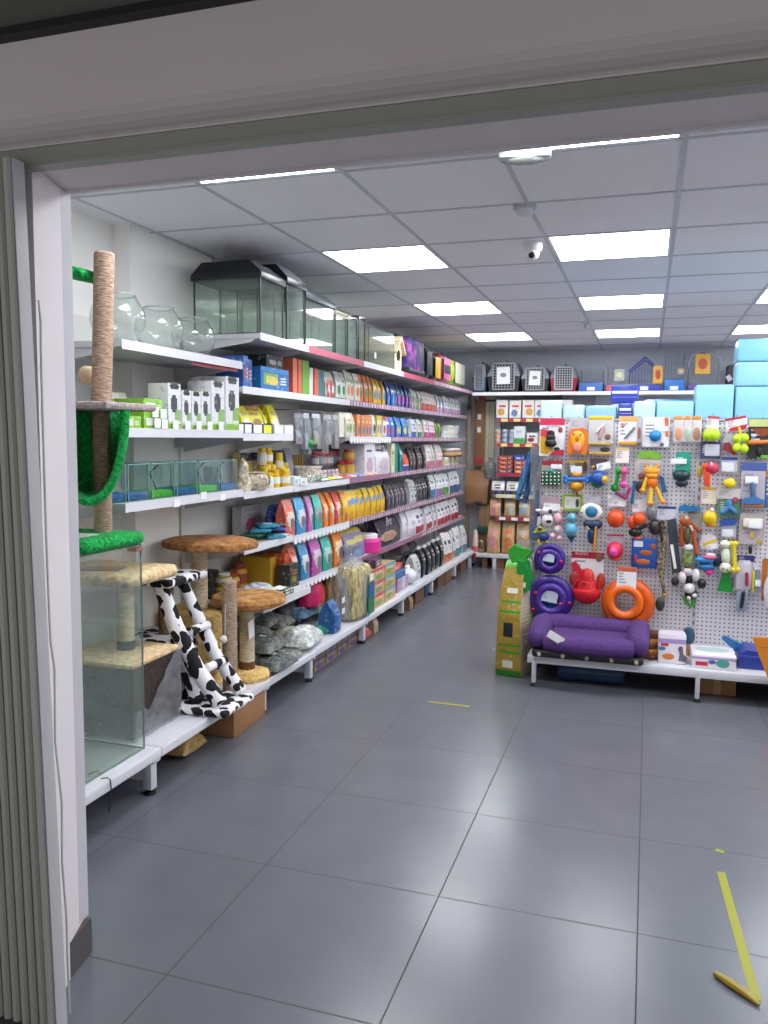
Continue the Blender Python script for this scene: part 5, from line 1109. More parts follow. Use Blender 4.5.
for k, (a, b_, c) in enumerate(((674, 683, '#d89878'), (684, 691, '#a8c0a8'), (692, 701, '#b08070'))):
    hang('treat_pack', f'{["peach", "pale green", "brownish"][k]} small treat pack under an orange header', 'treat pack', [('box', 'film_pack', a, 418, b_, 442, '#d4cccc', -.012, .01), ('box', 'header_band', a, 416, b_, 420, '#e09a48', -.012, .013), ('e', 'contents', (a+b_)/2, 434, (b_-a)*.4, 6.5, c, -.017, .006)], 'treat packs with orange headers')
hang('ball_toy', 'pair of lime yellow balls under a white and red card', 'dog toy', [('card', 'header_card', 707, 416, 718.5, 430, '#e4dcdc', '#c83848', .1), ('e', 'ball', 708, 435, 5.6, 6.2, '#b4dc20', -.03), ('e', 'ball', 714, 435, 5.6, 6.2, '#bce428', -.026)])
hang('net_packet', 'navy packet with a white label beneath the lime yellow balls', 'pet accessory', [('card', 'backing_card', 701, 441.5, 720, 459, '#38426e', None), ('box', 'price_label', 705, 444, 719.5, 456, '#d4d6e2', -.003, .003)])
hang('tennis_ball_net', 'net of four lime tennis balls under a tilted red and white card', 'dog toy', [('card', 'header_card', 726, 417, 747, 430, '#ece8ec', '#c4283c', -.20), ('poly', 'red_foot', [(728, 432), (730, 428), (747, 424), (746, 429)], 0, '#c4283c', -.004, .003)]+[('e', 'ball', u, v, 4.2, 4.6, '#c0e020', dy) for u, v, dy in ((737, 438.5, -.03), (744, 438, -.025), (736.5, 447.5, -.03), (743.5, 448.5, -.025))]+[('cap', 'net_top', (738.5, 428), (740, 434), 1.3, '#e8c828', -.03)])
hang('pet_accessory_pack', 'clear pack with a dark red clip left of the tennis balls', 'pet accessory', [('poly', 'film_pack', [(722.5, 440), (727, 433), (735, 436), (736, 455), (724, 452)], 0, '#b4b0b8', -.01, .008), ('poly', 'clip', [(724, 443), (729, 442), (736, 453), (734, 455.5), (722.5, 449)], 0, '#8c2434', -.018, .008)])
hang('grooming_card', 'black and green card with an orange-handled comb, top right of the board', 'grooming tool', [('card', 'backing_card', 749, 419, 775, 459, '#2c302c', '#c8d088'), ('poly', 'orange_wings', [(751, 428.5), (774, 428.5), (768, 434), (763, 437), (757, 434)], 0, '#8c4020', -.004, .003), ('cap', 'handle', (749, 442.5), (766, 442), 2.2, '#e07830', -.02), ('e', 'handle_tip', 753, 436, 2, 2, '#a8c0d8', -.02), ('e', 'blade', 759, 452, 2.6, 5, '#16181a', -.01, .008), ('box', 'green_foot', 757, 455, 775, 459, '#78b83c', -.002, .004)])
# ---- second row
t = hang('dotted_toy', 'square green toy with pale dots under a red header card', 'dog toy', [('card', 'backing_card', 542, 460, 562, 487, '#b4a488', '#a02838'), ('box', 'price_label', 551, 464, 562, 469, '#f0f0f4', -.004, .003), ('box', 'toy_body', 542, 470, 561, 485, '#174c48', -.025, .04, .01), ('e', 'toy_knob', 551, 471, 4, 2.2, '#1c8080', -.04)]+[('e', 'dot', 543.5+i*4, 472.6+j*3.6, .95, .95, '#e0e4b4', -.045, .004) for i in range(5) for j in range(4)])
hang('treat_pack', 'small yellow pack with figures and a white label, above the blue bone', 'treat pack', [('card', 'backing_card', 567.5, 460, 587, 474, '#6c6048', '#e0a828'), ('box', 'price_label', 571, 466, 582, 473, '#e4e8f0', -.004, .003), ('e', 'print', 585, 466, 2, 5, '#4c2828', -.003, .002)])
hang('treat_pack', 'dark berry-coloured pack with a tilted white tag above the blue and yellow ball', 'treat pack', [('poly', 'film_pack', [(590, 458), (607, 459), (608, 466), (594, 470), (590, 464)], 0, '#4c3840', -.01, .008), ('card', 'tag_card', 597, 462.5, 610.5, 470, '#f0f2f6', None, -.22, -.02), ('e', 'contents', 593.5, 467, 2, 1.6, '#d09048', -.018)])
hang('toy_ball', 'blue rubber ball with a yellow patch beside the blue bone', 'dog toy', [('e', 'ball', 599, 478.5, 9, 8.8, '#1c4c9c', -.04), ('e', 'green_underside', 598, 482, 7, 6, '#1c6448', -.038, .045), ('e', 'yellow_patch', 604.5, 479, 4.2, 4.6, '#e8b01c', -.055, .035)])
hang('bone_toy', 'bright blue bone toy hanging level over a yellow toy', 'dog toy', [('bone', 'bone', (566, 479), (588, 479), 2.7, '#2874c8', -.035)])
hang('plush_toy', 'yellow plush toy half hidden below the blue bone', 'dog toy', [('e', 'body', 577, 486, 7.2, 6, '#d0941c', -.015), ('e', 'head', 577, 475, 5, 3.2, '#d08c30', -.01), ('cap', 'leg', (577, 492), (577.5, 496), 1, '#a85c1c', -.01)])
hang('dumbbell_toy', 'green dumbbell toy behind the pink one', 'dog toy', [('cap', 'bar', (618.5, 471), (615.5, 488), 2, '#14a028', -.014), ('e', 'end_ball', 619, 470.5, 3.6, 3.8, '#18a82c', -.014), ('e', 'end_ball', 615, 488, 4.2, 4, '#149024', -.014)])
hang('dumbbell_toy', 'pink dumbbell toy in front of the green one', 'dog toy', [('cap', 'bar', (624.5, 470), (623.5, 484), 2, '#c8508c', -.045), ('e', 'end_ball', 624.8, 470.5, 4.1, 4, '#dc5c9c', -.045), ('e', 'end_ball', 623.8, 484.3, 4.1, 3.8, '#d85098', -.045)])
hang('strap_toy', 'magenta loop toy curling under the dumbbells', 'dog toy', [('cap', 'strap', (617, 493), (626, 498), 1.6, '#a03c7c', -.014), ('cap', 'strap', (626, 498), (630, 488), 1.8, '#b83c84', -.014)])
hang('strap_toy', 'blue strap hanging left of the orange giraffe', 'dog toy', [('cap', 'strap', (635, 482), (632, 502), 1.7, '#1c6ca4', -.014)])
hang('giraffe_toy', 'orange and yellow latex animal toy with dangling legs under a green header card', 'dog toy', [('card', 'backing_card', 637.5, 458, 660.5, 480, '#bcb4b0'), ('poly', 'green_header', [(637.5, 458), (639, 453), (645, 451), (655, 451), (660, 454), (662, 459)], 0, '#78b430', -.002, .003), ('e', 'head', 651.5, 471, 7.4, 5.2, '#ec9c1c', -.035), ('e', 'snout', 652, 475.5, 6, 3.6, '#f0941c', -.045), ('cap', 'ear', (646, 466), (645, 464.5), 1, '#e8801c', -.035), ('cap', 'ear', (656, 467), (660, 465.5), 1, '#e8801c', -.035), ('cap', 'horn', (649, 466), (648.5, 464), .6, '#6c9c20', -.035), ('cap', 'horn', (654, 466), (654.5, 464), .6, '#6c9c20', -.035), ('e', 'body', 652, 482, 5.6, 7, '#e87418', -.03), ('cap', 'arm', (646.5, 479), (643, 489), 2.2, '#f0bc24', -.04), ('cap', 'leg', (651, 488), (650, 501), 2.2, '#f4c828', -.04), ('cap', 'leg', (656, 487), (661.5, 500), 2, '#f0b424', -.035), ('e', 'foot', 650.5, 502.5, 3.6, 2.2, '#f0a020', -.045), ('e', 'foot', 663, 501.5, 2.9, 2, '#f0981c', -.04), ('e', 'hand', 642.5, 490, 3, 2.4, '#f09c1c', -.045)])
hang('rubber_ring', 'dark ring toys partly behind the orange giraffe', 'dog toy', [('e', 'ring', 640, 487, 4, 6, '#38201c', -.014, .01), ('poly', 'blue_flap', [(659, 475), (664, 478), (667, 492), (662, 493)], 0, '#1c5c88', -.01, .01), ('e', 'medallion', 641, 475.5, 3, 3.4, '#a05050', -.012, .008)])
hang('comb_pack', 'teal pack with a white price strip and black brush heads', 'grooming tool', [('card', 'backing_card', 676, 452, 690, 473, '#1c9c84'), ('box', 'price_strip', 671, 458.5, 686.5, 464, '#f0f4f4', -.008, .004), ('e', 'brush_head', 681.5, 475, 8.5, 5.5, '#10383c', -.025), ('e', 'brush_head', 681.5, 483, 6.2, 4, '#12282c', -.02), ('poly', 'blue_side', [(672, 472), (676, 470), (690, 474), (689, 480), (674, 480)], 0, '#2c6c98', -.008, .006)])
hang('octopus_toy', 'red and orange rubber toy with hanging legs', 'dog toy', [('e', 'body', 711.5, 468, 6, 6.2, '#c83050', -.035), ('cap', 'leg', (704, 466), (705, 484), 1.6, '#e04c20', -.045), ('cap', 'leg', (708.5, 466), (708, 485), 1.7, '#e85424', -.048), ('e', 'shoulder', 706, 466, 4.5, 3, '#e0481c', -.04), ('e', 'clip', 710.8, 463.5, 1.2, 1.6, '#f0e8e0', -.06), ('e', 'yellow_part', 699.5, 472, 2.5, 6, '#b8a01c', -.014)])
hang('accessory_card', 'navy-topped card with a white label above the lemon ball', 'pet accessory', [('card', 'backing_card', 721.5, 457, 737, 472.5, '#c4c8d4', '#3450a0'), ('box', 'price_label', 722, 462, 734, 471.5, '#e4e8f0', -.003, .003)])
hang('lemon_ball', 'small lemon yellow ball in the middle of the right side', 'dog toy', [('e', 'ball', 729, 483, 6, 4.9, '#e8cc14', -.03)])
hang('brush_pack', 'tall clear pack with a blue brush at the right of the board', 'grooming tool', [('card', 'backing_card', 742, 462, 765, 508, '#b8b0ba', '#4860a4'), ('box', 'price_label', 745, 476, 758, 483.5, '#f0f0f6', -.012, .004), ('cap', 'handle', (752, 484), (753, 497), 2.2, '#4c6c9c', -.018), ('poly', 'brush_head', [(741, 502), (744, 498), (755, 496), (766, 501), (762, 503), (744, 503.5)], 0, '#3c70ac', -.025, .03), ('box', 'bristles', 744, 503.6, 763, 507, '#b06c34', -.025, .02)])
hang('blue_pack', 'blue pack at the right edge of the board', 'pet accessory', [('card', 'backing_card', 766, 470, 778, 508, '#3c6c9c', '#c07838')])
# ---- third row
hang('price_tag', 'cream tag with an orange top beside the octopus-shaped chew', 'tag', [('card', 'tag_card', 702, 487, 716, 504, '#e8dcc8', '#e0ac50')])
hang('chew_pack', 'pack with a blue three-armed chew under a cream header', 'dog toy', [('card', 'backing_card', 718.5, 497, 740.5, 517, '#5c8c64'), ('card', 'header_card', 717, 488, 740, 499, '#e0d8d4', None, 0, -.004), ('e', 'chew_head', 728.5, 503.5, 2.8, 4, '#3c88c8', -.02), ('cap', 'arm', (728, 507), (722.5, 512), 2.4, '#3478b8', -.02), ('cap', 'arm', (729, 507), (735, 512), 2.4, '#3478b8', -.02), ('e', 'pink_print', 735, 500, 3, 3, '#b04870', -.004, .002)])
hang('plush_cow', 'white and black plush cow under a pink-edged header', 'plush toy', [('card', 'header_card', 541, 496, 560, 504, '#c0a4ac', '#c8b8c0'), ('card', 'tag_card', 544, 503, 560, 511, '#ecebf0', None, .05, -.01), ('e', 'head', 548, 510, 6, 3.8, '#e8e6e8', -.04), ('e', 'ear', 539.5, 509.8, 3.4, 1.6, '#eceaec', -.04), ('e', 'ear_patch', 551.5, 510.5, 2, 2.4, '#3c2830', -.06), ('e', 'body', 548, 520, 6.2, 7.4, '#dcd8dc', -.03), ('e', 'black_patch', 549.5, 520.5, 3.4, 2, '#101014', -.058), ('cap', 'leg', (540, 517), (539, 524), 1.8, '#e4e2e4', -.03), ('e', 'eye_patch', 539.5, 514, 1.8, 1.8, '#18181c', -.045)])
hang('plush_pig', 'pale pink plush animal with big round feet beside the cow', 'plush toy', [('e', 'head', 558, 518, 5, 6, '#dca8b0', -.03), ('e', 'belly', 558, 529, 4.6, 5, '#d49ca8', -.03), ('e', 'belly_patch', 557.6, 529.5, 3, 3, '#a8c0b8', -.048), ('e', 'foot', 553.5, 535, 3.2, 3.2, '#e4b4c0', -.045), ('e', 'foot', 560, 537.5, 3.2, 3, '#e0acb8', -.045), ('cap', 'ear', (561, 512), (562, 508), 1.6, '#d8a8ac', -.03)])
hang('plush_bird', 'blue and yellow plush toy at the left edge of the board', 'plush toy', [('e', 'head', 541, 529.5, 5.2, 3.8, '#c8c848', -.03), ('e', 'beak', 541, 528, 2.8, 1.6, '#4c1020', -.055), ('e', 'body', 544.5, 536, 5.6, 5.2, '#183c7c', -.03), ('cap', 'leg', (539.5, 540), (540.5, 544), 1.6, '#d8cc30', -.035), ('cap', 'leg', (547, 540), (548.5, 543), 1.5, '#d8cc30', -.035), ('cap', 'wing', (537, 531), (535, 531.5), 1, '#d0d448', -.035)])
hang('latex_hippo', 'light blue latex animal under a lime-framed card', 'dog toy', [('card', 'backing_card', 562.5, 494, 582, 511, '#9cb828'), ('card', 'inner_card', 565, 496.5, 579.5, 509, '#d8d8d0', None, 0, -.003), ('e', 'cat_print', 577.5, 503, 2, 4.5, '#4c4844', -.005, .002), ('e', 'head', 572.5, 517, 4.8, 5, '#6cb0c8', -.035), ('cap', 'snout', (568, 518), (565.5, 518.5), 1, '#5ca4bc', -.04), ('e', 'body', 571.5, 529, 6.8, 7.6, '#5ca8c4', -.035), ('cap', 'arm', (575, 525), (577, 522.5), 1, '#6cb4cc', -.05), ('cap', 'arm', (574, 533), (577, 531), 1, '#6cb4cc', -.05), ('poly', 'tail_fin', [(567, 535), (576, 535), (572, 543)], 0, '#1c4468', -.02, .015)])
hang('slipper_toy', 'white oval toy with a round blue centre and dark blue tail', 'dog toy', [('card', 'tag_card', 584, 496, 601, 504, '#d4d4dc'), ('e', 'white_ring', 591.5, 511.5, 11.4, 9.2, '#e8e4dc', -.035, .022), ('e', 'blue_centre', 592, 511, 6.4, 6, '#2c7ca8', -.05, .018), ('e', 'button', 582.5, 512, .9, .9, '#5c2c20', -.058, .006), ('e', 'lower_body', 593, 524, 10, 5.6, '#18385c', -.02, .03), ('e', 'tail', 592.5, 535, 5.2, 9, '#183c64', -.02, .025), ('cap', 'strap', (587, 526), (589.5, 528), .9, '#d0a060', -.05), ('cap', 'rope', (596.5, 527), (594.5, 550), 1.3, '#e08c18', -.05)])
hang('ball_toy', 'plain big orange ball under a white card', 'dog toy', [('card', 'header_card', 608.5, 495, 623, 507, '#ecebf2', None, 0), ('card', 'tag_card', 612, 500, 626, 506.5, '#f4f4f8', None, .05, -.006), ('e', 'ball', 616, 518, 8.8, 9.6, '#e04c10', -.04)])
hang('ball_toy', 'smaller orange ball with a black base under a tilted card', 'dog toy', [('card', 'header_card', 632, 499, 646, 512, '#ecebf2', None, -.1), ('e', 'ball', 639.5, 518, 6.2, 6.6, '#e85418', -.045), ('e', 'second_ball', 632.5, 522, 4.6, 7, '#d84c14', -.025), ('e', 'black_base', 635.5, 532, 7, 4.6, '#141418', -.025), ('cap', 'black_arm', (640, 528), (646, 525), 2, '#1c1c22', -.03), ('e', 'orange_foot', 638, 537.5, 4, 1.8, '#d8501c', -.03)])
hang('grey_ball', 'dull grey round toy behind the orange and black one', 'dog toy', [('e', 'ball', 651.5, 512, 5.4, 8.4, '#7c7a80', -.018), ('e', 'brown_net', 655, 527, 6.4, 8, '#342424', -.018)])
hang('treat_bag', 'glossy blue bag with brown chews printed on it', 'treat bag', [('box', 'bag_body', 632, 537, 657, 568, '#1c4c9c', -.02, .03, .01), ('box', 'price_label', 634, 540, 643, 546, '#d8e0ec', -.037, .002), ('e', 'print', 646, 552, 6, 3, '#a85828', -.035, .003), ('e', 'print', 643, 561, 7, 3, '#b8602c', -.035, .003), ('e', 'print', 653, 546, 3, 3, '#9c5430', -.035, .003), ('e', 'print', 636, 558, 1.6, 4, '#b82838', -.035, .003)])
hang('rope_toy', 'camouflage rope bundle under a navy and white card', 'dog toy', [('card', 'header_card', 657.5, 506, 676, 520, '#dcdfec', '#283c78')]+[('cap', 'rope_strand', a, b_, r, c, dy) for a, b_, r, c, dy in (((662, 521), (659, 545), 1.9, ROPE, -.03), ((665, 522), (663, 550), 1.8, ROPE, -.036), ((660, 523), (662, 540), 1.5, '#2c2c2c', -.044), ((659, 545), (662, 572), 1.8, ROPE, -.03), ((663, 548), (661, 575), 1.6, ROPE, -.036), ((658, 560), (664, 590), 1.9, ROPE, -.03), ((664, 590), (663, 600), 2, ROPE, -.03))]+[('e', 'knot', 665, 594, 2.6, 2.4, '#a8844c', -.035), ('e', 'tassel', 660, 603, 4.6, 7.4, '#283c34', -.03)])
hang('steel_comb', 'dark clear pack with a shiny steel edge beside the camouflage rope', 'grooming tool', [('poly', 'film_pack', [(667, 520), (676, 518), (681, 572), (672, 573)], 0, '#38404c', -.014, .01), ('poly', 'steel_edge', [(670, 544), (673, 544), (676.5, 567.5), (673.8, 568)], 0, '#f4f2e8', -.03, .006)])
hang('plush_dog', 'long-legged rust orange plush dog hanging by its collar', 'plush toy', [('card', 'backing_card', 688, 511, 702, 527, '#a8a8a0'), ('poly', 'blue_caps', [(678, 511), (679, 506), (684, 504), (690, 506), (692, 505), (700, 507), (701, 510.5)], 0, '#1c6ca0', -.02, .02), ('e', 'head', 685, 520.5, 5.4, 5.4, '#b4541c', -.04), ('e', 'muzzle', 686, 517, 2.2, 1.6, '#d8d4c8', -.065), ('cap', 'ear', (690, 525), (692, 529), 1.1, '#d8cfc4', -.05), ('cap', 'leg', (681, 526), (681.5, 544), 2, '#a84818', -.04), ('cap', 'leg', (692, 526), (696, 552), 2, '#b0501c', -.04), ('cap', 'arm', (690, 522), (700, 531), 1.6, '#a44a1c', -.035), ('e', 'body', 687, 535, 3.6, 9, '#5c5028', -.035)])
hang('plush_panda', 'black and white plush animal hanging head down with green leaves', 'plush toy', [('e', 'mossy_body', 687.5, 557, 5.6, 12, fuzzy('mossy_plush', '#4c5c28', '#98a070', 60), -.03), ('e', 'price_sticker', 688.5, 546, 4, 2.6, '#f0eef4', -.062, .003), ('e', 'neck', 687.5, 571, 5, 4, '#c8c0c0', -.04), ('e', 'white_leg', 682, 576, 4, 6, '#d8d0d0', -.045), ('e', 'white_leg', 695.5, 574, 4, 6.4, '#dcd4d4', -.045), ('e', 'chest', 689, 579, 3.4, 6, '#141418', -.035), ('e', 'black_paw', 675, 580.5, 4, 4.6, '#121218', -.04), ('e', 'black_paw', 701.5, 582.5, 4.4, 5, '#121218', -.04), ('e', 'forehead', 689, 587, 5.2, 5.2, '#d8d4d4', -.05), ('e', 'face', 691, 593, 6.4, 5.8, '#141416', -.035), ('e', 'cheek', 693.5, 593.5, 3, 2, '#e0dcdc', -.06), ('e', 'cheek', 688.3, 596, 2, 2, '#e0dcdc', -.06), ('poly', 'leaf', [(681, 594), (687, 597), (691, 608), (684, 602)], 0, '#3c9c3c', -.02, .01), ('poly', 'leaf', [(697, 594), (696, 602), (690, 608), (691, 598)], 0, '#4ca444', -.02, .01)])
hang('yellow_ball', 'egg-yellow ball with an orange base and a white clip', 'dog toy', [('e', 'ball', 709.5, 517.5, 6.6, 7.8, '#e4c010', -.035), ('e', 'base', 711, 524.8, 5, 2, '#e0902c', -.04), ('e', 'clip', 711.5, 509, 1.8, 2, '#f0e4c8', -.05)])
hang('star_card', 'white star-shaped card with yellow print and a price label', 'pet accessory', [('poly', 'star_card', [(702, 533), (706, 535), (710, 532), (713, 535), (716, 535), (716, 540), (719, 546), (711, 549), (702, 548), (699, 544), (701, 539)], 0, '#e4dce4', -.01, .004), ('poly', 'yellow_print', [(703, 543), (716, 538), (716, 541), (703, 546)], 0, '#e0c428', -.014, .003), ('card', 'price_label', 707, 543.5, 718, 549, '#f2f2f6', None, -.2, -.02)])
hang('frisbee_stack', 'blue and pink striped disc toy below the star-shaped card', 'dog toy', [('e', 'blue_disc', 704, 559, 9.5, 3.6, '#1c84c4', -.035, .03), ('e', 'blue_lower', 706, 566, 8.5, 4, '#1c6ca8', -.03, .03), ('e', 'pink_disc', 709, 556, 6.5, 2.4, '#e87098', -.05, .02), ('e', 'white_band', 710, 553.5, 5, 1.4, '#f0e4ec', -.055, .015), ('cap', 'pink_cup', (708.5, 567), (708.5, 571), 3.8, '#e83c94', -.03), ('e', 'navy_ball', 717, 560, 5, 6.5, '#1c2c4c', -.018)])
hang('accessory_card', 'royal blue arched card with a white label', 'pet accessory', [('poly', 'arched_header', [(719, 521), (724, 518.5), (732, 518), (737, 521), (735, 525), (721, 526)], 0, '#2c54a8', -.006, .004), ('card', 'backing_card', 721, 525, 735.5, 537.5, '#bcc0cc'), ('box', 'price_label', 722, 529, 733, 536.5, '#eceef4', -.004, .003)])
hang('vinyl_bone', 'cream snowman-like vinyl toy with knobbed ends', 'dog toy', [('e', 'top_knob', 724.5, 543.5, 5, 4, '#e4e2c8', -.035), ('e', 'waist', 725, 555.5, 4.1, 8.5, '#d8dcc0', -.035), ('e', 'bottom_knob', 724.5, 566.5, 5.4, 5.4, '#e6e4cc', -.038), ('e', 'spot', 722, 567, .9, .9, '#6c4c3c', -.072, .004), ('e', 'spot', 726.5, 568, .9, .9, '#6c4c3c', -.072, .004), ('e', 'spot', 728.5, 544, .8, .8, '#6c4c3c', -.068, .004)])
hang('bone_toy', 'bright yellow upright bone toy next to the cream vinyl toy', 'dog toy', [('bone', 'bone', (733, 543), (734.5, 569), 2.8, '#e8d014', -.03)])
hang('accessory_card', 'beige blister card with a cream soap-like bar', 'pet accessory', [('card', 'backing_card', 740, 513, 764, 545, '#bcb2b6'), ('box', 'cream_bar', 743, 518, 762, 527.5, '#e8e4cc', -.015, .02, .006), ('box', 'price_label', 748, 520, 761, 528, '#f2f2f6', -.03, .003), ('e', 'print', 752, 535.5, 2.4, 3.4, '#d8c058', -.004, .003), ('box', 'yellow_corner', 757, 540, 762, 544.5, '#c8a038', -.003, .003)])
o = hang('display_hook', 'empty black hook under the beige blister card', 'hook', [('cap', 'hook', (750, 547), (750, 552), 1.7, '#16161a', -.01)])
# ---- lower rows
def ring_toy(label, u, v, R, r, knobs, extra):
    return hang('ring_toy', label, 'dog toy', [('tor', 'outer_ring', u, v, R, r, '#3c2484', -.05), ('tor', 'inner_ring', u+.5, v+1, R*.70, r*.8, '#4c2c94', -.075), ('e', 'backing_disc', u, v, R*.62, R*.62, '#2458a4', -.045, .006)]+[('e', 'red_patch', a, b_, 2.0, 1.6, '#c01c38', -.098, .012) for a, b_ in knobs]+[('card', 'price_label', *extra, '#c8d4e8', None, .15, -.085)], 'purple ring toys')
ring_toy('smaller purple ring toy with a blue label, above the other purple rings', 550.5, 557.5, 13, 3.6, ((541, 550), (563, 559.5)), (544, 549, 556, 560))
ring_toy('big purple ring toy with red patches and a blue label', 551.5, 596, 19, 5.2, ((537.5, 590), (571, 600), (535, 606), (562, 601)), (543, 588, 559, 600))
hang('pink_egg_toy', 'hot pink egg-shaped toy in a red-edged card', 'dog toy', [('card', 'header_card', 606.5, 534, 624, 544, '#c8c0c8', '#c82848'), ('e', 'egg', 615, 550, 8.4, 9.4, '#d41c50', -.03), ('e', 'egg_front', 614.5, 550.5, 5.4, 5.8, '#ec4ca0', -.055, .03), ('e', 'orange_foot', 615.5, 557.5, 5.6, 2.6, '#e06428', -.04)])
t = hang('red_wobbler_toy', 'big red snowman-shaped rubber toy on a white and red card', 'dog toy', [('card', 'backing_card', 571.5, 551, 603, 588, '#e8e4e8', '#a81c34'), ('poly', 'red_fan', [(571.5, 562), (576, 561), (583, 571), (582, 588), (573, 585)], 0, '#c82438', -.006, .006), ('lat', 'toy_body', 587, 602, [(0, 0), (6, .5), (11, 4), (13.6, 9), (14.2, 13), (13.8, 14.5), (11, 15.2), (10, 17), (9.6, 21), (9, 23.4), (7.6, 24.2), (7.2, 26), (7.4, 29), (6.4, 33), (4, 36.5), (0, 37.6)], '#cc1c26', -.06, .75), ('tor', 'base_rim', 587, 588, 13.2, .7, '#dc3038', -.06), ('e', 'side_bowl', 575, 579, 5.5, 8, '#b02c28', -.014, .012), ('e', 'side_bowl', 601, 581, 4.5, 9, '#b43828', -.014, .012), ('e', 'dark_hole', 585.5, 580.5, 1.3, 1.3, '#380810', -.105, .006), ('e', 'dog_print', 599, 558, 3.4, 4, '#7c5848', -.004, .002)])
tx(t, 'KONG', .026, 582, 553.5, '#f0c8cc', dy=-.004)
t = hang('ring_toy', 'two stacked orange rubber rings with a white card looped through', 'dog toy', [('card', 'header_card', 618, 564, 636, 589, '#f0eeee', '#d06040', 0, -.10), ('tor', 'large_ring', 628, 602, 19.5, 7.2, '#d85a0c', -.045), ('tor', 'small_ring', 625, 599.5, 14.2, 4.6, '#ec6c14', -.085)])
t.location.y += .0
hang('feather_teaser', 'tall clear pack with a dark wand and a purple header', 'cat toy', [('card', 'header_card', 737.5, 555, 754.5, 562, '#34347c'), ('card', 'price_label', 739, 560, 750, 567, '#e0e0ea', None, 0, -.006), ('box', 'film_pack', 736.5, 563, 750.5, 590, '#c4c0cc', -.012, .01), ('box', 'film_foot', 736.5, 590, 747, 611, '#8c9cac', -.012, .008), ('cap', 'wand', (743, 592), (741, 606), 1.7, '#1c1c20', -.025), ('cap', 'handle', (746.5, 573), (746.5, 584), 1.6, '#a82c48', -.025)])
hang('felt_toy', 'green felt flap behind the cream vinyl toy', 'cat toy', [('poly', 'felt', [(722, 572), (730, 571), (733, 592), (717, 590.5)], 0, '#148c34', -.014, .008)])
hang('accessory_card', 'grey packet with a tilted white card right of the purple header', 'pet accessory', [('poly', 'film_pack', [(753, 566), (760, 566), (761, 592), (751, 592)], 0, '#8c8c98', -.012, .006), ('poly', 'white_tag', [(753, 563), (758, 563), (760, 569), (754, 569.5)], 0, '#dcdce6', -.02, .003), ('box', 'yellow_stick', 752, 570, 753.5, 592, '#c8c428', -.02, .006), ('box', 'price_label', 755, 579, 760, 586, '#f0f0f4', -.02, .003)])
hang('leather_strap', 'long tan strap at the right edge of the board', 'collar', [('poly', 'strap', [(762, 559), (768.5, 558), (765, 599), (761, 600)], 0, '#b4682c', -.014, .008)])
hang('white_toy', 'white plastic toy cut by the right edge of the picture', 'dog toy', [('e', 'body', 776, 590, 12, 22, '#e2e2ea', -.04, .04)])
hang('rubber_strip', 'brown elastic pack right of the green felt flap', 'cat toy', [('poly', 'film_pack', [(730, 574), (736, 573), (736, 590), (730, 590)], 0, '#a09098', -.012, .006), ('cap', 'contents', (733, 577), (733, 586), 1, '#7c5060', -.02)])
# more toys further right (past the picture edge) are left out
# ---- on the shelf of the pegboard unit (top z .182)
ZS = .1825
def SP(u, Y): return AT(u, 640, Y)[0]
t = thing('dog_bed', 'purple fabric dog sofa bed with a white card, on a black patterned base', 'dog bed', (-.27, 4.86, ZS-.0))
t.scale = (.96, 1, 1); b = new(); bx(b, -.345, .30, -.19, .21, 0, .05, .02, seg=3); obj('base_cushion', b, BLACKP, t)
b = new()
for k in range(5): ell(b, (-.30+.14*k, -.191, .022), (.012, .004, .014), rot=Matrix.Rotation(.4*(k % 3-1), 4, 'Y'), seg=10)
obj('bone_print', b, M('#c8bc98', .7), t).__setitem__('label', 'pale bone-shaped print')
def sofa_roll(pts, r): return tube(new(), pts, r, 16)
obj('seat_cushion', bx(new(), -.27, .25, -.19, .12, .045, .125, .038, seg=5), PURP, t)
obj('backrest', sofa_roll([(-.31, .12, .135), (-.2, .15, .135), (0, .158, .13), (.18, .15, .13), (.285, .12, .125)], [.058, .062, .06, .06, .055]), PURP, t)
for s_, nm_ in ((-1, 'left'), (1, 'right')):
    xe = -.315 if s_ < 0 else .265
    bb = sofa_roll([(xe+.01, .15, .14), (xe, .05, .14), (xe, -.08, .13), (xe, -.15, .11)], [.055, .066, .066, .06]); ell(bb, (xe, -.15, .11), (.06, .05, .06)); ell(bb, (xe+.01, .15, .14), (.055, .05, .055)); bx(bb, xe-.055, xe+.055, -.17, .15, .045, .12, .03, seg=3)
    obj('armrest', bb, PURP, t)
obj('front_roll', sofa_roll([(-.27, -.165, .095), (-.1, -.185, .09), (.1, -.185, .09), (.24, -.165, .09)], [.05, .056, .056, .05]), PURP, t)
obj('price_card', bx(new(), -.05, .05, -.0012, .0012, -.022, .022, rot=Matrix.Rotation(.48, 4, 'Y')), TAG, t).location = (-.20, -.225, .135)
x = SP(651, 4.95); t = thing('stacking_tower', 'stack of brown and ochre ring bowls beside the purple bed', 'cat toy', (x, 4.95, ZS))
for k, (r_, c) in enumerate(((.10, '#6c3820'), (.092, '#c8802c'), (.082, '#6c3820'), (.072, '#c88830'), (.06, '#5c3020'))):
    obj('ring', lathe(new(), [(0, .028*k), (r_, .028*k), (r_*1.02, .028*k+.014), (r_*.93, .028*k+.0278), (0, .028*k+.0278)], seg=28), M(c, .35), t)
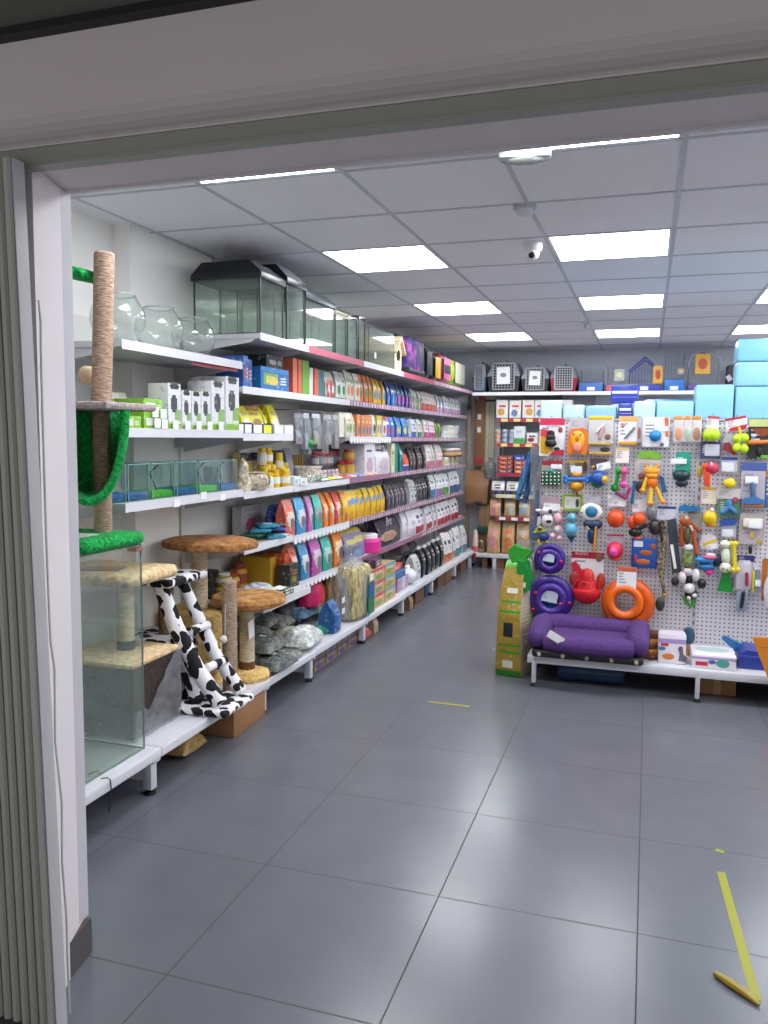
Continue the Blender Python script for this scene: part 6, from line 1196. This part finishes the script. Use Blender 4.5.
def print_box(label, u0, u1, Y, h, d, rz=0, front=True):
    xa, xb = SP(u0, Y), SP(u1, Y); w_ = xb-xa
    t = thing('toy_box', label, 'box', ((xa+xb)/2, Y+d/2, ZS), rz)
    obj('carton', bx(new(), -w_/2, w_/2, -d/2, d/2, 0, h, .002), M('#ece8ee', .35), t)
    obj('lilac_band', bx(new(), -w_/2, w_/2, -d/2-.001, -d/2-.0002, h*.70, h*.86), M('#b49cd8', .35), t)
    obj('red_logo', bx(new(), -w_*.42, -w_*.14, -d/2-.0016, -d/2-.001, h*(.60 if h > .1 else .2), h*(.70 if h > .1 else .5)), M('#d03848', .35), t)
    return t, w_
t, w_ = print_box('upright white and lilac toy box showing a grey cat', 658.5, 686, 4.80, .165, .09, .05)
obj('orange_print', ell(new(), (-.02, -.046, .04), (.034, .0012, .018)), M('#d8783c', .4), t); obj('cat_print', prism(new(), [(.035, .02), (.075, .015), (.082, .04), (.06, .06), (.055, .10), (.04, .105), (.03, .09), (.04, .06)], -.047, -.046), M('#6c6470', .5), t)
obj('blue_logo', ell(new(), (-.055, -.046, .085), (.02, .0012, .011)), M('#4878b8', .4), t); obj('top_flap', bx(new(), -w_*.45, w_*.45, -.044, .03, .166, .170, rot=Matrix.Rotation(.12, 4, 'X')), M('#e0d4e4', .35), t)
t, w_ = print_box('flat white and lilac toy box lying on the shelf', 693, 737.5, 4.76, .075, .24, 0)
obj('teal_print', ell(new(), (.045, -.122, .035), (.035, .0012, .024)), M('#58a898', .4), t); obj('top_print', ell(new(), (0, .02, .0755), (.09, .06, .0012)), M('#b8ccc8', .4), t); obj('blue_logo', ell(new(), (-.01, -.1215, .04), (.02, .0012, .012)), M('#5470a8', .4), t)
b = new(); ell(b, (0, 0, 0), (.035, .012, .055)); x = SP(689, 4.95); t = thing('grooming_paddle', 'dark blue oval paddle brush standing between the two toy boxes', 'brush', (x, 5.0, ZS+.006)); bmesh.ops.translate(b, vec=(0, 0, .115), verts=b.verts); obj('paddle', b, M('#2c4c6c', .4), t); obj('handle', tube(new(), [(0, 0, 0), (-.004, 0, .07)], .011, 10), M('#c89858', .5), t)
x = SP(743, 4.95); t = thing('litter_scoop', 'blue and green plastic scoop leaning behind the flat box', 'scoop', (x, 5.0, ZS)); b = new(); prism(b, [(-.11, .125), (-.09, .14), (.03, .085), (.065, .02), (.05, 0), (-.02, 0), (-.02, .04)], -.02, .02); obj('blade', b, M('#2c70a8', .35), t); b = new(); prism(b, [(-.05, 0), (.06, 0), (.05, .055), (-.01, .05)], -.05, -.03); obj('green_edge', b, M('#2c9c58', .35), t)
x = SP(757, 4.85); t = thing('litter_tray', 'royal blue plastic tray at the right end of the shelf', 'tray', (x+.04, 4.93, ZS)); b = new(); prism(b, [(-.13, 0), (.13, 0), (.13, .085), (-.09, .105), (-.13, .075)], -.10, .10); obj('tray_body', b, M('#283c94', .35), t); obj('tray_rim', bx(new(), -.134, .134, -.105, -.095, .06, .075, .003), M('#3048a8', .35), t)
# orange sign board cut by the right edge, nearer than the shelf
xa, za = AT(752, 637, 4.62); xb, zb_ = AT(773, 692, 4.62)
t = thing('orange_stand', 'orange panel with a slanted left edge at the right edge of the picture', 'display stand', (xa, 4.62, 0))
b = new(); prism(b, [(0, za), (.26, za+.012), (.30, .03), (xb-xa+.02, .03), (xb-xa, zb_)], -.008, .008); obj('panel', b, M('#e08a20', .4), t); obj('seam', bx(new(), .03, .26, -.0095, -.008, za-.05, za-.047), M('#b06814', .5), t)
b = new(); bx(b, .10, .26, -.04, .04, 0, .03, .004); obj('stand_foot', b, M('#b06c1c', .5), t)
# under the shelf
t = thing('storage_bag', 'dark blue bag stored in the shade under the purple bed', 'bag', (-.28, 4.97, .0015)); obj('bag_body', bx(new(), -.2, .2, -.10, .10, 0, .10, .04, seg=4), M('#24446c', .5), t); obj('zip', tube(new(), [(-.18, -.101, .05), (.18, -.101, .05)], .003, 6), M('#101828', .5), t)
t = thing('cardboard_box', 'small cardboard box in the shade under the pegboard shelf', 'box', (.42, 4.98, .0015)); obj('carton', bx(new(), -.10, .10, -.09, .09, 0, .12, .002), CARDB, t); obj('tape_strip', bx(new(), -.02, .02, -.0915, .09, .0, .1206), M('#b89468', .3), t)
# ---- golden dog food sack
t = thing('dog_food_sack', 'tall gold and green dog food sack standing at the end of the pegboard unit', 'food sack', (-.742, 4.96, .0015), -.18)
SG = ['#a88a30', '#3c9424', '#1c2430', '#c8b458', '#5cb832']
def sackpat(u, v):
    if v < .055: return 1
    for a in (.20, .27, .56, .65):
        if a < v < a+.024 and u > .12: return 1
    if .36 < v < .48 and .25 < u < .75: return 2
    if v > .93: return 4
    if .72 < v < .78 and .3 < u < .8: return 5
    if .09 < v < .14 and .3 < u < .7: return 5
    return 0
NVo = NV; NV = 48
bm_ = pouch_bm(.165, .24, .70, sackpat, .10, .74, 6); NV = NVo
obj('bag_body', bm_, [PM(c, True, .5) if k_ == 0 else M(c, .3) for k_, c in enumerate(SG)]+[M('#dcdcd0', .4), M('#c9bfa2', .45)], t)
b = new()
for k in range(22): bx(b, .070-(.0006*k), .0815-(.0009*k), -.07, .07, .04+.022*k, .050+.022*k, .003)
obj('gusset_side', b, M('#c8bca0', .4), t)
b = new(); prism(b, [(-.03, 0), (.05, 0), (.07, .05), (.10, .085), (.03, .10), (-.02, .115), (-.05, .06)], -.015, .012); o = obj('green_top', crumple(b, .012, 26), M('#2c9c28', .3), t); o.location = (-.0, 0, .68)
b = new(); prism(b, [(.01, .55), (.085, .52), (.10, .60), (.065, .70), (.02, .71)], -.052, .03); obj('green_flap', crumple(b, .010, 26), M('#1c8c34', .3), t)
obj('price_label', bx(new(), .05, .078, -.056, -.054, .545, .575), TAG, t)
# ---- things on top of the pegboard unit
ZT = 1.5665
def PK(label, u0, u1, z0, h, Y, d, c, name='pad_pack', band=None, grp='packs of absorbent pads'):
    xa, xb = AT(u0, 400, Y)[0], AT(u1, 400, Y)[0]
    t = thing(name, label, 'pack', ((xa+xb)/2, Y+d/2, z0), random.uniform(-.015, .015), grp); w_ = (xb-xa)
    bb = bx(new(), -w_/2+.002, w_/2-.002, -d/2, d/2, 0, h, min(.012, h*.2), seg=3)
    obj('film_wrap', bb, M(c, .22), t)
    bb = new()
    n = max(3, int(h/.03))
    for k in range(1, n): bx(bb, -w_/2+.004, w_/2-.004, -d/2-.0006, -d/2, h*k/n-.0006, h*k/n+.0006)
    obj('fold_lines', bb, M('#9cc8dc', .4) if not band else M('#e8e8f4', .4), t)
    if band: obj('white_band', bx(new(), -w_/2+.01, w_/2-.01, -d/2-.001, -d/2, h*.52, h*.66), M('#eceef6', .4), t)
    return t
LB = '#a4d4e8'; LB2 = '#c8e4ec'; 
PK('palest blue pad pack at the left end on top of the pegboard unit', 540, 562, ZT, .115, 5.17, .16, '#d0e8f0')
PK('pale blue pad pack, second from the left on the pegboard unit', 563, 585, ZT, .085, 5.17, .16, LB2)
PK('light blue pad pack left of the small royal blue pack', 585.5, 617, ZT, .08, 5.17, .16, '#98ccea')
PK('small royal blue pack with a white band, standing on the board top', 618, 633, ZT, .095, 5.17, .14, '#3444a4', 'pad_pack', True)
PK('larger royal blue pack with a white band, above the small one', 610, 638.5, ZT+.10, .115, 5.34, .2, '#3848b0', 'pad_pack', True)
PK('riser pack of white pads behind the small blue one', 612, 636, ZT, .098, 5.34, .2, LB2)
PK('pale blue pad pack right of the royal blue packs', 633.5, 656, ZT, .105, 5.17, .16, LB2)
PK('wide light blue pad pack before the tall one', 656.5, 694.5, ZT, .105, 5.17, .16, '#a4dcec')
PK('tall light blue pad pack left of the big stack', 695, 734, ZT, .20, 5.17, .2, '#98d8f0')
PK('lowest light blue pad pack of the big stack at the right', 735, 776, ZT, .185, 5.17, .2, '#94d4ee')
PK('middle light blue pad pack of the big stack at the right', 735, 776, ZT+.1865, .14, 5.17, .2, '#9cd8ee')
PK('topmost light blue pad pack of the big stack at the right', 735, 776, ZT+.328, .13, 5.17, .2, '#8cd0ec')
x, z = AT(670, 397, 5.42); t = thing('plush_blanket', 'bright blue printed bag lying on top of the pegboard unit behind the pad packs', 'bag', (x, 5.46, ZT)); obj('bag_body', bx(new(), -.17, .17, -.09, .09, 0, .125, .04, seg=4), M('#3c9cd4', .35), t); obj('green_end', bx(new(), -.245, -.172, -.07, .07, .0, .13, .03, seg=3), M('#18a050', .4), t)
obj('lettering', bx(new(), -.04, .06, -.092, -.09, .08, .105), M('#c8e4f4', .4), t)
# ---- blue rolled umbrellas at the gondola end
for k, (A_, B_) in enumerate((((532, 452), (517, 500)), ((538, 455), (524, 503)))):
    Y = 5.30+.04*k; xa, za = AT(*A_, Y); xb, zb_ = AT(*B_, Y)
    t = thing('rolled_mat', f'{"left" if k == 0 else "right"} slanting blue fabric roll at the end of the pegboard unit', 'fabric roll', (xb, Y, zb_), 0, 'slanting blue fabric rolls')
    d = Vector((xa-xb, 0, za-zb_)); obj('roll', tube(new(), [d*0, d*.1, d*.5, d*.95, d], [.012, .018, .025, .022, .014], 14), fuzzy('blue_fabric%d' % k, '#1f4c84', '#4c88b8', 40, .5, .7, stretch=(1, 1, .2)), t)
    obj('strap', torus(new(), d*.12, .019, .004, rot=d.to_track_quat('Z', 'Y').to_matrix().to_4x4(), seg=16, s2=6), BLACKP, t)
x, z = AT(536, 560, 5.2); t = thing('clear_tube_bag', 'hanging clear bag with blue contents along the gondola end', 'bag', (x-.01, 5.25, .78)); obj('film', bx(new(), -.045, .03, -.03, .04, 0, .62, .02, seg=3), WRAP, t); obj('blue_contents', bx(new(), -.04, .025, -.02, .03, .012, .12, .02, seg=3), M('#2c78c0', .4), t); obj('blue_column', tube(new(), [(0, 0, .12), (.004, 0, .34)], .018, 10), M('#4458a0', .4), t)
t = thing('white_sack', 'pale greenish bag behind the gold sack at the gondola end', 'bag', (-.70, 5.25, .30)); t.location.z = .0015; obj('bag_body', sack_bm(.10, .16, .78), M('#c0d0c4', .3), t); obj('tie', torus(new(), (0, 0, .68), .016, .004, rot=Matrix.Identity(4), seg=12, s2=6), M('#2c8c3c', .4), t)
# ------------------------------------------------------------------ rear shelving, facing the camera
YR = 8.92
RX0 = AT(497, 450, YR)[0]
g = thing('shelving_unit', 'rear shelving unit with red and yellow tagged rails beside the corner', 'shelving', (RX0, 9.33, 0))
W1 = 1.0
obj('back_panel', bx(new(), 0, W1, .0, .01, .1, 1.93), M('#a8aab2', .5), g)
for x in (-.015, W1): obj('upright', bx(new(), x, x+.02, -.03, .02, .02, 1.95), M('#b8bac2', .4), g)
rows = [AT(520, 420, YR)[1], AT(520, 445, YR)[1], AT(505, 474.5, YR)[1], AT(505, 496, YR)[1], AT(505, 518.5, YR)[1]]
for k, z in enumerate(rows):
    s = obj('shelf', bx(new(), .0, W1, -.405, -.005, z-.012, z+.012), M('#cdced4', .45), g)
    b = new(); bx(b, .0, W1, -.41, -.405, z-.022, z+.018)
    if k != 2:
        for q in range(7): bx(b, .04+.135*q, .11+.135*q, -.4112, -.41, z-.018, z+.014, mi=1)
    obj('price_rail', b, [M('#a83444', .4) if k != 3 else M('#dcdce0', .4), TAGY if k != 4 else TAG], s)
b = new(); bx(b, -1.81-RX0, W1+3.0, -.44, -.0, .14, .165); bx(b, -.2, W1+3.0, -.447, -.44, .125, .168, .002); obj('base_shelf', b, M('#dcdce0', .4), g)
b = new(); bx(b, -1.81-RX0, -.2, -.447, -.44, .105, .168, .002); obj('red_kick_strip', b, M('#9c2c3c', .4), g)
for x in (.0, -.28): obj('leg', bx(new(), x-.02, x+.02, -.44, -.40, .0, .14, .002), M('#d4d4da', .4), g)
zt_ = AT(560, 393, YR)[1]
xw = -2.352
gt = thing('top_shelf', 'long white top shelf across the rear wall holding pet carriers', 'shelf', (-1.86, 9.33, 0))
b = new(); bx(b, 0, 3.8, -.43, -.0, zt_-.012, zt_+.010); obj('shelf_board', b, M('#d8d8de', .4), gt)
b = new(); 
for k in range(4): bx(b, .003+.95*k+.0, .95*(k+1)-.003, -.436, -.43, zt_-.022, zt_+.014)
obj('price_rail', b, M('#ececf0', .35), gt)
for k in range(4): 
    b = new(); prism(b, [(-.42, zt_-.012), (0, zt_-.012), (0, zt_-.12), (-.06, zt_-.10)], .95*k+.01, .95*k+.014, 'X'); obj('bracket', b, M('#b0b2ba', .4), gt)
zT = zt_+.0105
def RP(u, v, Y=YR): return AT(u, v, Y)
def carrier(label, u0, u1, vt, cb, ct, card=False, cagey=False, Y=YR):
    xa, xb = RP(u0, 380)[0], RP(u1, 380)[0]; w_ = xb-xa; h = RP((u0+u1)/2, vt)[1]-zT
    t = thing('pet_carrier', label, 'pet carrier', ((xa+xb)/2, Y+.20, zT+.001), 0, 'hard plastic pet carriers on the top shelf')
    b = new(); va = []
    def ring(sx, z, d0, d1): return [(-w_/2*sx, d0, z), (w_/2*sx, d0, z), (w_/2*sx, d1, z), (-w_/2*sx, d1, z)]
    def loft(b, rings_, mi=0):
        rs = [[b.verts.new(p) for p in r] for r in rings_]
        for A, B in zip(rs, rs[1:]):
            for i in range(4): b.faces.new((A[i], A[(i+1) % 4], B[(i+1) % 4], B[i]))
        b.faces.new(rs[0][::-1]); b.faces.new(rs[-1])
    loft(b, [ring(.86, 0, -.18, .2), ring(1, h*.52, -.19, .21)]); obj('base_shell', b, M(cb, .4), t)
    b = new(); loft(b, [ring(1.0, h*.52, -.19, .21), ring(.96, h*.60, -.19, .21), ring(.72, h*.93, -.14, .18), ring(.6, h, -.10, .15)]); obj('top_shell', b, M(ct, .4), t)
    b = new(); dw, dh = w_*.32, h*.42
    for s_ in (-1, 1): bx(b, s_*dw-.007, s_*dw+.007, -.205, -.192, h*.10, h*.92)
    for z in (h*.10, h*.92): bx(b, -dw, dw, -.205, -.192, z-.007, z+.007)
    n = 7
    for q in range(1, n): bx(b, -dw+2*dw*q/n-.003, -dw+2*dw*q/n+.003, -.201, -.195, h*.1, h*.92)
    for q in range(1, 9): bx(b, -dw, dw, -.2015, -.1945, h*(.1+.82*q/9)-.003, h*(.1+.82*q/9)+.003)
    obj('grille_door', b, M('#9a9ca4' if not cagey else '#b8bac0', .35), t)
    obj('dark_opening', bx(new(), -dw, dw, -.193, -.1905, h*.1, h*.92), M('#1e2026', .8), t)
    obj('handle', tube(new(), [(0, -.05, h-.004), (0, -.03, h+.02), (0, .08, h+.02), (0, .1, h-.004)], .01, 8), M(ct, .4), t)
    if card:
        cd = obj('white_card', bx(new(), -dw*.62, dw*.62, -.212, -.209, h*.26, h*.80, rot=Matrix.Rotation(.04 if 'beside' in label else -.02, 4, 'Y')), TAG, t)
        obj('printed_picture', ell(new(), (0, -.2125, h*.55), (dw*.3, .001, h*.07)), M('#8a8c90', .5), cd)
    return t
zA = -1.0
carrier('teal pet carrier with a grey top at the corner of the rear shelf', 472, 486, 363, '#1c4c6c', '#8c949c')
carrier('large grey and black pet carrier with a white card on its door', 487, 520, 361, '#24262c', '#8a9098', True)
carrier('grey and black pet carrier with a tilted card, beside the larger one', 521, 549, 366, '#24262c', '#8c939b', True)
carrier('grey and dark red pet carrier with a grille door', 550, 577, 365, '#a01c38', '#868c94', False, True)
def cage(label, u0, u1, vt, cb, cw, roof=None, Y=YR, baseh=.07, sign=None, extra=None):
    xa, xb = RP(u0, 380)[0], RP(u1, 380)[0]; w_ = xb-xa-.02; h = RP((u0+u1)/2, vt)[1]-zT
    t = thing('small_pet_cage', label, 'pet cage', ((xa+xb)/2, Y+.19, zT+.001), 0, 'wire pet cages on the top shelf'); d = .17
    obj('plastic_base', bx(new(), -w_/2, w_/2, -d, d, 0, baseh, .012, seg=3), M(cb, .4), t)
    b = new(); hw = h if roof is None else h*.62
    n = max(4, int(w_/.03))
    for y in (-d+.01, d-.01):
        for q in range(n+1):
            x = -w_/2+.01+(w_-.02)*q/n; zz = hw
            if roof == 'gable': zz = hw+(h-hw)*(1-abs(x)/(w_/2))
            if roof == 'arch': zz = hw+(h-hw)*math.sqrt(max(0, 1-(x/(w_/2))**2))
            tube(b, [(x, y, baseh), (x, y, zz)], .0018, 4)
        for q in range(1, 4): tube(b, [(-w_/2+.01, y, baseh+(hw-baseh)*q/3), (w_/2-.01, y, baseh+(hw-baseh)*q/3)], .002, 4)
    for s_ in (-1, 1):
        for q in range(6):
            y = -d+.01+(2*d-.02)*q/5; tube(b, [(s_*(w_/2-.01), y, baseh), (s_*(w_/2-.01), y, hw)], .0018, 4)
    obj('wire_bars', b, M(cw, .35), t)
    if roof:
        b = new()
        for y in (-d+.01, d-.01):
            if roof == 'gable': tube(b, [(-w_/2, y, hw-.01), (0, y, h), (w_/2, y, hw-.01)], .008, 8)
            else: tube(b, [(w_/2*math.cos(a), y, hw+(h-hw)*math.sin(a)) for a in [PI*k/12 for k in range(13)]], .007, 8)
        tube(b, [(0, -d, h), (0, d, h)], .006, 6); obj('roof_frame', b, M(cw if roof == 'arch' else '#2c4cb0', .35), t)
    if sign:
        sx, sz, sw, sh, c1, c2 = sign
        obj('sign_card', bx(new(), sx-sw, sx+sw, -d-.004, -d-.002, sz-sh, sz+sh), M(c1, .4), t); obj('sign_print', ell(new(), (sx, -d-.005, sz), (sw*.6, .001, sh*.55)), M(c2, .4), t)
    obj('price_label', bx(new(), -.04, .04, -d-.002, -d-.0005, .015, .05), TAG, t)
    return t
cage('low blue cage with a clear lid beside the red carrier', 578, 604, 369, '#3f6fb4', '#9aa0aa', baseh=.10)
cage('pink-based wire cage behind the royal blue pad pack', 605, 625, 366, '#c85c78', '#a8a4b0', sign=(.04, .17, .05, .06, '#b0b4b0', '#d8d0a0'))
cage('blue cage with a gabled roof and a red and yellow card', 627, 662, 357, '#3040a8', '#6c78b0', 'gable', sign=(.13, .17, .045, .09, '#d8a438', '#b83428'))
cage('square wire cage on a bright blue base', 663, 686, 353, '#2474c4', '#9ca4b4', baseh=.12, sign=(.06, .20, .03, .03, '#b89870', '#c8c8b8'))
cage('wire cage with an arched top and a yellow and red card', 687, 722, 350, '#5c4c90', '#a4a8b4', 'arch', sign=(-.02, .27, .07, .10, '#dca838', '#c05038'))
t = thing('dark_case', 'dark angled case behind the stacked pad packs', 'box', (RP(731, 380)[0]+.03, YR+.2, zT+.001)); obj('case_body', bx(new(), -.06, .10, -.1, .1, 0, .26, .01), M('#2c2e34', .5), t); obj('grey_edge', bx(new(), -.065, -.02, -.12, -.1, .10, .16, rot=Matrix.Rotation(-.6, 4, 'Y')), M('#b4b8c0', .4), t)
# products on the rear unit
def rp(shape, kind, cols, u0, u1, z, h, d, name, lab, cat, grp=None, Y=YR, lean=0):
    xa, xb = RP(u0, 450)[0], RP(u1, 450)[0]
    return package(shape, kind, cols, (xb-xa)*.95, d, h, name, lab, cat, ((xa+xb)/2, Y+.02+d/2, z), 0, grp, rot=(lean, 0, 0), sub=True)
RS = 'rear unit'
for k, (a, b_) in enumerate(((495, 507), (508, 520), (521, 533), (533.5, 545), (546, 558), (559, 571))):
    rp('box', 'food', ['#e6e2dc', '#dcd8d4' , '#d09c44' if k % 2 == 0 else '#5c84ac', '#c84c44', '#2c3ca4'], a, b_, rows[0]+.0125, .20, .14, 'product_box', f'white box with {"an ochre" if k % 2 == 0 else "a blue"} picture, {ORD[k]} from the left on the top tagged row', 'box', 'white picture boxes of the rear unit')
for k in range(9):
    a = 493.5+(k % 3)*7; 
    rp('jar', 'plain', [['#b8a080', '#a8b0c0', '#98a4b8'][k % 3], '#d0d4dc', ['#d88870', '#7c90b8', '#a8b4c8'][k % 3]], a, a+6.5, rows[1]+.0125+.052*(k//3), .05, .07, 'food_tin', f'small {["peach", "blue grey", "silver"][k % 3]} tin, {["bottom", "middle", "top"][k//3]} of its stack on the second tagged row', 'tin', 'stacked tins of the rear unit')
rp('box', 'twotone', ['#e4e6e8', '#48a04c', '#d0d8e4', '#c0c8d0', '#a8bcd8'], 513, 524.5, rows[1]+.0125, .19, .1, 'product_box', 'white box with a green foot on the second tagged row', 'box')
rp('box', 'food', ['#e0dcd8', '#e8e8e8', '#983040', '#303438', '#50584c'], 526, 537, rows[1]+.0125, .12, .1, 'product_box', 'white box with dark red print on the second tagged row', 'box')
for k in range(4): rp('box', 'box', ['#8c1c2c' if k < 3 else '#28386c', '#a02c38', '#d8b868', '#e8d8b0', '#c04848'], 497, 513, rows[2]+.0125+.048*(3-k if k < 3 else 0), .045, .14, 'flat_box', f'{["top", "second", "third", "lowest"][k]} flat {"dark red" if k < 3 else "navy"} box of the pile on the third tagged row', 'box', 'flat boxes of the rear unit')
for k in range(3): rp('box', 'box', ['#983038', '#a83c40', '#e8d088', '#e8d8b0', '#d08c48'], 514, 526, rows[2]+.0125+.048*k, .045, .14, 'flat_box', f'{["lowest", "middle", "upper"][k]} flat red and yellow box right of the dark red pile', 'box', 'flat boxes of the rear unit')
rp('box', 'box', ['#1c3c9c', '#2c4cb0', '#c8d8e8', '#e0e8b8', '#3c5cc0'], 513.5, 525, rows[2]+.0125+.146, .05, .14, 'flat_box', 'bright blue flat box on top of the red and yellow pile', 'box')
for k, (a, b_) in enumerate(((491.5, 505.5), (506.5, 520), (521, 534))): rp('pouch', 'twotone', ['#e4e2e4', '#30384c', '#a03444', '#e0e0e8', '#507c38'], a, b_, rows[3]+.0125, .15, .1, 'litter_bag', f'white and navy bag, {ORD[k]} from the left on the white-railed row', 'bag', 'white and navy bags of the rear unit')
for r_ in range(2):
    for k, (c, nm_) in enumerate((('#d48898', 'pink'), ('#d8753c' if r_ == 0 else '#9cb0a8', 'orange' if r_ == 0 else 'grey green'), ('#b0a8a4' if r_ == 0 else '#8cb4d0', 'grey' if r_ == 0 else 'light blue'))):
        z = .1665 if r_ == 0 else rows[4]+.0125
        rp('pouch', 'food', ['#c49c68', '#b89060', c, c, '#b88c58'], 488.5+14.6*k-(0 if r_ == 0 else -2), 502+14.6*k, z, rows[4]-.04-.1665 if r_ == 0 else .21, .14, 'paper_sack', f'kraft sack with a {nm_} band on the {"bottom" if r_ == 0 else "upper"} sack row of the rear unit', 'sack', 'kraft paper sacks of the rear unit', Y=YR-.0)
for k, (a, b_) in enumerate(((484, 489.5), (497, 507), (507.5, 517), (517.5, 527))):
    rp('box', 'plain', ['#7c5434' if k % 2 else '#6c4c34'], a, b_, .0015, .12, .2, 'carton', f'brown carton under the rear base shelf, {ORD[k]} from the left', 'box', 'cartons under the rear shelf', Y=YR-.02)
# corner things
o = obj('side_panel', bx(new(), RP(492, 450, 9.28)[0]-.10, RP(496, 450)[0]-.02, 9.29, 9.32, .17, 1.9), M('#c4c8c6', .6)); tag(o, 'grey-green corner panel between the left wall shelves and the rear unit', 'panel')
t = thing('wooden_kit', 'tall brown wooden cage kit with red ends, hanging in the corner', 'wooden panel', (RP(474, 430)[0], YR+.30, 1.12))
zb2 = RP(475, 466, YR+.3)[1]; zt2 = RP(475, 391, YR+.3)[1]; t.location.z = zb2
H_ = zt2-zb2; obj('board', bx(new(), -.055, .055, -.015, .015, .0, H_, .003), M('#8c6040', .6), t)
for z in (.04, H_-.09): obj('red_wrap', bx(new(), -.057, .057, -.018, .018, z, z+.06, .003), M('#b82c3c', .4), t)
for z in (H_*.45, H_*.62): obj('price_label', bx(new(), -.02, .02, -.019, -.0175, z, z+.06), TAG, t)
obj('hanger', tube(new(), [(-.05, 0, H_), (-.02, 0, H_+.04), (.04, 0, H_+.03)], .006, 6), BLACKP, t)
for k, (u, c, lab) in enumerate(((468.5, '#a48c70', 'narrow tan'), (483, '#c8b890', 'cream'), (487, '#d0c8a8', 'pale cream'), (491.5, '#c0c0a8', 'greyish cream'))):
    t = thing('long_plank', f'{lab} long panel hanging in the corner beside the red-ended kit', 'plank', (RP(u, 430, YR+.3)[0], YR+.33, RP(u, 470 if u > 480 else 520, YR+.3)[1]), 0, 'long panels hanging in the corner')
    if k == 0: t.location.z = .1665; t['label'] = 'narrow tan plank standing in the rear corner left of the red-ended kit'
    h = RP(u, 394, YR+.3)[1]-t.location.z; w_ = .018 if k != 3 else .03
    obj('board', bx(new(), -w_, w_, -.012, .012, 0, h, .002), M(c, .7), t); obj('tie', bx(new(), -w_-.002, w_+.002, -.014, .014, h*.9, h*.93), M('#3c3c3c', .6), t)
t = thing('clear_bag', 'clear bag of grey bowls hanging below the cream panels', 'bag', (RP(490, 470, YR+.2)[0], YR+.22, RP(490, 480, YR+.2)[1])); obj('bag_body', sack_bm(.14, .12, .25), WRAP, t)
for k in range(3): obj('bowl', lathe(new(), [(0, .03+.04*k), (.04, .03+.04*k), (.05, .06+.04*k), (.045, .06+.04*k), (.036, .036+.04*k), (0, .035+.04*k)], seg=18), M('#8c8c8c', .3), t)
za, zb3 = RP(475, 471, YR+.1)[1], RP(475, 505, YR+.1)[1]
t = thing('paper_bag', 'big crumpled brown paper bag stuffed in the rear corner', 'bag', (RP(475.5, 490, YR+.1)[0], YR+.25, zb3))
h = za-zb3; b = pouch_bm(.24, .2, h, pattern('plain', random), .2, 1.2); obj('bag_body', b, M('#946a46', .5), t); obj('purple_foot', ell(new(), (.02, -.06, .03), (.08, .06, .04)), M('#4c3458', .5), t)
t = thing('cardboard_box', 'tall narrow brown carton standing in the rear corner', 'box', (-1.70, YR+.25, .1665)); obj('carton', bx(new(), -.10, .10, -.06, .08, 0, zb3-.18, .003), M('#a07c5c', .7), t); obj('tape_strip', bx(new(), -.01, .01, -.061, .081, 0, zb3-.179), M('#b89468', .4), t)
t = thing('treat_tube', 'white and pink tube standing on the rear base shelf near the corner', 'tube', (RP(474, 545, YR)[0], YR+.06, .1665)); obj('tube_body', lathe(new(), [(0, 0), (.04, 0), (.035, .12), (.022, .24), (.018, .25), (0, .25)], seg=18), M('#d4b8a8', .4), t); obj('pink_band', lathe(new(), [(.0405, .01), (.0385, .07)], seg=18), M('#c05068', .4), t)
for k, (u, c, lab) in enumerate(((479.5, '#a88860', 'tan'), (484.5, '#8c7450', 'brown'), (482, '#b89c6c', 'straw'))):
    package('pillow' if k < 2 else 'pouch', 'window', [c, '#c8b890', '#6c4c38', '#e0d8c0', '#4c3828'], .10, .12, .13 if k < 2 else .2, 'treat_bag', f'{lab} treat bag on the rear base shelf beside the white and pink tube', 'bag', (RP(u, 540)[0], YR+.1+.10*k, .1665), 0, sub=False)
t = thing('green_crate', 'dark green flat crate high above the treat bags in the rear corner', 'crate', (RP(484, 518, YR)[0]-.0, YR+.25, .44)); obj('crate_body', bx(new(), -.10, .09, -.12, .1, 0, .07, .006), M('#14503c', .5), t); obj('crate_rim', bx(new(), -.105, .095, -.125, .105, .06, .075, .004), M('#186048', .5), t)
t.location.z = .1665+.205
# view settings
S.view_settings.view_transform = 'Standard'; S.view_settings.look = 'None'; S.view_settings.gamma = 1; S.view_settings.use_curve_mapping = False
S.view_settings.exposure = 0.85
S.cycles.use_denoising = True
S.cycles.max_bounces = 10; S.cycles.transparent_max_bounces = 24; S.cycles.caustics_reflective = False; S.cycles.caustics_refractive = False
S.cycles.sample_clamp_indirect = 8
